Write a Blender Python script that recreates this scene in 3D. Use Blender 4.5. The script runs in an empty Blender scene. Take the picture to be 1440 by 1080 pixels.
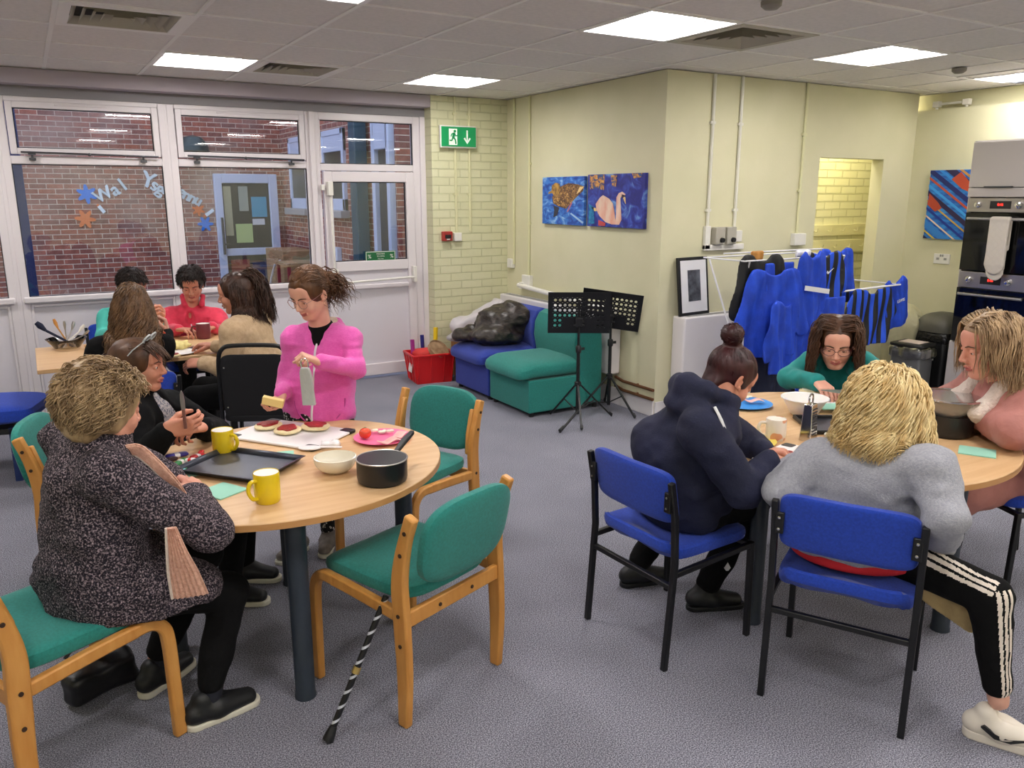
import bpy, bmesh, math, random
import numpy as np
from mathutils import Vector, Matrix
PI=math.pi
SC=bpy.context.scene
# ------------------------------------------------------------------ camera
F=1135.; YAW=math.radians(30.63); PIT=math.radians(13.22); CH=1.72
cam_d=bpy.data.cameras.new('camera'); cam=bpy.data.objects.new('camera',cam_d)
SC.collection.objects.link(cam); SC.camera=cam
cam_d.sensor_fit='HORIZONTAL'; cam_d.sensor_width=36.0; cam_d.lens=36.0*F/1440.0
cam_d.clip_start=.05; cam_d.clip_end=200
cam.location=(0,0,CH); cam.rotation_euler=(PI/2-PIT,0,-YAW)
# ------------------------------------------------------------------ world + exposure
SC.view_settings.view_transform='Standard'; SC.view_settings.look='None'
SC.view_settings.exposure=0.0; SC.view_settings.gamma=1.0; SC.view_settings.use_curve_mapping=False
w=bpy.data.worlds.new('world'); SC.world=w; w.use_nodes=True
bg=w.node_tree.nodes['Background']; bg.inputs[0].default_value=(.72,.80,1.0,1); bg.inputs[1].default_value=1.9
LAMP=43.
# ------------------------------------------------------------------ camera maths (turn a measured pixel into a place in the room)
_cy,_sy=math.cos(YAW),math.sin(YAW)
_W=np.array([_sy*math.cos(PIT),_cy*math.cos(PIT),-math.sin(PIT)]); _R=np.array([_cy,-_sy,0.]); _U=np.cross(_R,_W)
def _ray(x,y): return _W*F+_R*(x-720)+_U*(540-y)
def at(x,y,d):
    r=_ray(x,y); return np.array([0,0,CH])+r*d/math.hypot(r[0],r[1])
def on(x,y,z=0.):
    r=_ray(x,y); return np.array([0,0,CH])+r*(z-CH)/r[2]
def onY(x,y,Y):
    r=_ray(x,y); return np.array([0,0,CH])+r*Y/r[1]
def onX(x,y,X):
    r=_ray(x,y); return np.array([0,0,CH])+r*X/r[0]
V=lambda *a: np.array(a,float)
def nrm(v):
    v=np.asarray(v,float); return v/max(1e-9,np.linalg.norm(v))
def rotz(a): c,s=math.cos(a),math.sin(a); return np.array([[c,-s,0],[s,c,0],[0,0,1.]])
def rotx(a): c,s=math.cos(a),math.sin(a); return np.array([[1,0,0],[0,c,-s],[0,s,c]])
def roty(a): c,s=math.cos(a),math.sin(a); return np.array([[c,0,s],[0,1,0],[-s,0,c]])
def frame(fwd,up=(0,0,1)):
    f=nrm(fwd); r=nrm(np.cross(f,up)); u=np.cross(r,f); return np.stack([r,f,u],1)   # columns: right, forward, up
# ------------------------------------------------------------------ materials
def lin(h):
    if isinstance(h,str):
        c=[int(h[i:i+2],16)/255. for i in (0,2,4)]
    else: c=list(h)
    return tuple((x/12.92 if x<=.04045 else ((x+.055)/1.055)**2.4) for x in c)+(1.,)
MATS={}
def mat(name,col,rough=.6,metal=0.,col2=None,scale=8.,detail=4.,stretch=None,lo=.35,hi=.65,bump=0.,bscale=None,spec=.5,emit=None,estr=0.,alpha=1.,trans=0.,sheen=0.,coat=0.,bstretch=None,bdist=.01,sss=0.):
    if name in MATS: return MATS[name]
    m=bpy.data.materials.new(name); m.use_nodes=True; nt=m.node_tree; N=nt.nodes; L=nt.links
    b=N['Principled BSDF']; b.inputs['Base Color'].default_value=lin(col); b.inputs['Roughness'].default_value=rough
    b.inputs['Metallic'].default_value=metal; b.inputs['Specular IOR Level'].default_value=spec
    b.inputs['Sheen Weight'].default_value=sheen; b.inputs['Coat Weight'].default_value=coat
    b.inputs['Alpha'].default_value=alpha; b.inputs['Transmission Weight'].default_value=trans
    if sss: 
        b.inputs['Subsurface Weight'].default_value=sss; b.inputs['Subsurface Radius'].default_value=(.02,.008,.004); b.inputs['Subsurface Scale'].default_value=.3
    if emit is not None:
        b.inputs['Emission Color'].default_value=lin(emit); b.inputs['Emission Strength'].default_value=estr
    tc=N.new('ShaderNodeTexCoord')
    def noise(sc,st,det):
        n=N.new('ShaderNodeTexNoise'); n.inputs['Scale'].default_value=sc; n.inputs['Detail'].default_value=det
        if st:
            mp=N.new('ShaderNodeMapping'); mp.inputs['Scale'].default_value=st; L.new(tc.outputs['Object'],mp.inputs[0]); L.new(mp.outputs[0],n.inputs[0])
        else: L.new(tc.outputs['Object'],n.inputs[0])
        return n
    if col2 is not None:
        n=noise(scale,stretch,detail); r=N.new('ShaderNodeValToRGB')
        r.color_ramp.elements[0].position=lo; r.color_ramp.elements[1].position=hi
        r.color_ramp.elements[0].color=lin(col); r.color_ramp.elements[1].color=lin(col2)
        L.new(n.outputs[0],r.inputs[0]); L.new(r.outputs[0],b.inputs['Base Color'])
    if bump:
        n=noise(bscale or scale*3,bstretch,3.); bp=N.new('ShaderNodeBump'); bp.inputs['Strength'].default_value=bump; bp.inputs['Distance'].default_value=bdist
        L.new(n.outputs[0],bp.inputs['Height']); L.new(bp.outputs[0],b.inputs['Normal'])
    MATS[name]=m; return m
def glass_mat(name,tint=(1,1,1),refl=.09,rough=0.):
    m=bpy.data.materials.new(name); m.use_nodes=True; nt=m.node_tree; N=nt.nodes; L=nt.links
    N.remove(N['Principled BSDF']); o=N['Material Output']
    t=N.new('ShaderNodeBsdfTransparent'); t.inputs[0].default_value=tuple(tint)+(1,)
    g=N.new('ShaderNodeBsdfGlossy'); g.inputs['Roughness'].default_value=rough
    lw=N.new('ShaderNodeFresnel'); lw.inputs[0].default_value=1.5
    mu=N.new('ShaderNodeMath'); mu.operation='MULTIPLY'; mu.inputs[1].default_value=refl/.04; mu.use_clamp=True; L.new(lw.outputs[0],mu.inputs[0])
    mx=N.new('ShaderNodeMixShader'); L.new(mu.outputs[0],mx.inputs[0]); L.new(t.outputs[0],mx.inputs[1]); L.new(g.outputs[0],mx.inputs[2]); L.new(mx.outputs[0],o.inputs[0])
    MATS[name]=m; return m
def brick_mat(name,c1,c2,mortar,bw=.225,rh=.075,ms=.012,bump=.5,axis='xz',patch=None,rough=.85,vary=.5):
    m=bpy.data.materials.new(name); m.use_nodes=True; nt=m.node_tree; N=nt.nodes; L=nt.links; b=N['Principled BSDF']; b.inputs['Roughness'].default_value=rough
    tc=N.new('ShaderNodeTexCoord'); sp=N.new('ShaderNodeSeparateXYZ'); cb=N.new('ShaderNodeCombineXYZ'); L.new(tc.outputs['Object'],sp.inputs[0])
    L.new(sp.outputs[0 if axis=='xz' else 1],cb.inputs[0]); L.new(sp.outputs[2],cb.inputs[1])
    br=N.new('ShaderNodeTexBrick'); L.new(cb.outputs[0],br.inputs[0]); br.inputs['Color1'].default_value=lin(c1); br.inputs['Color2'].default_value=lin(c2); br.inputs['Mortar'].default_value=lin(mortar)
    br.inputs['Scale'].default_value=1.; br.inputs['Mortar Size'].default_value=ms/2; br.inputs['Brick Width'].default_value=bw; br.inputs['Row Height'].default_value=rh; br.inputs['Bias'].default_value=0.; br.inputs['Mortar Smooth'].default_value=.3
    nz=N.new('ShaderNodeTexNoise'); nz.inputs['Scale'].default_value=14.; L.new(tc.outputs['Object'],nz.inputs[0])
    mx=N.new('ShaderNodeMix'); mx.data_type='RGBA'; mx.blend_type='OVERLAY'; mx.inputs[0].default_value=vary; L.new(br.outputs[0],mx.inputs[6]); L.new(nz.outputs[0],mx.inputs[7]); out=mx.outputs[2]
    if patch:
        n2=N.new('ShaderNodeTexNoise'); n2.inputs['Scale'].default_value=.9; n2.inputs['Detail'].default_value=6.; L.new(tc.outputs['Object'],n2.inputs[0])
        rp=N.new('ShaderNodeValToRGB'); rp.color_ramp.elements[0].position=.5; rp.color_ramp.elements[1].position=.72; rp.color_ramp.elements[0].color=(0,0,0,1); rp.color_ramp.elements[1].color=(.55,.55,.55,1); L.new(n2.outputs[0],rp.inputs[0])
        m2=N.new('ShaderNodeMix'); m2.data_type='RGBA'; L.new(rp.outputs[0],m2.inputs[0]); L.new(out,m2.inputs[6]); m2.inputs[7].default_value=lin(patch); out=m2.outputs[2]
    L.new(out,b.inputs['Base Color'])
    iv=N.new('ShaderNodeMath'); iv.operation='SUBTRACT'; iv.inputs[0].default_value=1.; L.new(br.outputs['Fac'],iv.inputs[1])
    ad=N.new('ShaderNodeMath'); ad.operation='MULTIPLY_ADD'; ad.inputs[1].default_value=.35; L.new(nz.outputs[0],ad.inputs[0]); L.new(iv.outputs[0],ad.inputs[2])
    bp=N.new('ShaderNodeBump'); bp.inputs['Strength'].default_value=bump; bp.inputs['Distance'].default_value=.006; L.new(ad.outputs[0],bp.inputs['Height']); L.new(bp.outputs[0],b.inputs['Normal'])
    MATS[name]=m; return m
# ------------------------------------------------------------------ objects
def link(o): SC.collection.objects.link(o); return o
def tag(o,label=None,cat=None,group=None,kind=None):
    if label: o['label']=label
    if cat: o['category']=cat
    if group: o['group']=group
    if kind: o['kind']=kind
    return o
def thing(name,label,cat,loc=(0,0,0),rz=0.,group=None):
    o=bpy.data.objects.new(name,None); link(o); o.empty_display_size=.1
    o.location=Vector([float(c) for c in loc]); o.rotation_euler=(0,0,rz); return tag(o,label,cat,group)
class MB:
    def __init__(s): s.v=[]; s.f=[]; s.m=[]; s.n=0
    def add(s,v,f,mi=0):
        v=np.asarray(v,float).reshape(-1,3); s.v.append(v)
        f=[tuple(int(i)+s.n for i in q) for q in f]; s.f+=f; s.m+=[mi]*len(f); s.n+=len(v); return s
    def box(s,c,size,R=None,mi=0):
        h=np.array(size)/2.; p=np.array([[x,y,z] for x in (-1,1) for y in (-1,1) for z in (-1,1)],float)*h
        if R is not None: p=p@np.asarray(R).T
        return s.add(p+np.array(c),[(0,1,3,2),(4,6,7,5),(0,4,5,1),(2,3,7,6),(0,2,6,4),(1,5,7,3)],mi)
    def bb(s,lo,hi,mi=0):
        lo=np.array(lo,float);hi=np.array(hi,float); return s.box((lo+hi)/2,hi-lo,mi=mi)
    def rect(s,x0,z0,x1,z1,t,y0,y1,mi=0):       # four bars of a frame that do not overlap
        s.bb((x0,y0,z0),(x0+t,y1,z1),mi); s.bb((x1-t,y0,z0),(x1,y1,z1),mi); s.bb((x0+t,y0,z0),(x1-t,y1,z0+t),mi); return s.bb((x0+t,y0,z1-t),(x1-t,y1,z1),mi)
    def tube(s,pts,r,n=10,mi=0,cap=True,flat=None):
        P=np.array([np.asarray(p,float) for p in pts]); m=len(P); r=np.broadcast_to(np.asarray(r,float),(m,))
        T=np.gradient(P,axis=0); T/=np.maximum(1e-9,np.linalg.norm(T,axis=1))[:,None]
        u=np.cross(T[0],[0,0,1.]); 
        if np.linalg.norm(u)<.05: u=np.cross(T[0],[0,1.,0])
        if flat is not None: u=np.asarray(flat[0],float)
        vs=[]
        for i in range(m):
            u=u-T[i]*(u@T[i]); u/=max(1e-9,np.linalg.norm(u)); w=np.cross(T[i],u)
            for k in range(n):
                a=2*PI*k/n; vs.append(P[i]+r[i]*(u*math.cos(a)*(flat[1] if flat else 1)+w*math.sin(a)))
        f=[(i*n+k,i*n+(k+1)%n,(i+1)*n+(k+1)%n,(i+1)*n+k) for i in range(m-1) for k in range(n)]
        if cap: f+=[tuple(range(n-1,-1,-1)),tuple((m-1)*n+k for k in range(n))]
        return s.add(vs,f,mi)
    def bar(s,pts,w,h,side,mi=0):      # rectangular section swept along a path; w across 'side', h along the normal
        P=np.array([np.asarray(p,float) for p in pts]); m=len(P); T=np.gradient(P,axis=0); T/=np.linalg.norm(T,axis=1)[:,None]
        w=np.broadcast_to(np.asarray(w,float),(m,)); h=np.broadcast_to(np.asarray(h,float),(m,)); sd=nrm(side); vs=[]
        for i in range(m):
            nn=nrm(np.cross(T[i],sd)); 
            for a,b in ((-1,-1),(1,-1),(1,1),(-1,1)): vs.append(P[i]+sd*a*w[i]/2+nn*b*h[i]/2)
        f=[(i*4+k,i*4+(k+1)%4,(i+1)*4+(k+1)%4,(i+1)*4+k) for i in range(m-1) for k in range(4)]+[(3,2,1,0),tuple((m-1)*4+k for k in range(4))]
        return s.add(vs,f,mi)
    def lathe(s,prof,c=(0,0,0),n=32,R=None,mi=0,sx=1,sy=1):
        vs=[];m=len(prof)
        for r,z in prof:
            for k in range(n): vs.append((r*math.cos(2*PI*k/n)*sx,r*math.sin(2*PI*k/n)*sy,z))
        vs=np.array(vs)
        if R is not None: vs=vs@np.asarray(R).T
        f=[(i*n+k,i*n+(k+1)%n,(i+1)*n+(k+1)%n,(i+1)*n+k) for i in range(m-1) for k in range(n)]
        f+=[tuple(range(n-1,-1,-1)),tuple((m-1)*n+k for k in range(n))]
        return s.add(vs+np.array(c),f,mi)
    def prism(s,poly,z0,z1,R=None,c=(0,0,0),mi=0):
        n=len(poly); v=np.array([(x,y,z0) for x,y in poly]+[(x,y,z1) for x,y in poly],float)
        if R is not None: v=v@np.asarray(R).T
        return s.add(v+np.array(c,float),[tuple(range(n-1,-1,-1)),tuple(range(n,2*n))]+[(i,(i+1)%n,n+(i+1)%n,n+i) for i in range(n)],mi)
    def pad(s,w,h,t,e=3.,p=4.,fn=None,K=40,rings=9,mi=0):   # cushioned slab with superellipse outline in x/y and thickness z
        rr=[0.]+[math.sin(PI/2*i/rings) for i in range(1,rings+1)]; vs=[];fs=[]
        def ring(r,sg):
            o=[]
            for k in range(K):
                a=2*PI*k/K; ca,sa=math.cos(a),math.sin(a)
                x=math.copysign(abs(ca)**(2/e),ca)*w/2*r; y=math.copysign(abs(sa)**(2/e),sa)*h/2*r
                o.append((x,y,sg*t/2*(max(0.,1-r**p))**(1/p)))
            return o
        vs.append((0,0,t/2))
        for r in rr[1:]: vs+=ring(r,1)
        for r in rr[-2:0:-1]: vs+=ring(r,-1)
        vs.append((0,0,-t/2)); nr=(len(vs)-2)//K
        for k in range(K): fs.append((0,1+k,1+(k+1)%K))
        for i in range(nr-1):
            for k in range(K): fs.append((1+i*K+k,1+(i+1)*K+k,1+(i+1)*K+(k+1)%K,1+i*K+(k+1)%K))
        for k in range(K): fs.append((len(vs)-1,1+(nr-1)*K+(k+1)%K,1+(nr-1)*K+k))
        vs=np.array(vs)
        if fn: vs=np.array([fn(*p) for p in vs])
        return s.add(vs,fs,mi)
    def data(s,name):
        me=bpy.data.meshes.new(name); vv=np.concatenate(s.v) if s.v else np.zeros((0,3))
        me.from_pydata(vv.tolist(),[],s.f); me.polygons.foreach_set('material_index',s.m); me.update(); return me
def part(name,mb,m,parent=None,bevel=0.,smooth=True,loc=None,R=None,seg=2,label=None,angle=35):
    me=mb.data(name) if isinstance(mb,MB) else mb
    for x in (m if isinstance(m,(list,tuple)) else [m]): me.materials.append(x)
    bm=bmesh.new(); bm.from_mesh(me); bmesh.ops.recalc_face_normals(bm,faces=bm.faces); bm.to_mesh(me); bm.free()
    o=bpy.data.objects.new(name,me); link(o)
    if smooth:
        me.polygons.foreach_set('use_smooth',[True]*len(me.polygons)); me.set_sharp_from_angle(angle=math.radians(angle))
    if bevel: b=o.modifiers.new('bevel','BEVEL'); b.width=bevel; b.segments=seg; b.limit_method='ANGLE'; b.angle_limit=math.radians(40); b.harden_normals=False
    if loc is not None: o.location=Vector([float(c) for c in loc])
    if R is not None: o.rotation_euler=Matrix(np.asarray(R).tolist()).to_euler()
    if parent is not None: o.parent=parent
    if label: o['label']=label
    return o
def struct(name,mb,m,**k):
    o=part(name,mb,m,**k); o['kind']='structure'; return o
def single(name,mb,m,label,cat,group=None,**k):
    return tag(part(name,mb,m,**k),label,cat,group)
def dup(o,parent=None):
    c=o.copy(); link(c); c.parent=parent
    for ch in list(o.children): dup(ch,c)
    return c
def spline(P,n=6):
    P=[np.asarray(p,float) for p in P]; Q=[2*P[0]-P[1]]+P+[2*P[-1]-P[-2]]; o=[]
    for i in range(1,len(Q)-2):
        for k in range(n):
            t=k/n; a,b,c,d=Q[i-1:i+3]; o.append(.5*((2*b)+(-a+c)*t+(2*a-5*b+4*c-d)*t*t+(-a+3*b-3*c+d)*t**3))
    o.append(P[-1]); return o
def text_mb(txt,size,mi=0,extr=.001,R=None,c=(0,0,0),align='CENTER'):
    cu=bpy.data.curves.new('t','FONT'); cu.body=txt; cu.size=size; cu.align_x=align; cu.align_y='CENTER'; cu.extrude=extr; cu.resolution_u=3
    o=bpy.data.objects.new('t',cu); link(o); dg=bpy.context.evaluated_depsgraph_get(); me=bpy.data.meshes.new_from_object(o.evaluated_get(dg))
    v=np.array([tuple(p.co) for p in me.vertices]).reshape(-1,3); f=[tuple(p.vertices) for p in me.polygons]
    bpy.data.objects.remove(o); bpy.data.curves.remove(cu); bpy.data.meshes.remove(me)
    if R is not None: v=v@np.asarray(R).T
    return v+np.array(c),f
# ------------------------------------------------------------------ sculpting by smooth distance fields
def _hash(i,j,k,sd):
    n=(i*374761393+j*668265263+k*2147483647+sd*974711)&0xffffffff; n=((n^(n>>13))*1274126177)&0xffffffff; return ((n^(n>>16))&0xffff)/65535.
def vnoise(X,Y,Z,sd=0):
    xi,yi,zi=np.floor(X).astype(np.int64),np.floor(Y).astype(np.int64),np.floor(Z).astype(np.int64)
    fx,fy,fz=X-xi,Y-yi,Z-zi; fx=fx*fx*(3-2*fx); fy=fy*fy*(3-2*fy); fz=fz*fz*(3-2*fz)
    r=0
    for a in (0,1):
        for b in (0,1):
            for c in (0,1):
                r=r+_hash(xi+a,yi+b,zi+c,sd)*(fx if a else 1-fx)*(fy if b else 1-fy)*(fz if c else 1-fz)
    return r*2-1
def surf(S,p,d,maxd=.5):      # where a ray first meets a sculpted form
    p=np.asarray(p,float); d=nrm(d); t=np.linspace(0,maxd,400); Q=p+d*t[:,None]; v=np.full(400,.06)
    for fn,a,b,k,op in S.o:
        e=fn(Q[:,0],Q[:,1],Q[:,2])
        if op==1: h=np.clip(.5+.5*(v-e)/max(k,1e-6),0,1); v=v*(1-h)+e*h-k*h*(1-h)
        else: v=np.maximum(v,-e)
    i=np.nonzero(v<0)[0]; return Q[i[0]] if len(i) else None
class Sculpt:
    def __init__(s,h=.008): s.h=h; s.o=[]; s.nz=[]
    def cone(s,a,b,ra,rb=None,k=.02,flat=None,op=1):
        a=np.asarray(a,float);b=np.asarray(b,float); rb=ra if rb is None else rb
        def fn(X,Y,Z,mask=None):
            q=np.stack([X-a[0],Y-a[1],Z-a[2]],-1); ba=b-a
            if flat is not None:
                for n_,s_ in (flat if isinstance(flat,list) else [flat]):
                    n=nrm(n_); q=q+(s_-1)*(q@n)[...,None]*n; ba=ba+(s_-1)*(ba@n)*n
            L=max(1e-12,ba@ba); t=np.clip((q@ba)/L,0,1); q=q-t[...,None]*ba
            return np.sqrt((q*q).sum(-1))-(ra+(rb-ra)*t)
        m=max(ra,rb); 
        if flat is not None:
            for n_,s_ in (flat if isinstance(flat,list) else [flat]): m=max(m,max(ra,rb)/min(1,s_))
        s.o.append((fn,np.minimum(a,b)-m,np.maximum(a,b)+m,k,op)); return s
    def ell(s,c,r,R=None,k=.02,op=1):
        c=np.asarray(c,float); r=np.asarray(r,float)*np.ones(3); R=np.eye(3) if R is None else R
        def fn(X,Y,Z):
            q=np.stack([X-c[0],Y-c[1],Z-c[2]],-1)@R; k0=np.sqrt(((q/r)**2).sum(-1)); k1=np.sqrt(((q/(r*r))**2).sum(-1)); return k0*(k0-1)/np.maximum(k1,1e-9)
        e=np.sqrt(((R*r)**2).sum(1)); s.o.append((fn,c-e,c+e,k,op)); return s
    def box(s,c,hs,R=None,rd=.01,k=.01,op=1):
        c=np.asarray(c,float); hs=np.asarray(hs,float); R=np.eye(3) if R is None else R
        def fn(X,Y,Z):
            q=np.abs(np.stack([X-c[0],Y-c[1],Z-c[2]],-1)@R)-(hs-rd); return np.sqrt((np.maximum(q,0)**2).sum(-1))+np.minimum(q.max(-1),0)-rd
        e=np.abs(R)@hs; s.o.append((fn,c-e,c+e,k,op)); return s
    def chain(s,P,r,k=.02,flat=None):
        for i in range(len(P)-1): s.cone(P[i],P[i+1],r[i],r[i+1],k,flat)
        return s
    def noise(s,amp,sc,sd=0,R=None): s.nz.append((amp,np.asarray(sc,float)*np.ones(3),sd,np.eye(3) if R is None else R)); return s
    def build(s):
        P=[o for o in s.o if o[4]==1]; pad=s.h*3+.012
        lo=np.min([o[1] for o in P],0)-pad; hi=np.max([o[2] for o in P],0)+pad; n=np.ceil((hi-lo)/s.h).astype(int)+1
        ax=[lo[i]+s.h*np.arange(n[i]) for i in range(3)]; v=np.full(n,.06)
        for fn,a,b,k,op in s.o:
            m=max(k,.0)+s.h*3+.01; i0=np.maximum(0,np.floor((a-m-lo)/s.h).astype(int)); i1=np.minimum(n,np.ceil((b+m-lo)/s.h).astype(int)+1)
            if (i1<=i0).any(): continue
            sl=tuple(slice(i0[j],i1[j]) for j in range(3)); X,Y,Z=np.meshgrid(*[ax[j][sl[j]] for j in range(3)],indexing='ij'); d=fn(X,Y,Z); c=v[sl]
            if op==1:
                h=np.clip(.5+.5*(c-d)/max(k,1e-6),0,1); v[sl]=c*(1-h)+d*h-k*h*(1-h)
            else:
                d=-d; h=np.clip(.5+.5*(d-c)/max(k,1e-6),0,1); v[sl]=c*(1-h)+d*h+k*h*(1-h)
        for amp,sc,sd,R in s.nz:
            I=np.abs(v)<.03; ii=np.nonzero(I); p=np.stack([ax[j][ii[j]] for j in range(3)],-1)@R; v[I]+=amp*vnoise(p[:,0]*sc[0]+37.3,p[:,1]*sc[1]+91.7,p[:,2]*sc[2]+53.1,sd)
        v[0]=v[-1]=.05; v[:,0]=v[:,-1]=.05; v[:,:,0]=v[:,:,-1]=.05
        return nets(v,lo,s.h)
def nets(v,lo,h):
    ins=v<0; c=np.zeros(np.array(v.shape)-1,int)
    for a in (0,1):
        for b in (0,1):
            for d in (0,1): c+=ins[a:v.shape[0]-1+a,b:v.shape[1]-1+b,d:v.shape[2]-1+d]
    act=(c>0)&(c<8); idx=np.full(act.shape,-1); I=np.nonzero(act); n=len(I[0]); idx[act]=np.arange(n)
    acc=np.zeros((n,3)); cnt=np.zeros(n)
    for a in range(3):
        o1,o2=[x for x in range(3) if x!=a]
        for b in (0,1):
            for d in (0,1):
                off=[0,0,0]; off[o1]=b; off[o2]=d; A=tuple(I[j]+off[j] for j in range(3)); off2=list(off); off2[a]=1; B=tuple(I[j]+off2[j] for j in range(3))
                va,vb=v[A],v[B]; m=(va<0)!=(vb<0); t=np.where(m,va/np.where(m,va-vb,1),0)
                p=np.zeros((n,3)); p[:,o1]=b; p[:,o2]=d; p[:,a]=t; acc+=p*m[:,None]; cnt+=m
    P=lo+h*(np.stack(I,1)+acc/cnt[:,None]); F=[]
    for a in range(3):
        o1,o2=(a+1)%3,(a+2)%3; sl0=[slice(None)]*3; sl1=[slice(None)]*3; sl0[a]=slice(0,-1); sl1[a]=slice(1,None)
        x=ins[tuple(sl0)]; y=ins[tuple(sl1)]
        for flip in (0,1):
            E=np.nonzero((x&~y) if not flip else (~x&y)); q=[]
            for b,d in ((0,0),(1,0),(1,1),(0,1)):
                J=[e.copy() for e in E]; J[o1]=J[o1]-1+b; J[o2]=J[o2]-1+d; q.append(idx[tuple(J)])
            q=np.stack(q,1); F.append(q if not flip else q[:,::-1])
    return P,np.concatenate(F)
def raw_mesh(name,P,Fc,mats,mi=None):
    me=bpy.data.meshes.new(name); me.vertices.add(len(P)); me.vertices.foreach_set('co',np.asarray(P,np.float32).ravel())
    Fc=np.asarray(Fc,np.int32); k=Fc.shape[1]; me.loops.add(Fc.size); me.loops.foreach_set('vertex_index',Fc.ravel()); me.polygons.add(len(Fc)); me.polygons.foreach_set('loop_start',np.arange(len(Fc),dtype=np.int32)*k)
    me.update(calc_edges=True); me.polygons.foreach_set('use_smooth',[True]*len(Fc))
    for x in (mats if isinstance(mats,(list,tuple)) else [mats]): me.materials.append(x)
    if mi is not None: me.polygons.foreach_set('material_index',np.asarray(mi,np.int32))
    return me
def sculpt_obj(name,S,mats,parent=None,mifn=None,label=None):
    P,Fc=S.build(); mi=mifn(P[Fc].mean(1)) if mifn else None
    o=bpy.data.objects.new(name,raw_mesh(name,P,Fc,mats,mi)); link(o)
    if parent is not None: o.parent=parent; o.matrix_parent_inverse=parent_inv(parent)
    if label: o['label']=label
    return o
def parent_inv(p): return (Matrix.Translation(p.location)@p.rotation_euler.to_matrix().to_4x4()).inverted()
# ================================================================== palette
mat('wall_paint','DDD9B8',.75,col2='D8D5B2',scale=3.,bump=.08,bscale=60)
mat('white_gloss','E6E2E4',.35); mat('upvc','E4DEE2',.3); mat('upvc_panel','DDD9E0',.35); mat('gasket','1C1E26',.6)
mat('tile','E6E1DF',.9,col2='DEDAD8',scale=40,bump=.1,bscale=200); mat('tbar','EFECEA',.5); mat('bulkhead','B1A8B2',.6); mat('blind_grey','8F8C90',.8)
mat('black_metal','0E0F13',.4); mat('grey_metal','55565C',.35,.7); mat('steel','B9B6B4',.32,.85); mat('chrome','D8D8DA',.12,1.)
mat('white_plastic','EDEBE4',.4); mat('grey_plastic','9A9A98',.5); mat('black_plastic','17181B',.45)
brick_mat('painted_brick','DEDDBA','D8D8B2','CFCFA8',bump=.9,vary=.05,rough=.6)
brick_mat('red_brick','A8614E','80504A','D0BCAC',ms=.013,bump=.4,patch='B8A498',vary=.45)
brick_mat('side_brick','A8614E','845450','D0BCAC',ms=.013,bump=.4,axis='yz',vary=.45)
brick_mat('yellow_brick','EAE6BC','E4E0B4','D8D4A4',bump=1.6,vary=.05,rough=.6)
glass_mat('pane_glass',(.93,.95,.97),.08); glass_mat('clear_glass',(.98,.98,.98),.06); glass_mat('clear_film',(.9,.9,.9),.2,.15)
def carpet():
    m=bpy.data.materials.new('carpet'); m.use_nodes=True; nt=m.node_tree; N=nt.nodes; L=nt.links; b=N['Principled BSDF']; b.inputs['Roughness'].default_value=.95; b.inputs['Specular IOR Level'].default_value=.1
    tc=N.new('ShaderNodeTexCoord'); n=N.new('ShaderNodeTexNoise'); n.inputs['Scale'].default_value=230; n.inputs['Detail'].default_value=4.; L.new(tc.outputs['Object'],n.inputs[0])
    r=N.new('ShaderNodeValToRGB'); e=r.color_ramp.elements; e[0].position=.36; e[0].color=lin('4E4E58'); e[1].position=.66; e[1].color=lin('B4B5C2'); x=e.new(.5); x.color=lin('80808C'); L.new(n.outputs[0],r.inputs[0])
    n2=N.new('ShaderNodeTexNoise'); n2.inputs['Scale'].default_value=2.2; L.new(tc.outputs['Object'],n2.inputs[0])
    mx=N.new('ShaderNodeMix'); mx.data_type='RGBA'; mx.blend_type='OVERLAY'; mx.inputs[0].default_value=.2; L.new(r.outputs[0],mx.inputs[6]); L.new(n2.outputs[0],mx.inputs[7]); L.new(mx.outputs[2],b.inputs['Base Color'])
    bp=N.new('ShaderNodeBump'); bp.inputs['Strength'].default_value=.4; bp.inputs['Distance'].default_value=.004; L.new(n.outputs[0],bp.inputs['Height']); L.new(bp.outputs[0],b.inputs['Normal']); MATS['carpet']=m
carpet()
M=MATS
# ================================================================== room shell
GX0,GY0,GP=.245,3.32,.628
YW,YB,XB,YC,XR,ZC=7.2,7.05,4.12,4.75,7.1,2.6
X0,X1,Y0=-2.6,7.1,-2.2
struct('floor',MB().bb((X0-.1,Y0-.1,-.1),(9,7.3,0)),M['carpet'],smooth=False)
lights_c=[(1,0),(1,4),(4,0),(4,4),(7,0),(10,0)]+[(i,-4) for i in (1,4,7,10)]+[(-2,0),(-2,4),(-2,-4)]+[(i,-8) for i in (-2,1,4,7,10)]
vents_c=[(0,2),(2,4),(5,0),(8,-4)]
special=set(lights_c)|set(vents_c)
def cell(i,j): return GX0+GP*i,GY0+GP*j
cb=MB(); tb=MB()
xs=[GX0+GP*i for i in range(-6,13)]; ys=[GY0+GP*j for j in range(-10,8)]
for i in range(-6,12):
    for j in range(-10,7):
        if (i,j) in special: continue
        x,y=cell(i,j); 
        if x>7.2 or y>7.2: continue
        cb.bb((x+.012,y+.012,ZC+.006),(min(x+GP-.012,9),y+GP-.012,ZC+.02))
for x in xs: cb.bb((x-.012,ys[0],ZC),(x+.012,7.2,ZC+.012),1)
for y in ys: 
    if y<7.2: cb.bb((xs[0],y-.012,ZC+.0008),(xs[-1],y+.012,ZC+.0115),1)
cb.bb((-4,-3.2,ZC+.35),(9,7.3,ZC+.4))
struct('ceiling',cb,[M['tile'],M['tbar']],smooth=False)
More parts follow.
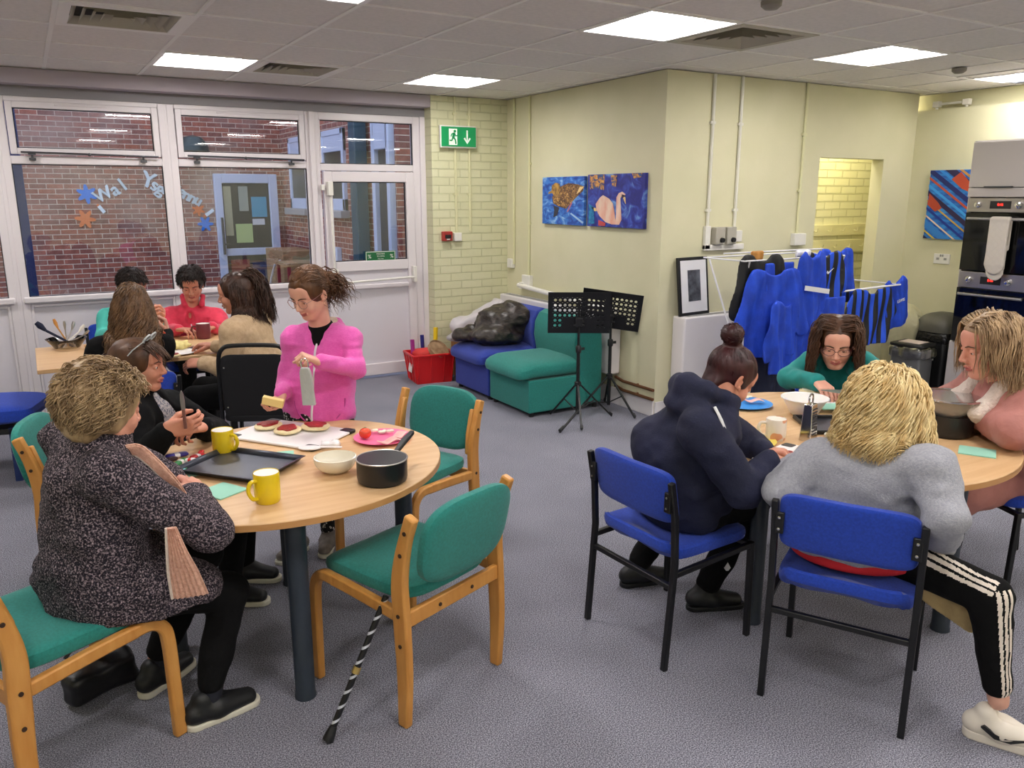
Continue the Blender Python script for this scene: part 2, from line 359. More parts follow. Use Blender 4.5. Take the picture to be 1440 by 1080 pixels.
# walls
wb=MB().bb((XB,YC+.12,0),(XB+.15,YB,ZC)); struct('wall_right',wb,M['wall_paint'],smooth=False)
brick=MB().bb((3.31,YB,0),(XB+.15,YB+.25,ZC)); struct('wall_back',brick,M['painted_brick'],smooth=False)
cw=MB()
ox0,ox1,oz=5.83,6.68,2.025
cw.bb((XB,YC,0),(ox0,YC+.12,ZC)); cw.bb((ox1,YC,0),(XR,YC+.12,ZC)); cw.bb((ox0,YC,oz),(ox1,YC+.12,ZC))
struct('wall_alcove',cw,M['wall_paint'],smooth=False)
struct('wall_kitchen',MB().bb((XR+.12,Y0,0),(XR+.24,YC+.12,ZC)).bb((XR,Y0,0),(XR+.13,YC,2.455)),M['wall_paint'],smooth=False)
struct('wall_front',MB().bb((X0-.1,Y0-.12,0),(XR+.24,Y0,ZC)),M['wall_paint'],smooth=False)
struct('wall_left',MB().bb((X0-.12,Y0,0),(X0,YW,ZC)),M['wall_paint'],smooth=False)
# lobby seen through the opening
lb=MB().bb((XB+.15,5.40,0),(8.4,5.55,ZC)); struct('wall_lobby',lb,M['yellow_brick'],smooth=False)
struct('wall_lobby_side',MB().bb((8.3,YC+.12,0),(8.4,5.40,ZC)).bb((4.27,YC+.12,0),(4.37,5.40,ZC)).bb((7.34,YC,0),(8.4,YC+.12,ZC)),M['wall_paint'],smooth=False)
struct('trim_1',MB().bb((4.4,5.375,1.32),(8.3,5.40,1.43)).bb((4.4,5.375,1.15),(8.3,5.40,1.28)),mat('rail_paint','E4DDAA',.5),bevel=.004,smooth=False)
hk=MB()
for k in range(9): hk.tube([(6.0+.2*k,5.375,1.37),(6.0+.2*k,5.34,1.365),(6.0+.2*k,5.33,1.4)],.005,6); hk.tube([(6.1+.2*k,5.375,1.21),(6.1+.2*k,5.34,1.205),(6.1+.2*k,5.33,1.24)],.005,6)
struct('trim_2',hk,M['rail_paint'])
lp=single('lobby_lamp',MB().box((6.4,5.12,2.55),(1.2,.2,.05)),mat('lobby_glow','FFFFFF',emit='FFF6DC',estr=16.),'long white lobby light above the doorway passage','lamp')
# skirtings
struct('baseboard_right',MB().bb((XB-.018,YC,0),(XB,YB,.14)),M['white_gloss'],bevel=.004,smooth=False)
struct('baseboard_back',MB().bb((3.31,YB-.016,0),(XB,YB,.12)),M['white_gloss'],bevel=.004,smooth=False)
struct('baseboard_alcove',MB().bb((XB,YC-.016,0),(ox0,YC,.12)).bb((ox1,YC-.016,0),(XR,YC,.12)),M['white_gloss'],bevel=.004,smooth=False)
struct('baseboard_kitchen',MB().bb((XR-.016,Y0,0),(XR,YC,.12)),M['white_gloss'],bevel=.004,smooth=False)
struct('trim_3',MB().bb((X0,YB,2.495),(3.31,YW+.1,ZC)),M['bulkhead'],bevel=.006,smooth=False)
struct('trim_4',MB().bb((X0,YW-.012,2.42),(3.31,YW+.06,2.497)),M['blind_grey'],smooth=False)
# ---- windows
def win(n,x0,x1,glass=True):
    f=MB()
    for x in (x0-.056,x1+.0): f.bb((x,YW,0),(x+.056,YW+.07,2.42))
    f.bb((x0,YW,1.94),(x1,YW+.07,2.0)); f.bb((x0,YW,2.385),(x1,YW+.07,2.425)); f.bb((x0,YW,.89),(x1,YW+.07,.95)); f.bb((x0,YW,0),(x1,YW+.07,.15))
    o=struct('window_%d'%n,f,M['upvc'],bevel=.006)
    part('window_board',MB().bb((x0-.04,YW-.035,.905),(x1+.04,YW,.955)),M['upvc'],o,bevel=.012,seg=3)
    part('lower_panel',MB().bb((x0,YW+.02,.15),(x1,YW+.05,.89)),M['upvc_panel'],o)
    part('panel_bead',MB().bb((x0+.0,YW+.005,.15),(x0+.02,YW+.02,.89)).bb((x1-.02,YW+.005,.15),(x1,YW+.02,.89)).bb((x0+.02,YW+.005,.15),(x1-.02,YW+.02,.17)).bb((x0+.02,YW+.005,.87),(x1-.02,YW+.02,.89)),M['upvc'],o,bevel=.004)
    s=MB(); a,b,c,d=x0+.005,x1-.005,2.01,2.385; t=.045
    s.rect(a,c,b,d,t,YW-.012,YW+.045)
    s.bb((a+.32,YW-.018,2.362),(a+.68,YW-.01,2.374))
    part('top_sash',s,M['upvc'],o,bevel=.005)
    g=MB(); t=.006
    for q in ((a+.045,c+.045,b-.045,d-.045),(x0,.95,x1,1.94)):
        g.rect(*q,t,YW+.018,YW+.03)
    part('gasket',g,M['gasket'],o,smooth=False)
    part('pane',MB().bb((a+.045,YW+.022,c+.045),(b-.045,YW+.026,d-.045)),M['pane_glass'],o,smooth=False)
    part('pane',MB().bb((x0,YW+.022,.95),(x1,YW+.026,1.94)),M['pane_glass'],o,smooth=False)
    r=MB(); z=2.015; r.tube([(x0+.07,YW-.04,z+.01),(x1-.03,YW-.04,z-.005)],.007,8)
    for x in (x0+.14,x1-.14): r.box((x,YW-.03,z-.005),(.05,.03,.014)); r.tube([(x,YW-.03,z),(x,YW-.03,z-.035)],.007,8); r.box((x,YW-.025,z-.04),(.045,.03,.02))
    r.lathe([(.001,-.012),(.012,-.008),(.012,.008),(.001,.012)],((x0+x1)/2,YW-.045,z),12,R=rotx(PI/2))
    part('opener_rod',r,M['grey_metal'],o)
    return o
win(1,-1.25,-.17); win(2,-.036,1.005); win(3,1.125,2.178); win(4,-2.5,-1.32)
struct('trim_5',MB().bb((-.17,YW+.004,0),(-.036,YW+.06,2.42)).bb((1.005,YW+.004,0),(1.125,YW+.06,2.42)),M['upvc'],smooth=False)
# ---- door
f=MB(); f.bb((2.2345,YW,0),(2.30,YW+.07,2.42)); f.bb((3.19,YW,0),(3.31,YW+.07,2.42)); f.bb((2.3,YW,1.925),(3.19,YW+.07,1.985)); f.bb((2.3,YW,2.355),(3.19,YW+.07,2.42))
f.bb((2.21,YW-.02,0),(2.26,YW-.0005,2.42)); f.bb((3.255,YW-.02,0),(3.31,YW,2.42)); f.bb((2.3,YW,1.99),(2.315,YW+.03,2.355)); 
d=struct('door_1',f,M['upvc'],bevel=.006)
part('pane',MB().bb((2.3,YW+.03,1.985),(3.19,YW+.034,2.355)),M['pane_glass'],d,smooth=False)
lf=MB(); y0,y1=YW-.015,YW+.05
lf.bb((2.32,y0,.03),(2.395,y1,1.92)); lf.bb((3.105,y0,.03),(3.185,y1,1.92)); lf.bb((2.395,y0,1.83),(3.105,y1,1.92)); lf.bb((2.395,y0,1.03),(3.105,y1,1.12)); lf.bb((2.395,y0,.03),(3.105,y1,.14)); lf.bb((2.395,y0,.86),(3.105,y1-.02,.90))
part('door_leaf',lf,M['upvc'],d,bevel=.005)
part('lower_panel',MB().bb((2.395,YW+.01,.14),(3.105,YW+.03,1.03)),M['upvc_panel'],d)
part('pane',MB().bb((2.395,YW+.02,1.12),(3.105,YW+.024,1.83)),M['pane_glass'],d,smooth=False)
g=MB(); t=.007
for q in ((2.395,1.12,3.105,1.83),(2.3,1.985,3.19,2.355)):
    g.rect(*q,t,YW+.014,YW+.03)
part('gasket',g,M['gasket'],d,smooth=False)
pb=MB(); pb.tube([(2.37,y0-.055,.93),(3.15,y0-.055,.955)],.011,10); 
pb.box((3.15,y0-.03,.98),(.035,.06,.15)); pb.box((2.37,y0-.03,.95),(.035,.06,.12))
part('push_bar',pb,M['white_plastic'],d,bevel=.006)
vb=MB(); vb.tube([(2.365,y0-.03,1.74),(2.37,y0-.03,1.0)],.01,8); vb.box((2.36,y0-.03,1.77),(.045,.06,.12)); vb.box((2.30,y0-.015,1.78),(.03,.04,.05)); vb.box((2.375,y0-.03,1.02),(.04,.05,.08))
part('bolt_rod',vb,M['white_plastic'],d,bevel=.008)
s=MB().box((2.83,YW-.004,1.155),(.30,.006,.1)); o=single('door_notice',s,mat('notice_green','1C6B3C',.5),'small green and white notice stuck low on the glass door','sign',smooth=False)
nb=MB(); 
for q in ((2.685,1.108,2.975,1.114),(2.685,1.196,2.975,1.202),(2.685,1.108,2.69,1.202),(2.97,1.108,2.975,1.202)): nb.bb((q[0],YW-.009,q[1]),(q[2],YW-.007,q[3]))
for x in (2.72,2.94): nb.add(*text_mb('%',.05,R=rotx(PI/2),c=(x,YW-.009,1.155)))
for k,(tx,sz) in enumerate((('PUSH BAR',.018),('TO OPEN',.018),('keep clear',.014))): nb.add(*text_mb(tx,sz,R=rotx(PI/2),c=(2.83,YW-.009,1.178-.022*k)))
part('lettering',nb,M['white_plastic'],o,smooth=False)
# ---- exterior: yard
mat('tarmac','6E6A6C',.9,col2='5A5758',scale=20)
struct('floor_yard',MB().bb((-9,7.35,-.22),(12,15,-.12)),M['tarmac'],smooth=False)
struct('wall_yard_back',MB().bb((-9,14.2,-.2),(3.86,14.5,4.2)),M['red_brick'],smooth=False)
struct('wall_yard_side',MB().bb((3.86,9.2,-.2),(4.1,14.5,4.2)),M['side_brick'],smooth=False)
mat('sky_upvc','C9D3EC',.35); mat('dark_room','232A33',.3); mat('teal_steel','1F4F63',.4); mat('navy_steel','1B2F66',.4)
dd=struct('door_2',MB().bb((2.72,14.1,-.18),(2.84,14.2,2.05)).bb((3.6,14.1,-.18),(3.74,14.2,2.05)).bb((2.84,14.1,1.9),(3.6,14.2,2.05)).bb((2.84,14.1,.72),(3.6,14.2,.84)).bb((2.84,14.1,-.18),(3.6,14.2,-.02)),M['sky_upvc'],bevel=.01)
part('pane',MB().bb((2.84,14.15,.84),(3.6,14.17,1.9)).bb((2.84,14.15,-.02),(3.6,14.17,.72)),M['dark_room'],dd,smooth=False)
part('handle',MB().bb((2.78,14.03,.75),(2.81,14.1,1.35)).bb((2.78,14.02,.9),(2.9,14.05,.93)),M['grey_metal'],dd)
def yardpaper(lo,hi,m,lab): single('paper_notice',MB().bb((lo[0],14.135,lo[1]),(hi[0],14.148,hi[1])),m,lab,'paper',smooth=False)
mat('paper_cyan','3E9CC0',.7); mat('paper_lime','B9CE8C',.7); mat('paper_white','D9DCE0',.7); mat('paper_cream','A9A78C',.8)
yardpaper((3.3,1.35),(3.55,1.68),M['paper_cyan'],'blue paper behind the glass of the courtyard door')
yardpaper((3.02,.93),(3.29,1.24),M['paper_lime'],'pale green paper behind the glass of the courtyard door')
yardpaper((2.86,1.05),(2.98,1.85),M['paper_cream'],'tall cream paper strip at the left of the courtyard door glass')
yardpaper((3.3,1.22),(3.5,1.32),M['paper_white'],'small white paper below the blue one on the courtyard door')
yardpaper((3.1,1.45),(3.25,1.85),mat('paper_grey','9BA39A',.8),'grey sheet at the top of the courtyard door glass')
yardpaper((3.25,.1),(3.5,.6),mat('bag_navy','343A5E',.8),'dark blue bag shape behind the lower courtyard door glass')
yardpaper((2.9,.3),(3.2,.65),mat('bag_red','7A3838',.8),'dull red shape behind the lower courtyard door glass')
def yardwin(n,ya,yb,z0,z1):
    x=3.86; f=MB()
    for q in ((ya,z0,ya+.08,z1),(yb-.08,z0,yb,z1),(ya,z0,yb,z0+.16),(ya,z1-.08,yb,z1)): f.bb((x-.05,q[0],q[1]),(x+.02,q[2],q[3]))
    f.bb((x-.04,ya,z1-.3),(x+.02,yb,z1)); 
    o=struct('window_%d'%n,f,M['sky_upvc'],bevel=.008); part('pane',MB().bb((x-.02,ya+.08,z0+.1),(x-.01,yb-.08,z1-.08)),M['dark_room'],o,smooth=False)
    part('stone_sill',MB().bb((x-.14,ya-.08,z0-.1),(x,yb+.08,z0)),mat('stone','A8A4A4',.8),o,bevel=.01)
yardwin(5,12.65,13.6,1.5,2.6); yardwin(6,10.95,11.9,1.5,2.6)
dn=struct('door_3',MB().bb((3.78,9.25,-.1),(3.9,9.34,2.7)).bb((3.78,9.72,-.1),(3.9,9.82,2.7)).bb((3.78,9.3,2.25),(3.9,9.75,2.7)).bb((3.78,9.3,-.1),(3.9,9.75,.9)),M['sky_upvc'],bevel=.01)
part('pane',MB().bb((3.84,9.3,.9),(3.86,9.75,2.3)),M['dark_room'],dn,smooth=False)
single('steel_post',MB().bb((3.66,10.05,-.15),(3.82,10.28,4.)),M['teal_steel'],'teal steel post standing against the courtyard brick wall','post',bevel=.01)
nb=single('steel_post',MB().bb((.13,9.2,-.15),(.27,9.34,4.)),M['navy_steel'],'dark blue steel post outside the second window','post',bevel=.01)
p0=onY(24,300,9.0); nb.location=(p0[0]-.2,-.27,0)
nb.location=(p0[0]-.2+.02,-.25,0)
single('meter_box',MB().bb((3.78,11.3,.45),(3.86,11.75,.98)),M['sky_upvc'],'white meter box low on the courtyard side wall','box',bevel=.01)
ct=thing('wooden_crate','wooden crate with a white curve drawn on it in the courtyard corner','crate',(3.4,12.9,-.12)); mat('crate_wood','A98A66',.7,col2='8A6C4C',scale=6,stretch=(1,1,14))
part('crate_body',MB().bb((-.1,-.5,0),(.4,.5,1.0)),M['crate_wood'],ct,bevel=.01); part('painted_line',MB().tube([(-.11,.45,.2),(-.11,.2,.55),(-.11,-.1,.8),(-.11,-.4,.85)],.02,6),M['white_gloss'],ct)
bt=thing('outdoor_table','small wooden topped table in the courtyard','table',(3.35,11.6,-.12)); part('table_top',MB().bb((-.3,-.3,.86),(.4,.35,.9)),M['crate_wood'],bt)
for x,y in ((-.25,-.25),(.35,-.25),(-.25,.3),(.35,.3)): part('leg',MB().bb((x-.02,y-.02,0),(x+.02,y+.02,.86)),mat('red_paint','8C2A38',.5),bt)
# writing on the yard wall
wl=mat('mural_white','E8F4FA',.6); YM=14.185
RX=rotx(PI/2)
def mural(chars,lab,place):
    mb=MB()
    for ch,px,py,ang,sz in chars:
        c=onY(px,py,YM); v,ff=text_mb(ch,sz,extr=.008,R=roty(-math.radians(ang))@RX,c=c)
        mb.add(v,ff)
        cc=np.array(c)
        for dx,dz in ((.010,.0),(-.010,.0),(0,.010),(0,-.010)): mb.add(v+np.array([dx,.001,dz]),ff)
    return single('wall_lettering',mb,wl,lab,'sign',smooth=False)
mural([('W',145,274,28,.25),('a',161.5,267,24,.26),('l',172.5,260,32,.27)],'white hand painted word Wal on the courtyard brick wall','w')
mural([('Y',208.6,254,-20,.33),('s',217.6,260.5,-25,.27),('g',226,265.5,-28,.27),('r',234,266.5,-28,.26),('i',240,268,-28,.25),('f',247,268,-28,.25),('e',256,270,-30,.24),('n',263,275,-32,.23),('n',271,279,-32,.23),('u',279,282.5,-34,.23)],'white hand painted word Ysgrifennu on the courtyard brick wall','y')
def flower(px,py,r,m,lab):
    c=onY(px,py,YM); pts=[]
    for k in range(36):
        a=2*PI*k/36; rr=r*(.78+.3*math.cos(6*a+px)); pts.append((rr*math.cos(a),rr*math.sin(a)))
    single('painted_flower',MB().prism(pts,-.006,.006,R=RX,c=c),m,lab,'painting',smooth=False)
mat('fl_blue','2F7FE0',.6); mat('fl_orange','E8804A',.6)
flower(122,273,.14,M['fl_blue'],'bright blue painted flower left of the word Wal'); flower(120,308,.14,M['fl_orange'],'orange painted flower below the blue one, left of Wal')
flower(279,295,.1,M['fl_orange'],'small orange painted flower below the end of the second word'); flower(289,315,.12,M['fl_blue'],'blue painted flower nearest the courtyard door')
def pencil(a,b,lab):
    A=onY(*a,YM);B=onY(*b,YM); o=single('painted_pencil',MB().bar([A,B],.02,.05,(0,1,0)),wl,lab,'painting',smooth=False); part('tip',MB().bar([A,A+(A-B)*.25],[.02,.02],[.05,.02],(0,1,0)),M['fl_orange'],o,smooth=False)
pencil((138.7,289.5),(147,299),'white painted pencil below the word Wal'); pencil((289.4,303),(300,295),'white painted pencil beside the courtyard door')
single('wall_lamp',MB().lathe([(.001,.2),(.14,.16),(.22,.05),(.24,-.05),(.001,-.06)],onY(272,208,14.1),20),mat('lamp_green','2A3F44',.3),'dark round lamp on the courtyard brick wall','lamp')
# ================================================================== ceiling fixtures
mat('diffuser','FFFFFF',emit='FFFAF6',estr=LAMP); mat('reflector','F4F2F2',.35); mat('vent_cream','B8B2A4',.6); mat('vent_dark','3A342E',.8)
def ceiling_light(i,j,lab):
    x,y=cell(i,j); t=thing('ceiling_light',lab,'ceiling light',(x+GP/2,y+GP/2,ZC),0,'recessed ceiling lights'); h=GP/2-.012
    tr=MB(); z=.085; a=.16
    def quad(p): tr.add(p,[(0,1,2,3)])
    quad([(-h,-h,0),(h,-h,0),(h,-a,z),(-h,-a,z)]); quad([(-h,h,0),(h,h,0),(h,a,z),(-h,a,z)])
    quad([(-h,-h,0),(-h,-a,z),(-h,a,z),(-h,h,0)]); quad([(h,-h,0),(h,-a,z),(h,a,z),(h,h,0)]); quad([(-h,-a,z),(h,-a,z),(h,a,z),(-h,a,z)])
    for b in (-1,1): tr.bb((-h,b*h-.012,-.002),(h,b*h+.012,.004)); tr.bb((b*h-.012,-h,-.002),(b*h+.012,h,.004))
    part('trough',tr,M['reflector'],t,smooth=False)
    df=MB(); n=10; pts=[(-.13+.26*k/n, .055-.047*math.sin(PI*k/n)) for k in range(n+1)]
    vs=[(xx,yy,zz) for xx in (-.235,.235) for yy,zz in pts]; df.add(vs,[(k,k+1,n+2+k,n+1+k) for k in range(n)]+[tuple(range(n+1)),tuple(range(2*n+1,n,-1))])
    part('diffuser',df,M['diffuser'],t)
    [part('end_clip',MB().box((b*.245,0,.06),(.02,.2,.05)),M['grey_plastic'],t,bevel=.003) for b in (-1,1)]
    return t
labs={(1,0):'ceiling light panel cut by the top edge, left of centre',(1,4):'bright ceiling light between the two square vents over the windows',(4,0):'largest bright ceiling light, left of the brown vent',(4,4):'ceiling light nearest the exit sign',(7,0):'ceiling light in front of the doorway wall',(10,0):'ceiling light cut by the right edge near the kitchen'}
for c in lights_c:
    o=ceiling_light(*c,labs.get(c,'recessed ceiling light behind the viewer'))
    if c[0]==10: o.location.x-=.2
def vent(i,j,lab,dk=0):
    x,y=cell(i,j); t=thing('air_vent',lab,'air vent',(x+GP/2,y+GP/2,ZC),0,'square ceiling vents'); h=GP/2-.012
    fr=MB()
    for q in ((-h,-h,h,-h+.055),(-h,h-.055,h,h),(-h,-h+.055,-h+.055,h-.055),(h-.055,-h+.055,h,h-.055)): fr.bb((q[0],q[1],-.004),(q[2],q[3],.012))
    part('frame',fr,M['vent_cream'] if dk else M['tbar'],t,bevel=.002,smooth=False)
    lv=MB()
    for k in range(5):
        a=.245-.048*k; b=a-.012; z0,z1=-.002,.035
        for R in range(4): lv.add(np.array([(-a,-a,z0),(a,-a,z0),(b-.02,-b+.02,z1),(-b+.02,-b+.02,z1)])@rotz(R*PI/2).T,[(0,1,2,3)])
    part('louvres',lv,M['vent_cream'],t,smooth=False)
    part('duct',MB().bb((-.25,-.25,.04),(.25,.25,.06)),M['vent_dark'],t,smooth=False)
vent(0,2,'cream louvred ceiling vent nearest the top left corner'); vent(2,4,'louvred ceiling vent right of the small light over the windows'); vent(5,0,'brown louvred ceiling vent beside the largest light',1); vent(8,-4,'ceiling vent behind the viewer')
def sensor(px,py,lab):
    p=on(px,py,ZC); o=single('ceiling_sensor',MB().lathe([(.001,0),(.05,0),(.048,-.02),(.03,-.035),(.001,-.038)],p,20),mat('sensor_grey','8C8780',.5),lab,'sensor')
sensor(1085,2,'round grey smoke sensor at the top edge of the ceiling'); sensor(1349,96,'small round sensor beside the ceiling light at right')
# ================================================================== wall fittings
def conduit(P,r,lab,m='wall_gl'): return single('cable_conduit',MB().tube(P,r,8),M[m],lab,'conduit')
mat('wall_gl','DEDCB2',.45); mat('wall_wh','E6E4D8',.4)
def clipx(mb,x,y,z): mb.box((x,y,z),(.045,.02,.02))
for k,(x,lab) in enumerate(((3.55,'left painted conduit above and below the exit sign'),(3.70,'right painted conduit above and below the exit sign'))):
    mb=MB().tube([(x,YB-.012,ZC),(x,YB-.012,1.37)],.012,8); clipx(mb,x,YB-.01,1.72); clipx(mb,x,YB-.01,2.45); single('cable_conduit',mb,M['wall_gl'],lab,'conduit')
ex=onY(641,193,YB); ex=(ex[0],YB,ex[2]); t=thing('exit_sign','green exit sign with running figure and down arrow','sign',ex)
part('sign_box',MB().bb((-.19,-.06,-.1),(.19,-.026,.1)),M['white_plastic'],t,bevel=.008)
part('sign_panel',MB().bb((-.178,-.064,-.088),(.178,-.058,.088)),mat('exit_green','0F8A50',.35,emit='0F8A50',estr=.25),t,smooth=False)
sy=-.067; wm=mat('exit_white','F0F6EE',.4,emit='F0F6EE',estr=.2)
def flatpoly(mb,pts,y=sy,dx=0,dz=0): mb.prism(pts,0,.002,R=rotx(PI/2),c=(dx,y,dz))
s=MB(); flatpoly(s,[(-.105,-.075),(-.02,-.075),(-.02,.07),(-.105,.07)]); part('doorway_mark',s,wm,t,smooth=False)
s=MB(); s.bar([(.085,sy,.06),(.085,sy,-.04)],.003,.014,(0,1,0)); s.bar([(.055,sy,-.01),(.085,sy,-.055),(.115,sy,-.01)],.003,.016,(0,1,0)); part('arrow',s,wm,t,smooth=False)
s=MB(); yy=sy-.003; s.lathe([(.013,-.001),(.013,.001)],(-.045,yy,.048),16,R=rotx(PI/2))
s.bar([(-.052,yy,.034),(-.062,yy,-.01)],.003,.026,(0,1,0)); s.bar([(-.06,yy,-.008),(-.04,yy,-.028),(-.035,yy,-.066)],.003,.014,(0,1,0)); s.bar([(-.064,yy,-.008),(-.078,yy,-.035),(-.1,yy,-.034)],.003,.014,(0,1,0)); s.bar([(-.05,yy,.03),(-.035,yy,.006),(-.02,yy,.012)],.003,.01,(0,1,0)); s.bar([(-.056,yy,.03),(-.078,yy,.022),(-.086,yy,.0)],.003,.01,(0,1,0))
part('running_figure',s,M['exit_green'],t,smooth=False)
def wallbox(name,c,size,m,lab,cat,bev=.006,**k): return single(name,MB().box(c,size),m,lab,cat,bevel=bev,**k)
cp=onY(627,332,YB); r=thing('fire_call_point','small red fire alarm call point under the exit sign','alarm',(cp[0],YB,cp[2]))
part('body',MB().bb((-.05,-.05,-.045),(.05,0,.045)),mat('alarm_red','A8322E',.4),r,bevel=.006); part('button',MB().bb((-.03,-.056,-.02),(.03,-.05,.015)),M['black_plastic'],r); part('label',MB().bb((-.015,-.057,-.033),(.015,-.05,-.024)),M['white_plastic'],r)
c=onY(642,333,YB); wallbox('wall_switch',(c[0],YB-.02,c[2]),(.08,.04,.08),M['white_plastic'],'white square switch beside the red fire call point','switch')
# right wall (paintings wall)
y1=6.9; mb=MB().tube([(XB-.012,y1,ZC),(XB-.012,y1,1.05)],.012,8); single('cable_conduit',mb,M['wall_gl'],'painted conduit in the corner above the small socket','conduit')
y2=6.62; mb=MB().tube([(XB-.012,y2,ZC),(XB-.012,y2,.95)],.012,8); mb.box((XB-.01,y2,1.45),(.02,.045,.02)); mb.box((XB-.01,y2,2.0),(.02,.045,.02)); single('cable_conduit',mb,M['wall_gl'],'painted conduit left of the duck painting','conduit')
c=onX(721,370,XB); wallbox('wall_socket',(XB-.02,c[1],c[2]),(.04,.09,.09),M['white_plastic'],'small white socket near the corner, left of the fan spur','socket')
c=onX(744,394,XB); wallbox('wall_socket',(XB-.02,c[1],c[2]),(.04,.15,.1),M['white_plastic'],'white double socket above the radiator behind the sofa seats','socket')
single('white_pipe',MB().tube([(XB-.05,6.75,.86),(XB-.05,5.2,.79)],.022,10).box((XB-.03,6.7,.86),(.06,.06,.06)),M['white_plastic'],'white trunking pipe running above the radiator','pipe')
def radiator(name,lo,hi,lab,front):
    t=thing(name,lab,'radiator',((lo[0]+hi[0])/2,(lo[1]+hi[1])/2,lo[2])); c=np.array(t.location); lo=np.array(lo)-c; hi=np.array(hi)-c
    part('casing',MB().bb(lo,hi),M['white_gloss'],t,bevel=.015,seg=3)
    n=MB(); 
    if front=='x':
        for k in range(5): n.bb((lo[0]+.02+.015*k,lo[1]+.05,hi[2]),(lo[0]+.025+.015*k,hi[1]-.05,hi[2]+.003))
    else:
        for k in range(5): n.bb((lo[0]+.05,lo[1]+.02+.015*k,hi[2]),(hi[0]-.05,lo[1]+.025+.015*k,hi[2]+.003))
    part('top_grille',n,M['grey_plastic'],t,smooth=False)
radiator('radiator',(3.99,5.18,.27),(XB-.01,6.98,.76),'long white radiator casing behind the sofa seats','x')
radiator('radiator',(4.26,4.6,.2),(5.3,4.74,.8),'white radiator casing behind the clothes airer','y')
mat('copper','8C5F44',.4,.7); 
for k,(z,lab) in enumerate(((.225,'upper copper heating pipe along the skirting'),(.15,'lower copper heating pipe along the skirting'))):
    mb=MB().tube([(XB-.04,5.2,z+.02),(XB-.04,5.1,z),(XB-.04,4.72,z)],.013,8); mb.tube([(XB,4.95,z),(XB-.05,4.95,z)],.008,6); single('heating_pipe',mb,M['copper'],lab,'pipe')
# paintings
def canvas_mat(name,cols,scale,stretch,seed,rot=0.):
    m=bpy.data.materials.new(name); m.use_nodes=True; nt=m.node_tree; N=nt.nodes; L=nt.links; b=N['Principled BSDF']; b.inputs['Roughness'].default_value=.5
    tc=N.new('ShaderNodeTexCoord'); mp=N.new('ShaderNodeMapping'); mp.inputs['Scale'].default_value=stretch; mp.inputs['Location'].default_value=(seed,seed,seed); mp.inputs['Rotation'].default_value=(rot,0,0); L.new(tc.outputs['Object'],mp.inputs[0])
    n=N.new('ShaderNodeTexNoise'); n.inputs['Scale'].default_value=scale; n.inputs['Detail'].default_value=5.; n.inputs['Distortion'].default_value=1.2; L.new(mp.outputs[0],n.inputs[0])
    r=N.new('ShaderNodeValToRGB'); e=r.color_ramp.elements
    for k,(p,cc) in enumerate(cols):
        if k<2: e[k].position=p; e[k].color=lin(cc)
        else: q=e.new(p); q.color=lin(cc)
    L.new(n.outputs[0],r.inputs[0]); L.new(r.outputs[0],b.inputs['Base Color']); MATS[name]=m; return m
canvas_mat('water_blue',[(.2,'1B2C78'),(.75,'A8D0F0'),(.42,'2450B0'),(.55,'3A7CD0')],9,(1,1,2.2),3)
canvas_mat('water_indigo',[(.2,'1E1F66'),(.8,'8CC0E8'),(.45,'2A2F8C'),(.58,'3A50B4')],9,(1,1,1.2),8)
canvas_mat('lily',[(.3,'2A60A8'),(.7,'F0C060'),(.45,'3F4A70'),(.55,'C88C50')],22,(1,1,1.4),5)
canvas_mat('feathers',[(.3,'2C2430'),(.72,'E8C88C'),(.48,'6A4A34'),(.6,'B88A50')],42,(1,1,1.6),1,.5)
mat('swan_white','F2D8C4',.5,col2='E8A890',scale=16,stretch=(1,1,.5)); mat('orange_p','E07840',.5); mat('beak','3A2A3C',.5); mat('cream_p','F0D090',.5)
def painting(name,ya,yb,z0,z1,m,lab):
    t=thing(name,lab,'painting',(XB-.02,(ya+yb)/2,(z0+z1)/2)); part('canvas',MB().bb((-.012,-(yb-ya)/2,-(z1-z0)/2),(.018,(yb-ya)/2,(z1-z0)/2)),m,t,bevel=.003,smooth=False); return t
RP=np.array([[0,0,-1.],[-1,0,0],[0,1,0]])   # picture plane: u to the right in view, v up, normal to the room
def onpic(t,name,pts,m,h=.002,z=.0125):
    part(name,MB().prism(pts,z,z+h,R=RP),m,t,smooth=False)
def blob(cx,cy,rx,ry,n=20,a=0): return [(cx+rx*math.cos(2*PI*k/n)*math.cos(a)-ry*math.sin(2*PI*k/n)*math.sin(a),cy+rx*math.cos(2*PI*k/n)*math.sin(a)+ry*math.sin(2*PI*k/n)*math.cos(a)) for k in range(n)]
def pp(P,cx,cy,W,Hh): return [((x-cx)/1440*W,(cy-y)/1080*Hh) for x,y in P]
t=painting('canvas_painting',5.71,6.36,1.46,1.87,M['water_blue'],'canvas painting of a brown duck on blue water')
d=lambda P:[((x-390)/420*.65,(370-y)/490*.41) for x,y in P]
onpic(t,'duck_body',d([(285,330),(360,230),(450,190),(540,205),(600,225),(590,270),(520,340),(470,400),(430,450),(360,430),(300,400)]),M['feathers'])
onpic(t,'duck_head',d([(285,210),(320,185),(360,195),(370,250),(350,310),(310,320),(285,290),(245,300),(250,280),(280,265)]),M['orange_p'] if False else mat('duck_head','C99A48',.5,col2='7A5A38',scale=30),.003)
onpic(t,'duck_leg',d([(480,380),(490,390),(450,480),(435,485)]),mat('leg_pink','C87890',.5)); onpic(t,'duck_shadow',d([(300,420),(360,440),(340,520),(300,545),(310,470)]),mat('shade_p','3A3A48',.6))
onpic(t,'reed',d([(480,490),(600,580),(590,595),(470,500)]),mat('reed','A9C8E8',.6)); onpic(t,'duck_wing_tip',d([(560,230),(602,225),(560,280),(530,300)]),M['cream_p'],.003)
t=painting('canvas_painting',4.92,5.66,1.46,1.88,M['water_indigo'],'canvas painting of a white swan on dark blue water')
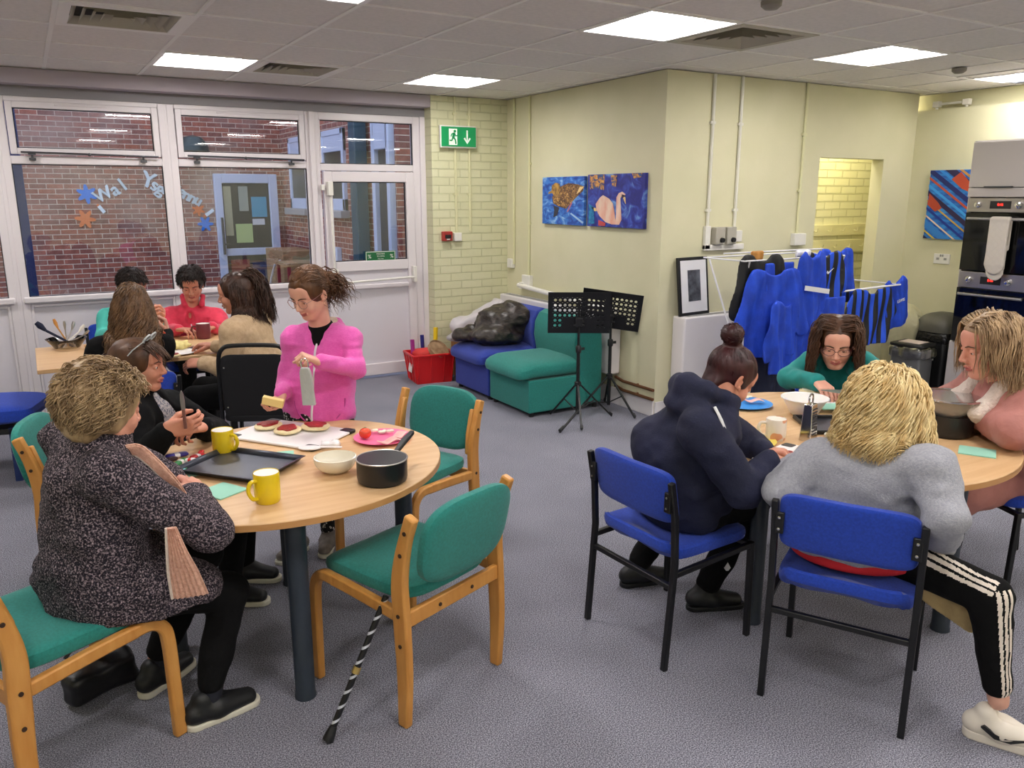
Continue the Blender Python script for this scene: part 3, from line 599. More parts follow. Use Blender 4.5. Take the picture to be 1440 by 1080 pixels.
d=lambda P:[((x-930)/520*.72,(375-y)/530*.42) for x,y in P]
onpic(t,'swan_body',d([(750,410),(790,345),(820,320),(880,355),(915,400),(930,470),(945,570),(950,540),(950,340),(970,300),(1000,285),(1030,310),(1020,335),(995,330),(985,350),(1000,560),(980,610),(910,610),(850,590),(790,530),(760,470)]),M['swan_white'],.003)
onpic(t,'lily_patch',d([(680,115),(830,115),(825,270),(760,250),(690,260)]),M['lily']); onpic(t,'lily_patch',d([(890,125),(950,120),(940,235),(905,230)]),M['lily']); onpic(t,'lily_patch',d([(1080,110),(1180,110),(1160,150),(1100,160)]),M['lily'])
onpic(t,'swan_beak',d([(1005,330),(1030,340),(1035,405),(1020,370)]),M['cream_p'],.004); onpic(t,'swan_eye_mask',d([(1000,310),(1028,322),(1010,350),(998,335)]),M['beak'],.005)
onpic(t,'red_reflection',d([(780,570),(850,600),(845,630),(780,630)]),mat('red_p','C85050',.5)); onpic(t,'tail',d([(700,440),(750,450),(760,480),(740,485)]),M['cream_p']); onpic(t,'teal_water',d([(680,410),(730,440),(740,610),(680,620)]),mat('teal_p','2E9CC0',.5,col2='1C5A9C',scale=30))
# striped painting on the kitchen wall
py0,py1=4.13,4.54; z0,z1=1.33,1.93; t=thing('canvas_painting','canvas of diagonal blue, gold and red stripes beside the oven','painting',(XR-.02,(py0+py1)/2,(z0+z1)/2))
W_,H_=py1-py0,z1-z0; part('canvas',MB().bb((-.012,-W_/2,-H_/2),(.018,W_/2,H_/2)),mat('stripe_blue','1F4FB0',.5,col2='2F90E0',scale=10,stretch=(1,1,3)),t,bevel=.003,smooth=False)
def clip(poly):
    def cut(P,ax,v,s):
        o=[]
        for i in range(len(P)):
            a,b=P[i-1],P[i]; ia=s*(a[ax]-v)<=0; ib=s*(b[ax]-v)<=0
            if ia!=ib: u=(v-a[ax])/(b[ax]-a[ax]); o.append((a[0]+u*(b[0]-a[0]),a[1]+u*(b[1]-a[1])))
            if ib: o.append(b)
        return o
    for ax,v in ((0,W_/2),(1,H_/2)):
        poly=cut(poly,ax,v,1); 
        if poly: poly=cut(poly,ax,-v,-1)
        if not poly: return None
    return poly
cols=['1A2E8C','C89048','241C50','2F90E0','1B2A70','B8482F','3AA0E8','2A1C4C','D8A83C','1C3C9C','E8C8B0','2F80D0','E0C040','20204C']
for k,cc in enumerate(cols):
    o_=-.42+.066*k; wd=(.007+.004*(k%2)) if cc[0] in 'CBDE' else .012+.012*((k*7)%3); P=clip([(-.5,-o_+.35+wd),(-.5,-o_+.35-wd),(.5,-o_-.35-wd),(.5,-o_-.35+wd)])
    if P: onpic(t,'stripe',P,mat('st_'+cc,cc,.5),.0015+.0002*k)
onpic(t,'tag_patch',[(.0,.22),(.08,.28),(.17,.19),(.19,.1),(.1,.14)],M['st_B8482F'],.004); onpic(t,'tag_patch',[(-.19,.1),(-.1,.02),(-.06,-.03),(-.12,-.06),(-.2,.0)],M['st_B8482F'],.004)
# alcove wall fittings
mb=MB().tube([(4.575,YC-.012,ZC),(4.575,YC-.012,1.3)],.013,8)
for z in (1.6,2.25): mb.box((4.575,YC-.01,z),(.05,.02,.02))
single('cable_conduit',mb,M['wall_wh'],'white conduit left of the pair down to the isolator switches','conduit')
mb=MB().tube([(4.865,YC-.012,ZC),(4.865,YC-.012,1.45)],.013,8)
for z in (1.6,2.25): mb.box((4.865,YC-.01,z),(.05,.02,.02))
single('cable_conduit',mb,M['wall_wh'],'white conduit right of the pair down to the isolator switches','conduit')
mb=MB().tube([(5.6,YC-.012,ZC),(5.6,YC-.012,1.38)],.012,8)
for z in (1.75,2.2): mb.box((5.6,YC-.01,z),(.05,.02,.02))
single('cable_conduit',mb,M['wall_gl'],'painted conduit left of the open doorway','conduit')
single('cable_trunking',MB().bb((4.545,YC-.03,1.29),(4.97,YC,1.335)).bb((4.545,YC-.03,1.3),(4.6,YC,1.48)),M['white_plastic'],'white L-shaped trunking under the isolator switches','trunking',bevel=.004)
for x,lab in ((4.68,'grey isolator switch box, left of two above the trunking'),(4.8,'grey isolator switch box, right of two above the trunking')):
    t=thing('isolator_switch',lab,'switch',(x,YC,1.4),0); part('box',MB().bb((-.05,-.06,-.065),(.05,0,.07)),mat('iso_grey','B4B0A4',.5),t,bevel=.006); part('knob',MB().lathe([(.001,-.02),(.018,-.02),(.02,0)],(.01,-.06,-.03),16,R=rotx(PI/2)@rotx(PI)),M['black_plastic'],t)
wallbox('wall_socket',(4.9,YC-.015,1.395),(.09,.03,.09),M['white_plastic'],'white socket right of the isolator switches','socket')
wallbox('junction_box',(5.61,YC-.025,1.35),(.14,.05,.1),M['white_plastic'],'white junction box at the foot of the painted conduit','box')
c=onX(1325,364,XR); t=thing('wall_socket','white double socket on the wall below the striped canvas','socket',(XR,c[1],c[2])); part('plate',MB().bb((-.012,-.075,-.045),(0,.075,.045)),M['white_plastic'],t,bevel=.003)
part('pin_holes',MB().box((-.013,-.035,0),(.004,.025,.02)).box((-.013,.035,0),(.004,.025,.02)).box((-.014,-.01,.03),(.006,.012,.02)).box((-.014,.01,.03),(.006,.012,.02)),M['grey_plastic'],t)
a=onX(1318,147,XR+.06); b=onX(1360,143,XR+.06)
mb=MB().tube([a,b],.012,8)
for q in (a,b): mb.box(q,(.05,.06,.05)); mb.tube([q,q+V(0,0,-.07)],.014,8)
single('white_bracket',mb,M['white_plastic'],'white pipe bracket on top of the boxed wall by the ceiling','bracket',bevel=.004)
# ================================================================== tables
def wood(name,c1,c2,sc=3.,st=(1,9,9)): return mat(name,c1,.38,col2=c2,scale=sc,stretch=st,detail=8,lo=.3,hi=.7,spec=.45)
wood('oak_top','DDB98C','CEA474',2.5,(1.2,14,1)); wood('oak_edge','C4935E','B8864E'); wood('beech','D39A52','C2833C',4,(6,6,1.2))
mat('leg_charcoal','2B3440',.4); mat('green_fabric','24857C',.95,col2='1E766E',scale=120,bump=.25,bscale=500,sheen=.15,bdist=.002); mat('blue_fabric','1A42B4',.95,col2='16389E',scale=120,bump=.25,bscale=500,sheen=.15,bdist=.002)
mat('sofa_blue','2A3F9E',.95,col2='24378E',scale=120,bump=.25,bscale=500,sheen=.15,bdist=.002); mat('bolt_dark','3A2618',.5)
TZ=.72
T1c=V(.755,2.972); T2c=V(2.92,2.19)
def round_table(c,rx,ry,rot,legs,lab,loc_legs):
    t=thing('round_table',lab,'table',(c[0],c[1],0),0,'round wooden tables'); R=rotz(rot); n=72
    pts=[tuple((R@V(rx*math.cos(2*PI*k/n),ry*math.sin(2*PI*k/n),0))[:2]) for k in range(n)]
    o=part('tabletop',MB().prism(pts,TZ-.026,TZ),[M['oak_top']],t,bevel=.003)
    eb=MB(); m=[(x*1.002,y*1.002) for x,y in pts]; vs=[(x,y,TZ-.024) for x,y in m]+[(x,y,TZ-.003) for x,y in m]; eb.add(vs,[(i,(i+1)%n,n+(i+1)%n,n+i) for i in range(n)]); part('edge_band',eb,M['oak_edge'],t)
    part('under_frame',MB().box((0,0,TZ-.045),(.7,.05,.035)).box((0,0,TZ-.045),(.05,.7,.035)),M['leg_charcoal'],t,R=rotz(loc_legs))
    for k in range(4):
        a=loc_legs+k*PI/2; p=V(legs*math.cos(a),legs*math.sin(a),0)
        part('leg',MB().lathe([(.037,0),(.037,.012),(.034,.02),(.036,TZ-.03),(.05,TZ-.028),(.05,TZ-.026)],p,24),M['leg_charcoal'],t)
    return t
round_table(T1c,.62,.57,math.atan2(.481,.877),.445,'round wooden table with yellow mugs and a black saucepan',math.atan2(2.538-2.972,.658-.755))
round_table(T2c,.715,.705,0,.53,'round wooden table with the blue plate and the big black pot',math.atan2(2.1-2.19,2.389-2.92))
t=thing('rectangular_table','rectangular wooden table by the windows with a cutlery bowl on it','table',(.56,5.78,0)); 
part('tabletop',MB().bb((-.6,-.41,TZ-.025),(.66,.41,TZ)),M['oak_top'],t,bevel=.003)
for x,y in ((-.42,-.3),(-.42,.3),(.5,-.3),(.5,.3)): part('leg',MB().bb((x-.02,y-.02,0),(x+.02,y+.02,TZ-.025)),M['black_metal'],t)
# ================================================================== green wooden-framed chairs
def face(f): return math.atan2(f[1],f[0])-PI/2
def green_chair(lab):
    t=thing('green_chair',lab,'chair',(0,0,0),0,'green chairs with beech frames')
    hw=.235
    for s in (-1,1):
        post=spline([(s*hw,-.225,0),(s*hw,-.232,.2),(s*hw,-.225,.4),(s*hw,-.222,.52),(s*hw,-.245,.64),(s*hw,-.285,.755)],5); n=len(post)
        o=part('back_post',MB().bar(post,.03,[.042+.02*math.sin(PI*min(1,i/(n-1)*1.15)) for i in range(n)],(1,0,0)),M['beech'],t,bevel=.007)
        for z,y in ((.30,-.23),(.405,-.225),(.62,-.243),(.70,-.266)): part('bolt_cover',MB().lathe([(.001,0),(.007,0),(.007,.003),(.001,.003)],(s*(hw+.0155),y,z),10,R=roty(PI/2*s)),M['bolt_dark'],o)
        part('back_block',MB().bar([(s*(hw-.02),-.205,.5),(s*(hw-.02),-.215,.6),(s*(hw-.02),-.25,.715)],.02,.03,(1,0,0)),M['beech'],t,bevel=.008)
        leg=spline([(s*hw,.225,0),(s*hw,.222,.2),(s*hw,.218,.34),(s*hw,.205,.395),(s*hw,.165,.425),(s*hw,.10,.425)],5)
        part('leg',MB().bar(leg,.03,.04,(1,0,0)),M['beech'],t,bevel=.007)
        part('seat_rail',MB().bar(spline([(s*hw,.12,.425),(s*hw,0,.418),(s*hw,-.2,.40)],4),.028,.042,(1,0,0)),M['beech'],t,bevel=.006)
    part('cross_rail',MB().box((0,-.235,.385),(.45,.022,.055)),M['beech'],t,bevel=.005)
    for x in (-.08,.08): part('bolt_cover',MB().lathe([(.001,0),(.007,0),(.007,.003),(.001,.003)],(x,-.247,.385),10,R=rotx(PI/2)),M['bolt_dark'],t)
    part('seat',MB().pad(.445,.47,.075,5,4,lambda x,y,z:(x,y,.448+z-.9*max(0,y-.13)**2*3-.02*(1-(x/.22)**2)*.4+.012*(y>-.3))),M['green_fabric'],t)
    part('backrest',MB().pad(.415,.30,.055,3.2,4,lambda x,y,z:(x*(1+.25*(y+.15)*.5),-.262+z-.028-.10*(y+.05)*.5-.35*(.04-x*x)*.6-.16*y,.632+y)),M['green_fabric'],t)
    return t
g0=green_chair('empty green chair nearest the viewer, seen from behind, a cane at its leg')
def place(o,c,f): o.location=(c[0],c[1],0); o.rotation_euler=(0,0,face(f))
place(g0,(1.035,2.50),(-.353,.935))
CHRS={}
for key,c,f,lab in (('B',(1.43,3.41),(-.9,-.43),'empty green chair on the far side of the table, pad facing the viewer'),('C',(-.06,2.66),(.906,.423),'green chair carrying the woman in the speckled cardigan'),('D',(.22,3.84),(.93,-.36),'green chair behind the woman holding a knife')):
    o=dup(g0); place(o,c,f); o['label']=lab; CHRS[key]=o
# ================================================================== blue chairs
def blue_chair(lab):
    t=thing('blue_chair',lab,'chair',(0,0,0),0,'blue chairs with black frames'); hw=.225
    for s in (-1,1):
        part('back_post',MB().bar([(s*hw,-.235,0),(s*hw,-.205,.42),(s*hw,-.215,.6),(s*hw,-.24,.735)],.022,.022,(1,0,0)),M['black_metal'],t,bevel=.003)
        part('leg',MB().bar([(s*hw,.215,0),(s*hw,.205,.405)],.022,.022,(1,0,0)),M['black_metal'],t,bevel=.003)
        part('side_rail',MB().bar([(s*hw,.21,.395),(s*hw,-.205,.375)],.02,.022,(1,0,0)),M['black_metal'],t,bevel=.003)
        part('back_bracket',MB().box((s*(hw-.017),-.236,.655),(.03,.012,.075)),M['black_metal'],t,bevel=.003)
        for z in (.635,.675): part('screw',MB().lathe([(.005,0),(.005,.003),(.001,.004)],(s*(hw-.017),-.2425,z),8,R=rotx(PI/2)),M['chrome'],t)
    part('cross_rail',MB().bar([(-hw,-.21,.325),(hw,-.21,.325)],.02,.02,(0,1,0)),M['black_metal'],t,bevel=.003); part('cross_rail',MB().bar([(-hw,.2,.395),(hw,.2,.395)],.02,.02,(0,1,0)),M['black_metal'],t,bevel=.003)
    part('seat',MB().pad(.44,.44,.06,6,5,lambda x,y,z:(x,y+.01,.438+z-1.5*max(0,y-.15)**2+.02*(y<-.19))),M['blue_fabric'],t)
    part('backrest',MB().pad(.43,.205,.045,7,5,lambda x,y,z:(x,-.205+z-.35*(.045-x*x)-.18*y,.66+y)),M['blue_fabric'],t)
    return t
b0=blue_chair('blue chair under the woman in the navy hooded top'); place(b0,(2.07,2.25),(1,.05))
for key,c,f,lab in (('F',(2.355,1.64),(.88,.48),'blue chair under the person in the grey sweatshirt'),('P9',(3.75,2.83),(-.8,-.6),'blue chair mostly hidden behind the girl in the teal top'),('P10',(3.75,1.80),(-.92,.35),'blue chair under the woman in the pink coat'),
  ('P4',(.43,5.0),(0.05,1),'blue chair hidden behind the long haired child at the far table'),('P5',(.53,6.62),(0,-1),'blue chair behind the person in turquoise by the windows'),('P6',(1.03,6.62),(0,-1),'blue chair behind the woman in the red fleece')):
    o=dup(b0); place(o,c,f); o['label']=lab
# black stacking chair
t=thing('black_chair','black stacking chair with a rounded frame behind the person in beige','chair',(1.13,4.83,0),face((.45,.89))); mat('black_fabric','14151A',.95,bump=.2,bscale=400,bdist=.002)
part('back_frame',MB().tube(spline([(-.215,-.17,.42),(-.205,-.2,.6),(-.195,-.225,.80),(-.165,-.235,.87),(-.1,-.237,.888),(.1,-.237,.888),(.165,-.235,.87),(.195,-.225,.80),(.205,-.2,.6),(.215,-.17,.42)],5),.0125,10),M['black_metal'],t)
part('backrest',MB().pad(.385,.40,.03,8,5,lambda x,y,z:(x,-.205+z-.1*(y),.635+y)),M['black_fabric'],t)
b=MB()
for x in (-.165,.165):
    for z in (.52,.76): b.lathe([(.005,0),(.005,.003),(.001,.005)],(x,-.222-.1*(z-.635),z),8,R=rotx(PI/2))
part('screw',b,M['chrome'],t)
part('seat',MB().pad(.42,.42,.05,6,5,lambda x,y,z:(x,y,.45+z)),M['black_fabric'],t)
for s in (-1,1):
    part('leg',MB().tube([(s*.215,-.17,.43),(s*.225,-.22,0)],.0125,8),M['black_metal'],t); part('leg',MB().tube([(s*.205,.19,.42),(s*.215,.21,0)],.0125,8),M['black_metal'],t)
part('cross_bar',MB().tube([(-.2,-.17,.3),(.2,-.17,.3)],.01,8),M['black_metal'],t)
# blue bench by the windows
t=thing('blue_bench','low blue padded bench cut by the left edge, under the windows','bench',(-.68,5.95,0),-.30)
part('cushion',MB().pad(1.35,.5,.13,8,4,lambda x,y,z:(x,y,.42+z)),M['blue_fabric'],t)
for x in (-.55,.55):
    for y in (-.18,.18): part('leg',MB().bb((x-.02,y-.02,0),(x+.02,y+.02,.34)),M['navy_steel'],t)
part('frame',MB().bb((-.6,-.2,.30),(.6,.2,.335)),M['black_metal'],t)
# ================================================================== modular sofa seats
def sofa(y0,y1,m,lab):
    t=thing('reception_chair',lab,'chair',(3.6,(y0+y1)/2,0),0,'low fabric reception chairs'); w=(y1-y0)-.006
    part('base',MB().bb((-.36,-w/2+.004,.035),(.19,w/2-.004,.30)),m,t,bevel=.012,seg=3)
    part('seat_cushion',MB().pad(.80,w,.155,9,3.2,lambda x,y,z:(x-.04-.0*y,y,.365+z-.22*max(0,-x-.27))),m,t)
    n=10; pr=[(.10,.42),(.075,.55),(.085,.66),(.13,.735),(.19,.76),(.27,.74),(.33,.70),(.345,.5),(.345,.04),(.2,.04),(.12,.3)]
    part('backrest',MB().prism([(x,z) for x,z in pr],-w/2,w/2,R=rotx(PI/2)),m,t,bevel=.02,seg=3)
    for x in (-.32,.3):
        for y in (-w/2+.04,w/2-.04): part('foot',MB().lathe([(.02,0),(.02,.036)],(x,y,0),12),M['black_plastic'],t)
sofa(5.86,6.5,M['sofa_blue'],'low blue reception chair with a dark coat on it'); sofa(5.2,5.85,M['green_fabric'],'low green reception chair beside the music stands')
# dark padded coat
mat('coat_plaid','1E1917',.4,col2='4C4038',scale=40,stretch=(1,1,4),lo=.45,hi=.7,bump=.3,bscale=22,bdist=.02)
S=Sculpt(.012); S.ell((3.52,6.2,.60),(.2,.23,.17),k=.05).ell((3.46,6.12,.52),(.24,.22,.1),k=.05).ell((3.38,6.35,.49),(.22,.16,.07),k=.04).ell((3.62,6.1,.66),(.14,.18,.13),k=.05).cone((3.35,6.42,.49),(3.5,6.1,.5),.06,.08,k=.03)
S.noise(.028,(8,8,12),3).noise(.012,(16,16,30),7); o=sculpt_obj('dark_coat',S,M['coat_plaid']); tag(o,'dark padded coat heaped on the blue reception chair','coat')
# cardboard box and plastic behind
mat('cardboard','9A6E42',.85); mat('plastic_bag','DDD8DE',.25,alpha=.75); mat('plastic_bag2','C9C4CC',.3,alpha=.6)
t=single('cardboard_box',MB().bb((3.44,6.62,.0),(3.86,6.98,.40)).box((3.6,6.64,.47),(.42,.02,.16),R=rotx(.5)@roty(-.2)),M['cardboard'],'brown cardboard box in the corner behind the red crate','box',bevel=.004,smooth=False)
S=Sculpt(.012); S.cone((3.46,6.75,.50),(3.84,6.74,.66),.075,.085,k=.04).ell((3.46,6.8,.50),(.12,.1,.09),k=.03).noise(.016,(18,18,10),2); tag(sculpt_obj('plastic_bag',S,M['plastic_bag']),'long clear plastic bag on top of the cardboard box','bag')
S=Sculpt(.01); S.ell((3.42,6.66,.43),(.17,.1,.055),k=.03).ell((3.56,6.6,.45),(.12,.08,.05),k=.03).noise(.018,(22,22,14),9); tag(sculpt_obj('plastic_bag',S,M['plastic_bag2']),'crumpled white plastic bag beside the dark coat','bag')
# red crate
t=thing('red_crate','red plastic crate full of musical toys by the glass door','crate',(3.14,6.83,0),-.12); mat('crate_red','D21A1E',.35)
mb=MB(); a0,b0_,a1,b1_=.165,.125,.205,.155; z0,z1=.0,.27
if True:
    o4=[(-a0,-b0_,z0),(a0,-b0_,z0),(a0,b0_,z0),(-a0,b0_,z0)]; t4=[(-a1,-b1_,z1),(a1,-b1_,z1),(a1,b1_,z1),(-a1,b1_,z1)]; q=.008
    i4=[(-a1+q,-b1_+q,z1),(a1-q,-b1_+q,z1),(a1-q,b1_-q,z1),(-a1+q,b1_-q,z1)]; j4=[(-a0+q,-b0_+q,.01),(a0-q,-b0_+q,.01),(a0-q,b0_-q,.01),(-a0+q,b0_-q,.01)]
    mb.add(o4+t4+i4+j4,[(3,2,1,0)]+[(k,(k+1)%4,4+(k+1)%4,4+k) for k in range(4)]+[(4+k,4+(k+1)%4,8+(k+1)%4,8+k) for k in range(4)]+[(8+k,8+(k+1)%4,12+(k+1)%4,12+k) for k in range(4)]+[(12,13,14,15)])
part('crate_body',mb,M['crate_red'],t,smooth=False)
rim=MB()
for p,q in (((-a1,-b1_),(a1,-b1_)),((a1,-b1_),(a1,b1_)),((a1,b1_),(-a1,b1_)),((-a1,b1_),(-a1,-b1_))): rim.bar([(p[0],p[1],z1),(q[0],q[1],z1)],.02,.022,(0,0,1))
for y in (-.13,-.04,.05,.13): rim.bar([(-.168-.001,y,.01),(-.208,y*1.1,z1)],.012,.01,(0,1,0))
for x in (-.15,-.03,.09,.17): rim.bar([(x,-.128,.01),(x*1.1,-.158,z1)],.01,.012,(1,0,0))
part('rim',rim,M['crate_red'],t,bevel=.004); part('paper_label',MB().box((-.195,-.02,.15),(.004,.1,.09),R=roty(.14)),M['white_plastic'],t)
def toy(name,mb,m,lab,cat='toy',**k): return single(name,mb,m,lab,cat,**k)
toy('tambourine',MB().lathe([(.001,-.004),(.095,-.004),(.10,-.02),(.105,-.02),(.105,.02),(.10,.02),(.095,.004),(.001,.004)],(3.2,6.76,.30),32,R=rotx(.75)@roty(.25)),mat('drum_skin','B89A78',.6,col2='8C6C4C',scale=14),'round wooden hand drum lying on the red crate','drum')
toy('yellow_tube',MB().tube([(3.24,6.93,.1),(3.27,6.96,.48)],.022,12),mat('toy_yellow','E8C81E',.4),'tall yellow plastic tube standing in the red crate')
toy('purple_tube',MB().tube([(2.99,6.86,.1),(2.985,6.87,.40)],.02,12),mat('toy_magenta','A02C86',.4),'magenta tube standing at the left of the red crate')
toy('navy_tube',MB().tube([(3.13,6.94,.1),(3.12,6.95,.42)],.018,12),mat('toy_navy','22267A',.4),'dark blue tube standing at the back of the red crate')
toy('red_bag',MB().pad(.26,.2,.08,3,3,lambda x,y,z:(3.1+x,6.84+y,.27+z)),mat('toy_red','C8302C',.6),'folded red cloth in the crate under the hand drum','cloth')
# ================================================================== music stands
def music_stand(cx,cy,zc,feet,lab,yaw,tilt,roll=0.,pole_top=.95):
    t=thing('music_stand',lab,'music stand',(cx,cy,0),0,'black folding music stands'); 
    part('pole',MB().tube([(0,0,.06),(0,0,.55)],.014,12).tube([(0,0,.5),(0,0,pole_top)],.010,12),M['black_metal'],t)
    part('collar',MB().lathe([(.016,-.03),(.022,-.02),(.022,.02),(.016,.03)],(0,0,.57),16).lathe([(.018,-.02),(.026,-.015),(.026,.015),(.018,.02)],(0,0,.30),16).lathe([(.016,-.02),(.02,0),(.016,.02)],(0,0,.78),16).box((.035,0,.57),(.04,.01,.02)).box((.03,0,.78),(.035,.01,.018)),M['black_plastic'],t)
    for k,f in enumerate(feet):
        p=V(f[0]-cx,f[1]-cy,.012); part('leg',MB().bar([(p[0]*.04,p[1]*.04,.30),p],.016,.012,(-p[1],p[0],0)),M['black_metal'],t,bevel=.002)
        part('brace',MB().tube([(0,0,.08),p*.5+V(0,0,.155)],.005,6),M['black_metal'],t); part('rubber_foot',MB().tube([p*1.0+V(0,0,.012),p*.93+V(0,0,.03)],.012,10),M['black_plastic'],t)
    # perforated desk
    W,Hh=.47,.335; hs=[]; mb=MB(); nx,ny=13,8; cw,chh=W/nx,Hh/ny; th=.003
    for i in range(nx):
        for j in range(ny):
            x=-W/2+cw*(i+.5); z=-Hh/2+chh*(j+.5); hole=(1<=i<=nx-2 and 1<=j<=6) and (j>=3 or i<=2 or i>=nx-3)
            a,b=cw/2,chh/2
            if not hole: mb.bb((x-a,-th/2,z-b),(x+a,th/2,z+b)); continue
            K=16; r=.0115; inn=[(x+r*math.cos(2*PI*k/K),z+r*math.sin(2*PI*k/K)) for k in range(K)]; out=[]
            for k in range(K):
                c_,s_=math.cos(2*PI*k/K),math.sin(2*PI*k/K); m_=min(a/max(1e-6,abs(c_)),b/max(1e-6,abs(s_))); out.append((x+c_*m_,z+s_*m_))
            vs=[(p,-th/2,q) for p,q in inn+out]+[(p,th/2,q) for p,q in inn+out]
            f=[(k,(k+1)%K,K+(k+1)%K,K+k) for k in range(K)]+[(2*K+k,3*K+k,3*K+(k+1)%K,2*K+(k+1)%K) for k in range(K)]+[(k,2*K+k,2*K+(k+1)%K,(k+1)%K) for k in range(K)]
            mb.add(vs,f)
    mb.box((0,-.02,-Hh/2-.001),(W,.045,.004)); mb.box((0,-.04,-Hh/2+.008),(W,.003,.02)); 
    R=rotz(yaw)@roty(roll)@rotx(tilt)
    part('desk',mb,M['black_metal'],t,smooth=False,loc=(0,0,zc),R=R)
    part('desk_clamp',MB().box((0,.025,-.06),(.05,.05,.07)).tube([(-.04,.03,-.09),(.04,.03,-.09)],.008,8),M['black_plastic'],t,loc=(0,0,zc),R=R,bevel=.005)
# desks face away from the viewer side: camera sees the backs
z1_=at(822,440,math.hypot(3.52,4.95))[2]; z2_=at(868,436,math.hypot(3.90,5.05))[2]
music_stand(3.52,4.95,z1_,[on(774,584)[:2],on(818,607)[:2],on(860,587)[:2]],'black perforated music stand in front, nearer the green chair',math.radians(-32)+PI,-.30)
music_stand(3.90,5.05,z2_,[on(893,590)[:2],on(787,610)[:2],(4.05,5.3)],'black perforated music stand behind, nearer the wall',math.radians(-40)+PI,-.42,-.12)
# ================================================================== kitchen tower
XO=6.5; t=thing('oven_cabinet','tall grey cabinet housing the ovens at the right edge','cabinet',(XO,3.545,0)); mat('cab_grey','C2BCBC',.35,.2); mat('cab_side','CFCBC8',.4); mat('oven_glass','07080A',.08); mat('oven_steel','A9A4A0',.3,.8,bump=.05,bscale=300,bstretch=(1,.02,1))
hy=.3
part('carcass',MB().bb((.02,hy-.018,.0),(.58,hy,2.13)).bb((.02,-hy,.0),(.58,-hy+.018,2.13)).bb((.02,-hy,2.11),(.58,hy,2.13)).bb((.05,-hy,0),(.08,hy,.14)).bb((.52,-hy,0),(.58,hy,2.1)),M['cab_side'],t,bevel=.002,smooth=False)
dr=part('door',MB().bb((0,-hy+.004,1.775),(.02,hy-.004,2.118)),M['cab_grey'],t,bevel=.003,smooth=False); part('handle',MB().bb((-.03,-.05,1.772),(.0,.16,1.782)),M['grey_metal'],dr,bevel=.002)
part('drawer_front',MB().bb((0,-hy+.004,1.70),(.02,hy-.004,1.77)),M['cab_grey'],t,bevel=.003,smooth=False); part('base_door',MB().bb((0,-hy+.004,.15),(.02,hy-.004,.535)),M['cab_grey'],t,bevel=.003,smooth=False)
def oven(z0,zp,z1,lab):
    o=thing('oven',lab,'oven',(XO,3.545,z0),0,'built in ovens'); h=z1-z0; hp=zp-z0
    part('control_panel',MB().bb((-.012,-.297,hp),(.03,.277,h-.003)),M['oven_steel'],o,bevel=.002,smooth=False)
    part('door_glass',MB().bb((-.022,-.297,.003),(.02,.277,hp-.004)),M['oven_glass'],o,bevel=.003,smooth=False)
    part('oven_body',MB().bb((.03,-.27,.01),(.5,.27,h-.01)),M['black_metal'],o,smooth=False)
    hd=MB().tube([(-.06,-.26,hp-.05),(-.06,.24,hp-.05)],.011,12)
    for y in (-.23,.21): hd.tube([(-.06,y,hp-.05),(-.02,y,hp-.05)],.009,8)
    part('handle',hd,M['steel'],o)
    zc=(hp+h)/2
    for y in (.19,-.12): part('knob',MB().lathe([(.026,0),(.024,-.02),(.014,-.024),(.013,-.04),(.001,-.042)],(-.012,y,zc),20,R=roty(PI/2)),M['chrome'],o)
    part('display',MB().bb((-.014,-.06,zc-.028),(-.008,.1,zc+.03)),M['black_plastic'],o,smooth=False)
    v,f=text_mb('8:46',.026,R=rotz(-PI/2)@RX,c=(-.0155,.02,zc+.003)); part('digits',MB().add(v,f),mat('red_led','FF2A20',emit='FF2A20',estr=4.),o,smooth=False)
oven(1.125,1.585,1.695,'upper built in oven with a quilted oven glove on its handle'); oven(.545,.99,1.12,'lower built in oven with a red display')
S=Sculpt(.006); yc=3.51; xg=XO-.075
S.box((xg-.016,yc,1.36),(.011,.075,.18),rd=.01,k=.005).ell((xg-.016,yc,1.2),(.012,.077,.085),k=.012).box((xg+.02,yc,1.42),(.011,.075,.12),rd=.01,k=.005)
S.ell((xg+.004,yc,1.14),(.011,.07,.075),k=.01).box((xg+.004,yc,1.25),(.01,.07,.09),rd=.008,k=.01).box((xg,yc,1.535),(.028,.075,.02),rd=.018,k=.01)
def quilt(name,c):
    m=mat(name,c,.9); nt=m.node_tree; N=nt.nodes; L=nt.links; tc=N.new('ShaderNodeTexCoord'); mp=N.new('ShaderNodeMapping'); mp.inputs['Rotation'].default_value=(PI/4,0,0); mp.inputs['Scale'].default_value=(1,28,28); L.new(tc.outputs['Object'],mp.inputs[0])
    ck=N.new('ShaderNodeTexVoronoi'); ck.feature='DISTANCE_TO_EDGE'; ck.inputs['Randomness'].default_value=0.; ck.inputs['Scale'].default_value=1.; L.new(mp.outputs[0],ck.inputs[0]); bp=N.new('ShaderNodeBump'); bp.inputs['Strength'].default_value=1.; bp.inputs['Distance'].default_value=.01; L.new(ck.outputs[0],bp.inputs['Height']); L.new(bp.outputs[0],N['Principled BSDF'].inputs['Normal'])
quilt('glove_cloth','D4CCC2'); tag(sculpt_obj('oven_glove',S,M['glove_cloth']),'beige quilted oven glove hanging over the upper oven handle','oven glove')
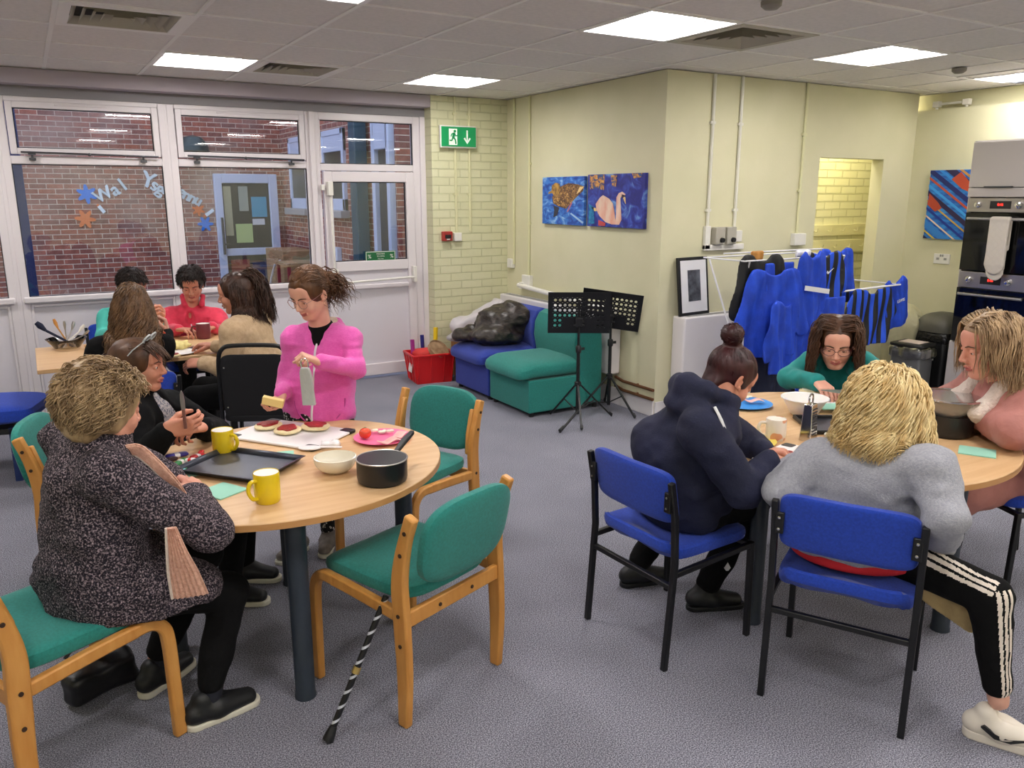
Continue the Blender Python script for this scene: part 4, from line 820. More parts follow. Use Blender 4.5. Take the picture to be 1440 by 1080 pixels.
# ================================================================== bins
mat('bin_cream','A9A484',.6,col2='9E997A',scale=12); mat('bin_liner','D8D4B0',.3,alpha=.6,bump=1.,bscale=30)
BP1=on(1268,452,.62); BP1[2]=0; BP2=on(1284,481,.50); BP2[2]=0; BP3=on(1326,450,.66); BP3[2]=0
t=thing('waste_bin','tall cream bin with a pale liner in the kitchen corner','bin',BP1); 
part('bin_body',MB().lathe([(.13,0),(.16,.55),(.165,.6)],(0,0,0),28),M['bin_cream'],t)
S=Sculpt(.012); S.cone((BP1[0],BP1[1],.50),(BP1[0],BP1[1],.60),.172,.188,k=.01).ell((BP1[0],BP1[1],.64),(.16,.16,.05),k=.01,op=-1).noise(.02,(14,14,8),4); sculpt_obj('liner',S,M['bin_liner'],t)
t=thing('pedal_bin','black bin with a domed grey lid beside the oven cabinet','bin',BP3)
part('bin_body',MB().bb((-.17,-.15,0),(.17,.15,.52)),M['black_plastic'],t,bevel=.03,seg=3); part('lid',MB().pad(.37,.33,.26,4,2.4,lambda x,y,z:(x,y,.60+max(z,-.03))),mat('lid_grey','57564E',.5),t)
part('bag_edge',MB().bb((-.178,-.158,.47),(.178,.158,.575)),mat('bin_bag','141416',.25,bump=1.,bscale=40),t,bevel=.03,seg=3); part('paper_label',MB().bb((-.173,-.06,.33),(-.17,.06,.40)),M['white_plastic'],t,smooth=False)
t=thing('recycling_bin','small grey bin with a black lid and clear liner','bin',BP2,.1)
part('bin_body',MB().bb((-.11,-.13,0),(.11,.13,.44)),mat('bin_grey','5E6064',.5),t,bevel=.02,seg=3); part('lid',MB().bb((-.12,-.14,.47),(.12,.14,.50)),M['black_plastic'],t,bevel=.01); part('lid_label',MB().bb((-.07,-.09,.50),(.09,.09,.504)),mat('lid_paper','D8C8C4',.6),t,smooth=False)
S=Sculpt(.01); S.box((BP2[0],BP2[1],.42),(.135,.155,.05),R=rotz(.1),rd=.03,k=.005).noise(.014,(20,20,10),6); sculpt_obj('liner',S,M['clear_film'],t)
v,f=text_mb('RECYCLE',.035,R=rotz(-PI/2)@RX,c=(-.1125,0,.30)); mb=MB().add(v,f); v,f=text_mb('FOOD',.05,R=rotz(-PI/2)@RX,c=(-.1125,0,.25)); mb.add(v,f); part('lettering',mb,M['white_plastic'],t,smooth=False)
# ================================================================== people toolkit
mat('lips','B5635C',.5); mat('eye_white','E8E2DC',.25); mat('iris','3A2C22',.2); mat('lens','DDE3E6',.05,alpha=.12)
def skin(name,c,c2): return mat(name,c,.5,col2=c2,scale=14,lo=.3,hi=.75,bump=.08,bscale=220,sss=.08)
skin('skin_light','DDA08A','CF8C78'); skin('skin_pale','E4B09A','D89C88'); skin('skin_warm','D2937A','C48068')
SCR=V(.077,.098,.088); SCC=V(0,-.012,.030)
HAIRLINE=([-1,-.25,.12,.38,.8],[-.62,-.5,-.02,.5,.64])
def hmask(D): return D[:,2]>np.interp(D[:,1],*HAIRLINE)
class Head:
    def __init__(s,c,fwd,up=(0,0,1),s_=1.): s.c=np.asarray(c,float); s.F=frame(fwd,up); s.s=s_
    def p(s,x,y,z): return s.c+s.s*(s.F@V(x,y,z))
    def loc(s,P): return ((P-s.c)@s.F)/s.s
def head_mesh(H,neck,h=.0028,lid=.6,child=False):
    S=Sculpt(h*H.s); p=H.p; s=H.s; F_=H.F
    S.ell(p(0,-.012,.03),V(.072,.093,.082)*s,F_,.01)
    S.ell(p(0,.035,-.03),V(.056,.055,.072)*s,F_,.02*s)
    for a in (-1,1):
        S.cone(p(a*.05,.0,-.055),p(a*.018,.062,-.098),.020*s,.017*s,.025*s)
        S.ell(p(a*.034,.062,-.035),V(.022,.020,.024)*s,F_,.02*s)
        S.cone(p(a*.045,.066,.02),p(a*.014,.083,.016),.009*s,.009*s,.012*s)
    S.ell(p(0,.068,-.096),V(.02,.017,.015)*s,F_,.012*s)
    S.ell(p(0,.065,.045),V(.052,.025,.035)*s,F_,.02*s)
    for a in (-1,1): S.ell(p(a*.031,.094,.0),V(.017,.014,.012)*s,F_,.008*s,-1)
    for a in (-1,1):
        S.ell(p(a*.031,.0735,.0),V(.0152,.0148,.0140)*s,F_,.003*s)
        z1=.006-.0095*lid; S.box(p(a*.031,.094,(z1-.0075)/2),V(.0125,.0120,(z1+.0075)/2)*s,F_,.001,.001,-1)
    S.cone(p(0,.083,.014),p(0,.106,-.028),.0075*s,.0105*s,.010*s)
    for a in (-1,1): S.ell(p(a*.0115,.098,-.033),V(.0075,.010,.0075)*s,F_,.006*s)
    S.cone(p(-.02,.083,-.062),p(0,.0945,-.058),.0045*s,.006*s,.006*s).cone(p(.02,.083,-.062),p(0,.0945,-.058),.0045*s,.006*s,.006*s)
    S.cone(p(-.016,.084,-.069),p(.016,.084,-.069),.005*s,.005*s,.005*s).ell(p(0,.09,-.071),V(.012,.0065,.0055)*s,F_,.005*s)
    S.box(p(0,.098,-.0645),V(.022,.008,.0012)*s,F_,.0005,.003*s,-1)
    for a in (-1,1):
        E=F_@rotz(a*.35)@rotx(-.15)
        S.ell(p(a*.076,-.008,-.008),V(.007,.019,.031)*s,E,.006*s); S.ell(p(a*.083,-.004,-.004),V(.005,.011,.018)*s,E,.004*s,-1); S.ell(p(a*.077,.004,-.03),V(.006,.009,.009)*s,E,.004*s)
    nb=np.asarray(neck,float)
    S.cone(p(0,-.025,-.045),nb,.050*s,.056*s,.03*s)
    return S.build()
def hand_mesh(w,d,pn,side,curl=.4,sc=1.,thumb=.5,fore=None,spread=1.,curls=None,h=.0027):
    w=np.asarray(w,float); y=nrm(d); z=nrm(-(np.asarray(pn,float)-y*(np.asarray(pn,float)@y))); x=np.cross(y,z); t=-side; S=Sculpt(h)
    L=lambda a,b,c: w+sc*(x*a+y*b+z*c)
    if fore is not None: fo=nrm(fore); S.cone(w-fo*.09*sc,w,.031*sc,.0235*sc,.01,flat=(z,1.2))
    K=[(.029,.082),(.0095,.088),(-.0105,.084),(-.029,.075)]; LN=[(.041,.025,.021),(.046,.029,.022),(.042,.027,.021),(.033,.021,.019)]
    for i,(kx,ky) in enumerate(K):
        c_=curls[i] if curls else curl*(1+.08*i)
        b=L(t*kx*.62,.004,0); k_=L(t*kx,ky,.004); S.cone(b,k_,.0165*sc,.0115*sc,.012*sc,flat=(z,1.15))
        ang=0.; q=k_; sp=t*kx*spread*1.2
        for j,(ln,r0,r1) in enumerate(zip(LN[i],(.0098,.0086,.0078),(.0088,.0079,.0066))):
            ang+=c_*(1.15,1.35,.8)[j]; dv=y*math.cos(ang)-z*math.sin(ang)+x*sp*(1.5 if j==0 else .6)*math.cos(ang); dv=nrm(dv); e=q+dv*ln*sc; f_=.92 if i in(0,2) else (.85 if i==3 else 1.)
            S.cone(q,e,r0*sc*f_,r1*sc*f_,.003*sc); q=e
    q=L(t*.022,.018,-.006); dv=nrm(x*t*(.95-.5*thumb)+y*.75-z*(.15+.5*thumb)); 
    for ln,r0,r1 in ((.040,.0155,.012),(.031,.0118,.0105),(.026,.0105,.008)):
        e=q+dv*ln*sc; S.cone(q,e,r0*sc,r1*sc,.006*sc); q=e; dv=nrm(dv*1.+y*.25-x*t*.45*thumb-z*.15*thumb)
    return S.build()
def eyes(H,par,glasses=None,brow=None):
    for a in (-1,1):
        mb=MB(); n=12; vs=[];fs=[]; r=.0128*H.s
        R=H.F@rotx(-PI/2)
        pr=[(max(1e-5,r*math.sin(PI*k/12)),r*math.cos(PI*k/12)) for k in range(13)]
        mb.lathe(pr,(0,0,0),16,R=H.F@rotx(-PI/2-.25)); me=mb.data('eye'); me.materials.append(M['eye_white']); me.materials.append(M['iris'])
        ax=H.F@rotx(-.25)@V(0,1,0)
        me.polygons.foreach_set('use_smooth',[True]*len(me.polygons))
        for p in me.polygons:
            c=np.array(p.center); 
            if (c/np.linalg.norm(c))@ax>.86: p.material_index=1
        o=bpy.data.objects.new('eye',me); link(o); o.location=Vector([float(v) for v in H.p(a*.031,.0745,0)]); o.parent=par; o.matrix_parent_inverse=parent_inv(par)
    if brow:
        mb=MB()
        for a in (-1,1): mb.tube([H.p(a*.012,.094,.0185),H.p(a*.03,.0925,.0245),H.p(a*.05,.078,.019)],[.0024*H.s,.003*H.s,.0014*H.s],6)
        wpart('eyebrows',mb,brow,par)
    if glasses:
        mb=MB(); rim=glasses[1]
        for a in (-1,1): mb.tube([H.p(a*.033+rim[0]*math.cos(u),.105-.006*abs(math.cos(u)) - (.004 if a*math.cos(u)>0 else 0),-.002+rim[1]*math.sin(u)) for u in np.linspace(0,2*PI,25)],.0015,6,cap=False)
        mb.tube([H.p(-.033+rim[0],.1055,.002),H.p(0,.108,.006),H.p(.033-rim[0],.1055,.002)],.0014,6)
        for a in (-1,1): mb.tube([H.p(a*(.033+rim[0]),.098,.004),H.p(a*.078,.05,.006),H.p(a*.083,-.005,.004),H.p(a*.08,-.02,-.012)],.0013,6)
        g=wpart('glasses',mb,glasses[0],par)
def wpart(name,mb,m,par,**k):
    o=part(name,mb,m,None,**k); o.parent=par; o.matrix_parent_inverse=parent_inv(par); return o
# ---- hair
def tubes(PP,r):      # PP: strands x points x 3
    n,m,_=PP.shape; T=np.gradient(PP,axis=1); T/=np.maximum(1e-9,np.linalg.norm(T,axis=2,keepdims=True))
    ref=np.random.RandomState(5).randn(n,1,3); u=np.cross(T,ref); u/=np.maximum(1e-9,np.linalg.norm(u,axis=2,keepdims=True)); w=np.cross(T,u)
    K=3; tp=np.linspace(0,1,m)[None,:,None]; rr=r[:,None,None]*(np.minimum(1,1.15-tp**2.2))
    ring=np.stack([PP+rr*(u*math.cos(2*PI*k/K)+w*math.sin(2*PI*k/K)) for k in range(K)],2)  # n,m,K,3
    vs=ring.reshape(-1,3); i=np.arange(n)[:,None,None]*m*K+np.arange(m-1)[None,:,None]*K; k=np.arange(K)[None,None,:]
    a=i+k; b=i+(k+1)%K; f=np.stack([a,b,b+K,a+K],-1).reshape(-1,4); return vs,f
def grow(H,roots,N,flow,L,step,col,wave,rs,r=.0022,stiff=.6,rad_jit=.4):
    n=len(roots); m=int(max(L)/step)+1; P=roots.copy(); out=[P.copy()]; d=nrm_rows(flow(P,N,0,None)*1.+N*.15); st=(np.asarray(L)/ (m-1))[:,None]
    for k in range(1,m):
        w_=nrm_rows(flow(P,N,k*step,d)); d=nrm_rows(stiff*d+(1-stiff)*w_); P=P+d*st
        for c in col:
            if c[0]=='e':
                q=((P-c[1])@c[3])/c[2]; l=np.linalg.norm(q,axis=1); b=l<1; q[b]/=l[b][:,None]; Pn=(q*c[2])@c[3].T+c[1]; P[b]=Pn[b]
            else:
                a,bb,rr=c[1:4]; ba=bb-a; t=np.clip(((P-a)@ba)/(ba@ba),0,1); q=a+t[:,None]*ba; v=P-q; l=np.linalg.norm(v,axis=1); b=l<rr; P[b]=q[b]+v[b]/np.maximum(1e-6,l[b])[:,None]*rr
        out.append(P.copy())
    PP=np.stack(out,1); T=np.gradient(PP,axis=1); T/=np.maximum(1e-9,np.linalg.norm(T,axis=2,keepdims=True))
    up=np.cross(T,N[:,None,:]); up/=np.maximum(1e-6,np.linalg.norm(up,axis=2,keepdims=True)); nn=np.cross(up,T); s=np.linspace(0,1,m)[None,:,None]; amp,fr=wave
    ph=rs.rand(n,1,1)*2*PI; phc=rs.rand(n,1,1)*1.2; fj=fr*(1+.25*(rs.rand(n,1,1)-.5)); Ls=np.asarray(L)[:,None,None]
    A=amp*np.minimum(1,s*3)*(.6+.8*rs.rand(n,1,1)); PP=PP+A*np.sin(2*PI*fj*s*Ls+ph)*up+A*np.maximum(0,np.cos(2*PI*fj*s*Ls+ph))*nn*.8
    return tubes(PP,r*(1+rad_jit*(rs.rand(n)-.5)))
def nrm_rows(v): return v/np.maximum(1e-9,np.linalg.norm(v,axis=1,keepdims=True))
def scalp(H,n,rs,mask=hmask,infl=1.0):
    D=nrm_rows(rs.randn(n*4,3)); D=D[mask(D)][:n]; Nn=nrm_rows((D/SCR)@H.F.T); P=H.c+H.s*((D*SCR*infl+SCC)@H.F.T); return P,Nn,D
def hcol(H,g=1.0): return ('e',H.p(*SCC),SCR*H.s*g,H.F)
G=V(0,0,-1)
def hair_obj(pieces,m,par,name='hair'):
    vs=[];fs=[];n=0
    for v,f in pieces: vs.append(v); fs.append(np.asarray(f)+n); n+=len(v)
    o=bpy.data.objects.new(name,raw_mesh(name,np.concatenate(vs),np.concatenate(fs),m)); link(o); o.parent=par; o.matrix_parent_inverse=parent_inv(par); return o
def cap(H,infl=1.05,extra=None,noise=.003,h=.005,nsc=(60,60,25)):
    S=Sculpt(h); S.ell(H.p(*SCC),SCR*H.s*infl,H.F,.005)
    # cut the face and neck away
    S.box(H.p(0,.135,-.055),V(.12,.085,.125)*H.s,H.F@rotx(-.12),.03,.012,-1); S.box(H.p(0,.02,-.13),V(.12,.09,.09)*H.s,H.F,.02,.01,-1)
    if extra: extra(S)
    S.noise(noise,nsc,3); return S.build()
def hairmat(name,c1,c2): return mat(name,c1,.42,col2=c2,scale=26,stretch=(1,1,.35),lo=.3,hi=.7,detail=3,spec=.4)
# ---- clothing
def torso_sculpt(J,b=1.,h=.009,arms=True,hem=.0,belly=1.,lens=1.,k=.04,sl=1.,neckhole=True,sleeve_r=1.,wrist=.96):
    S=Sculpt(h); lat=nrm(J['shR']-J['shL']); pel,ch,nk=J['pel'],J['chest'],J['neck']; fl=(lat,.70); mid=(pel+ch)/2
    S.cone(pel,mid,.125*b*belly,.118*b*belly,k,fl).cone(mid,ch,.118*b*belly,.112*b,k,fl)
    S.cone(ch+(J['shL']-ch)*.35,ch+(J['shR']-ch)*.35,.085*b,.085*b,k)
    S.cone(J['shL'],J['shR'],.060*b,.060*b,k); 
    for s_ in ('L','R'):
        S.cone(nk+(ch-nk)*.15,J['sh'+s_],.050*b,.058*b,.03)
        if arms:
            S.cone(J['sh'+s_],J['el'+s_],.066*b*sleeve_r,.052*b*sleeve_r,.022); w_=J['el'+s_]+(J['wr'+s_]-J['el'+s_])*wrist
            S.cone(J['el'+s_],w_,.053*b*sleeve_r,.040*b*sleeve_r,.02)
    if hem: S.cone(pel,pel+nrm(pel-ch)*hem,.135*b*belly,.14*b*belly,k,fl)
    return S
def clothes_noise(S,a=1.,sd=0):
    S.noise(.0075*a,(9,9,14),sd).noise(.0035*a,(26,26,34),sd+1); return S
def legs_sculpt(J,b=1.,h=.009,k=.02,ank=1.):
    S=Sculpt(h); S.cone(J['hipL'],J['hipR'],.105*b,.105*b,k)
    for s_ in ('L','R'):
        if 'kn'+s_ not in J: continue
        S.cone(J['hip'+s_],J['kn'+s_],.092*b,.064*b,k); a=J['kn'+s_]+(J['an'+s_]-J['kn'+s_])*ank; S.cone(J['kn'+s_],a,.064*b,.046*b,k)
    return S
def shoe(par,an,toe,upper,solem,sc=1.,lab=None,soleup=None,wht=.022,low=False):
    # an: ankle joint; toe: direction of the foot on the floor; the sole sits at z=0 unless soleup gives the up vector
    up=V(0,0,1) if soleup is None else nrm(soleup); f=nrm(np.asarray(toe,float)-up*(np.asarray(toe,float)@up)); r=np.cross(f,up); an=np.asarray(an,float)
    base=an-up*(an[2] if soleup is None else .075*sc)
    L=lambda y,x,z: base+f*y*sc+r*x*sc+up*z*sc
    S=Sculpt(.005); S.cone(L(-.055,0,.05),L(.02,0,.05),.036*sc,.038*sc,.02).cone(L(.02,0,.048),L(.13,.004,.035),.04*sc,.027*sc,.03,flat=(r,.78));
    if not low: S.cone(L(-.03,0,.06),an+up*.01,.038*sc,.040*sc,.02)
    else: S.cone(L(-.035,0,.05),L(-.025,0,.088),.035*sc,.036*sc,.015).ell(L(.045,0,.098),V(.022,.045,.02)*sc,np.stack([r,f,up],1),.012,-1)
    S.box(L(.03,0,-.02),V(.2,.2,.032)*sc,np.stack([r,f,up],1),.001,.002,-1)
    o=sculpt_obj('shoe',S,upper,par,label=lab)
    S=Sculpt(.0045)
    def sole(X,Y,Z):
        q=np.stack([X,Y,Z],-1)-base; a=q@f/sc; b=q@r/sc; c=q@up/sc
        t=np.clip((a+.052)/.185,0,1); w_=.034+.010*np.sin(t*PI*.9)*t; cx=.004*t
        d2=np.sqrt((np.clip(a,-.052,.133)-a)**2+(b-cx)**2)-w_; dz=np.abs(c-wht/2)-wht/2; return np.maximum(d2,dz)*sc
    S.o.append((sole,base-.22*sc,base+.22*sc,.001,1)); s2=sculpt_obj('sole',S,solem,None); s2.parent=o
    return o
def person(label,base,H,J,skinm,hairm,hands=(),lid=.6,glasses=None,brow=None,face_detail=True,neck=True,legs=True,sc=1.):
    t=thing('person',label,'person',(base[0],base[1],0.))
    P,Fc=head_mesh(H,J['neck']+(J['chest']-J['neck'])*.25,.0028 if face_detail else .005,lid)
    C=H.loc(P[Fc].mean(1)); D=nrm_rows((C-SCC)/SCR); rr=np.linalg.norm((C-SCC)/SCR,axis=1)
    mi=np.zeros(len(Fc),int); mi[hmask(D)&(rr>.85)&(rr<1.1)&(np.abs(C[:,0])<.0745)]=2
    lp=(np.abs(C[:,0])<.021)&(C[:,2]<-.056)&(C[:,2]>-.0755)&(C[:,1]>.084); mi[lp]=1
    PV=[P];PF=[Fc];MI=[mi]; n=len(P)
    for hm in hands: v,f=hm; PV.append(v); PF.append(f+n); n+=len(v); MI.append(np.zeros(len(f),int))
    S=Sculpt(.014); S.cone(J['pel'],J['chest'],.07,.07,.02).cone(J['chest'],J['neck'],.06,.045,.02).cone(J['shL'],J['shR'],.04,.04,.02)
    for s_ in ('L','R'):
        S.cone(J['sh'+s_],J['el'+s_],.035,.03,.02).cone(J['el'+s_],J['wr'+s_],.03,.02,.02)
        if legs and 'kn'+s_ in J: S.cone(J['hip'+s_],J['kn'+s_],.05,.042,.02).cone(J['kn'+s_],J['an'+s_],.042,.032,.02)
    v,f=S.build(); PV.append(v); PF.append(f+n); MI.append(np.zeros(len(f),int))
    me=raw_mesh('body',np.concatenate(PV),np.concatenate(PF),[skinm,M['lips'],hairm],np.concatenate(MI)); o=bpy.data.objects.new('body',me); link(o); o.parent=t; o.matrix_parent_inverse=parent_inv(t)
    if face_detail: eyes(H,t,glasses,brow)
    return t
def mk(**k): return {a:np.asarray(b,float) for a,b in k.items()}
# ================================================================== clothes airer and football kit
mat('kit_blue','184AD2',.75,col2='123AB0',scale=8,bump=.3,bscale=160); mat('kit_black','101116',.6); mat('wire_white','E4E4E8',.3); mat('kit_white','E8E8EC',.5); mat('kit_gold','B07A38',.6)
def stripes(name,a,b,wd):
    m=mat(name,a,.6); nt=m.node_tree; N=nt.nodes; L=nt.links; tc=N.new('ShaderNodeTexCoord'); w_=N.new('ShaderNodeTexWave'); w_.inputs['Scale'].default_value=wd; w_.wave_profile='SIN'; L.new(tc.outputs['Object'],w_.inputs[0])
    r=N.new('ShaderNodeValToRGB'); r.color_ramp.interpolation='CONSTANT'; r.color_ramp.elements[0].color=lin(a); r.color_ramp.elements[1].position=.5; r.color_ramp.elements[1].color=lin(b); L.new(w_.outputs[0],r.inputs[0]); L.new(r.outputs[0],N['Principled BSDF'].inputs['Base Color'])
stripes('kit_stripe','1A50D8','101116',3.6)
t=thing('clothes_airer','white wire clothes airer hung with football shirts','clothes airer',(5.0,4.22,0))
fr=MB()
for y in (-.2,0,.2): fr.tube([(-.75,y,1.31-abs(y)*.2),(.3,y,1.31-abs(y)*.2)],.006,6)
for y in (-.22,.22): fr.tube([(.2,y,1.0),(.95,y,1.02)],.006,6)
fr.tube([(-.75,-.2,1.27),(-.75,.2,1.27)],.006,6).tube([(.3,-.2,1.27),(.3,.2,1.27)],.006,6).tube([(.95,-.22,1.02),(.95,.22,1.02)],.006,6)
part('rails',fr,M['wire_white'],t)
for a,b in (((-.7,-.2,1.27),(-.55,.28,0)),((-.7,.2,1.27),(-.55,-.28,0)),((.3,-.2,1.27),(.35,.28,0)),((.3,.2,1.27),(.35,-.28,0)),((.2,-.22,1.0),(.95,-.25,1.02)),((.95,-.22,1.02),(.38,-.2,.5))): part('leg',MB().tube([a,b],.007,8),M['wire_white'],t)
def garment(kind,x,y,z,w,h,m,lab,yaw=0.,lean=0.,sl=.5,seed=0,cat='shirt',name='football_shirt',roll=0.,extra=None):
    S=Sculpt(.009); Z=V(0,0,0)
    if kind=='shirt':
        S.box((0,0,-h/2),(w/2,.010,h/2),rd=.009,k=.01)
        for s in (-1,1): S.cone((s*w*.38,0,-.06),(s*w*(.5+.14*sl),0,-.10-.30*sl),.075,.06,.02,flat=((0,1,0),4.5))
        S.ell((0,0,.015),(.075,.04,.05),k=.01,op=-1)
    else:
        S.box((0,0,-h/2),(w/2,.011,h/2),rd=.01,k=.01)
    P,Fc=S.build(); rs=seed*1.7; 
    fold=.013*np.sin(P[:,0]*30+rs+3*np.sin(P[:,2]*4+rs))*np.clip(-P[:,2]*4,.15,1)+.005*np.sin(P[:,0]*71+P[:,2]*9+rs*2)
    P[:,1]+=fold; P[:,0]*=1-.12*np.clip(-P[:,2]/h,0,1)*np.sin(rs+1)
    me=raw_mesh(name,P,Fc,m); o=bpy.data.objects.new(name,me); link(o); o.location=(x,y,z); o.rotation_euler=Matrix((rotz(yaw)@roty(roll)@rotx(lean)).tolist()).to_euler()
    tag(o,lab,cat,'football kit on the airer'); 
    if extra: extra(o)
    return o
def tick(o): 
    part('logo_mark',MB().prism([(-.035,-.012),(-.02,-.022),(.04,.022),(-.012,-.006),(-.022,-.002),(-.03,.004)],0,.003,R=RX,c=(.03,-.05,-.13)),M['kit_white'],o,smooth=False)
garment('shirt',4.42,4.02,1.30,.30,.46,[M['kit_black']],'black shirt at the left end of the airer rail',sl=1.,seed=1,yaw=-.2)
garment('cloth',4.40,4.05,1.335,.12,.07,[M['kit_gold']],'gold patterned collar at the top left of the airer',cat='collar',name='gold_collar',seed=0)
garment('shirt',4.50,3.97,1.20,.40,.62,[M['kit_blue']],'large blue shirt hanging lowest at the left of the airer',sl=1.1,seed=2,yaw=-.15)
garment('cloth',4.58,4.0,1.25,.30,.20,[M['kit_blue']],'folded blue shirt over the left of the top rail',seed=3)
garment('shirt',4.86,3.95,1.31,.22,.56,[M['kit_blue']],'narrow blue shirt with a white collar in the middle of the airer',sl=1.0,seed=4,yaw=.1)
garment('cloth',4.80,3.99,1.33,.16,.05,[M['kit_white']],'white collar at the centre top of the airer',cat='collar',name='white_collar',seed=5)
garment('shirt',5.03,4.0,1.30,.40,.42,[M['kit_stripe']],'blue and black striped shirt with a white tick on the top rail',sl=.5,seed=6,extra=tick)
garment('shirt',5.28,4.08,1.31,.34,.22,[M['kit_blue']],'blue shirt at the right end of the top rail',sl=.7,seed=7)
garment('cloth',5.40,4.08,1.0,.30,.10,[M['kit_stripe']],'striped shirt edge between the two airer levels',seed=8)
garment('cloth',5.0,3.98,.97,.62,.46,[M['kit_blue']],'wide blue shirt hanging flat below the striped one',seed=9)
garment('shirt',5.62,3.98,1.0,.46,.44,[M['kit_stripe']],'blue and black striped shirt on the lower airer wing',sl=.3,seed=10)
garment('shirt',4.60,3.93,.98,.34,.52,[M['kit_blue']],'blue shirt hanging behind the woman with the hair bun',sl=.9,seed=12,yaw=.2)
def lew(o):
    v,f=text_mb('LEWIS',.035,R=RX,c=(.0,-.045,-.17)); part('lettering',MB().add(v,f),M['kit_white'],o,smooth=False)
garment('shirt',5.93,4.0,1.06,.20,.40,[M['kit_blue']],'blue shirt sleeve hanging at the far right end of the airer',sl=.8,seed=11,roll=-.18,extra=lew)
nb_=garment('cloth',4.72,4.12,.55,.4,.45,[mat('navy_cloth','141B38',.8)],'dark navy bag with a white crest below the airer',cat='bag',name='navy_bag',seed=13)
cb_=part('crest_badge',MB().prism([(-.05,.06),(.05,.06),(.05,-.01),(0,-.06),(-.05,-.01)],0,.003,R=RX,c=(4.93,3.9,.50)).prism([(-.035,.045),(-.004,.045),(-.004,.01),(-.035,.01)],0,.005,R=RX,c=(4.93,3.899,.50)),M['kit_white'],nb_,smooth=False); cb_.location=(-4.72,-4.12,-.55)
a=onY(1132,405,3.88); b=onY(1166,410,3.88); single('paper_tag',MB().bar([a,b],.004,.035,(0,1,0)),M['kit_white'],'white printed tag on the lower airer rail','tag',smooth=False)
# leaning photo frame on the alcove radiator
t=thing('photo_frame','black framed picture leaning on the radiator behind the airer','picture frame',(4.43,4.68,.80),.1)
R=rotx(-.12); part('frame',MB().box((0,0,.225),(.34,.02,.45)),M['black_plastic'],t,R=R,bevel=.003); part('mount',MB().box((0,-.011,.225),(.29,.004,.40)),M['kit_white'],t,R=R,smooth=False); part('picture',MB().box((0,-.014,.23),(.14,.004,.24)),mat('photo_grey','6A6E78',.4,col2='2A2C34',scale=14),t,R=R,smooth=False)
# ================================================================== things on the left table
def top(px,py): return on(px,py,TZ)
mat('mug_yellow','E0C418',.25,coat=.3); mat('mug_in','EDEAE0',.3); mat('china','EFE9D8',.25,coat=.3); mat('pan_black','17181B',.35); mat('pan_inside','0E0F12',.3); mat('tray_grey','4A4E5A',.32,.5); mat('napkin','9AD2BE',.9); mat('board_white','EEEAEA',.45); mat('dough','EBDDB4',.75,col2='DECB98',scale=30,bump=.3,bscale=60); mat('sauce','A82A22',.35,col2='8E1E1A',scale=40,bump=.5,bscale=120); mat('tomato','DC4420',.2,coat=.4); mat('pink_plate','EE6FA0',.4); mat('cheese_w','F0EAD6',.6); mat('ham','E8A8A4',.5,col2='F0C8C0',scale=20); mat('mug_maroon','6E2A34',.3); mat('mug_dots','ECE2D6',.3,col2='E0A07C',scale=22,lo=.56,hi=.60,detail=0.)
def mug(p,m,lab,h=.098,r=.042,ha=0.,group='mugs'):
    t=thing('mug',lab,'mug',p,ha); body=MB().lathe([(r*.86,0),(r*.95,.006),(r,.03),(r,h-.003),(r*.97,h),(r*.93,h-.004)],n=32)
    part('mug_body',body,m,t); part('lining',MB().lathe([(r*.935,h-.002),(r*.925,h*.5),(r*.9,.012),(.001,.010)],n=32),M['mug_in'],t)
    part('handle',MB().tube(spline([(r-.003,0,h*.8),(r+.022,0,h*.80),(r+.032,0,h*.55),(r+.018,0,h*.27),(r-.003,0,h*.2)],5),.007,8),m,t); return t
mug(top(377,705),M['mug_yellow'],'yellow mug nearest the viewer, in front of the dark tray',ha=math.radians(205),h=.104,r=.043)
mug(top(315,637),M['mug_yellow'],'yellow mug by the hands of the woman in black',ha=math.radians(-55),h=.098,r=.042)
# baking tray
def quadthing(name,pts,lab,cat,group=None):  # centre and heading from measured corners
    P=[top(*p) for p in pts]; c=sum(P)/4; u=((P[1]-P[0])+(P[2]-P[3]))/2; v=((P[3]-P[0])+(P[2]-P[1]))/2; return c,np.linalg.norm(u[:2]),np.linalg.norm(v[:2]),math.atan2(u[1],u[0])
c,w_,d_,a=quadthing('t',[(262,668),(365,682),(413,648),(313,640)],'','')
a=math.atan2(*(top(370,683)-top(262,668))[[1,0]]); 
t=thing('baking_tray','dark grey rectangular baking tray between the two yellow mugs','tray',c+V(0,0,.006),a); W,D=w_/2+.012,d_/2+.0
mb=MB().bb((-W,-D,.001),(W,D,.004)); part('tray_base',mb,M['tray_grey'],t,bevel=.001); rm=MB()
for s in (-1,1): 
    rm.add([(-W,s*D,.002),(W,s*D,.002),(W+.012,s*(D+.012),.02),(-W-.012,s*(D+.012),.02),(-W-.02,s*(D+.02),.02),(W+.02,s*(D+.02),.02)],[(0,1,2,3),(3,2,5,4)]); rm.add([(s*W,-D,.002),(s*W,D,.002),(s*(W+.012),D+.012,.02),(s*(W+.012),-D-.012,.02),(s*(W+.02),-D-.02,.02),(s*(W+.02),D+.02,.02)],[(0,1,2,3),(3,2,5,4)])
o=part('tray_rim',rm,M['tray_grey'],t); sm=o.modifiers.new('s','SOLIDIFY'); sm.thickness=.002
def napkin(px,py,w,d,a,lab,z=0.,m='napkin'):
    t=thing('napkin',lab,'napkin',top(px,py)+V(0,0,z),a,'folded green napkins'); part('sheet',MB().bb((-w/2,-d/2,.0005),(w/2,d/2,.003)),M[m],t,smooth=False); part('fold',MB().box((0,-.002,.0038),(w*.98,d*.97,.0015)),M[m],t,smooth=False); return t
napkin(382,643,.17,.11,-.25,'green napkin between the dark tray and the chopping board',z=.0)
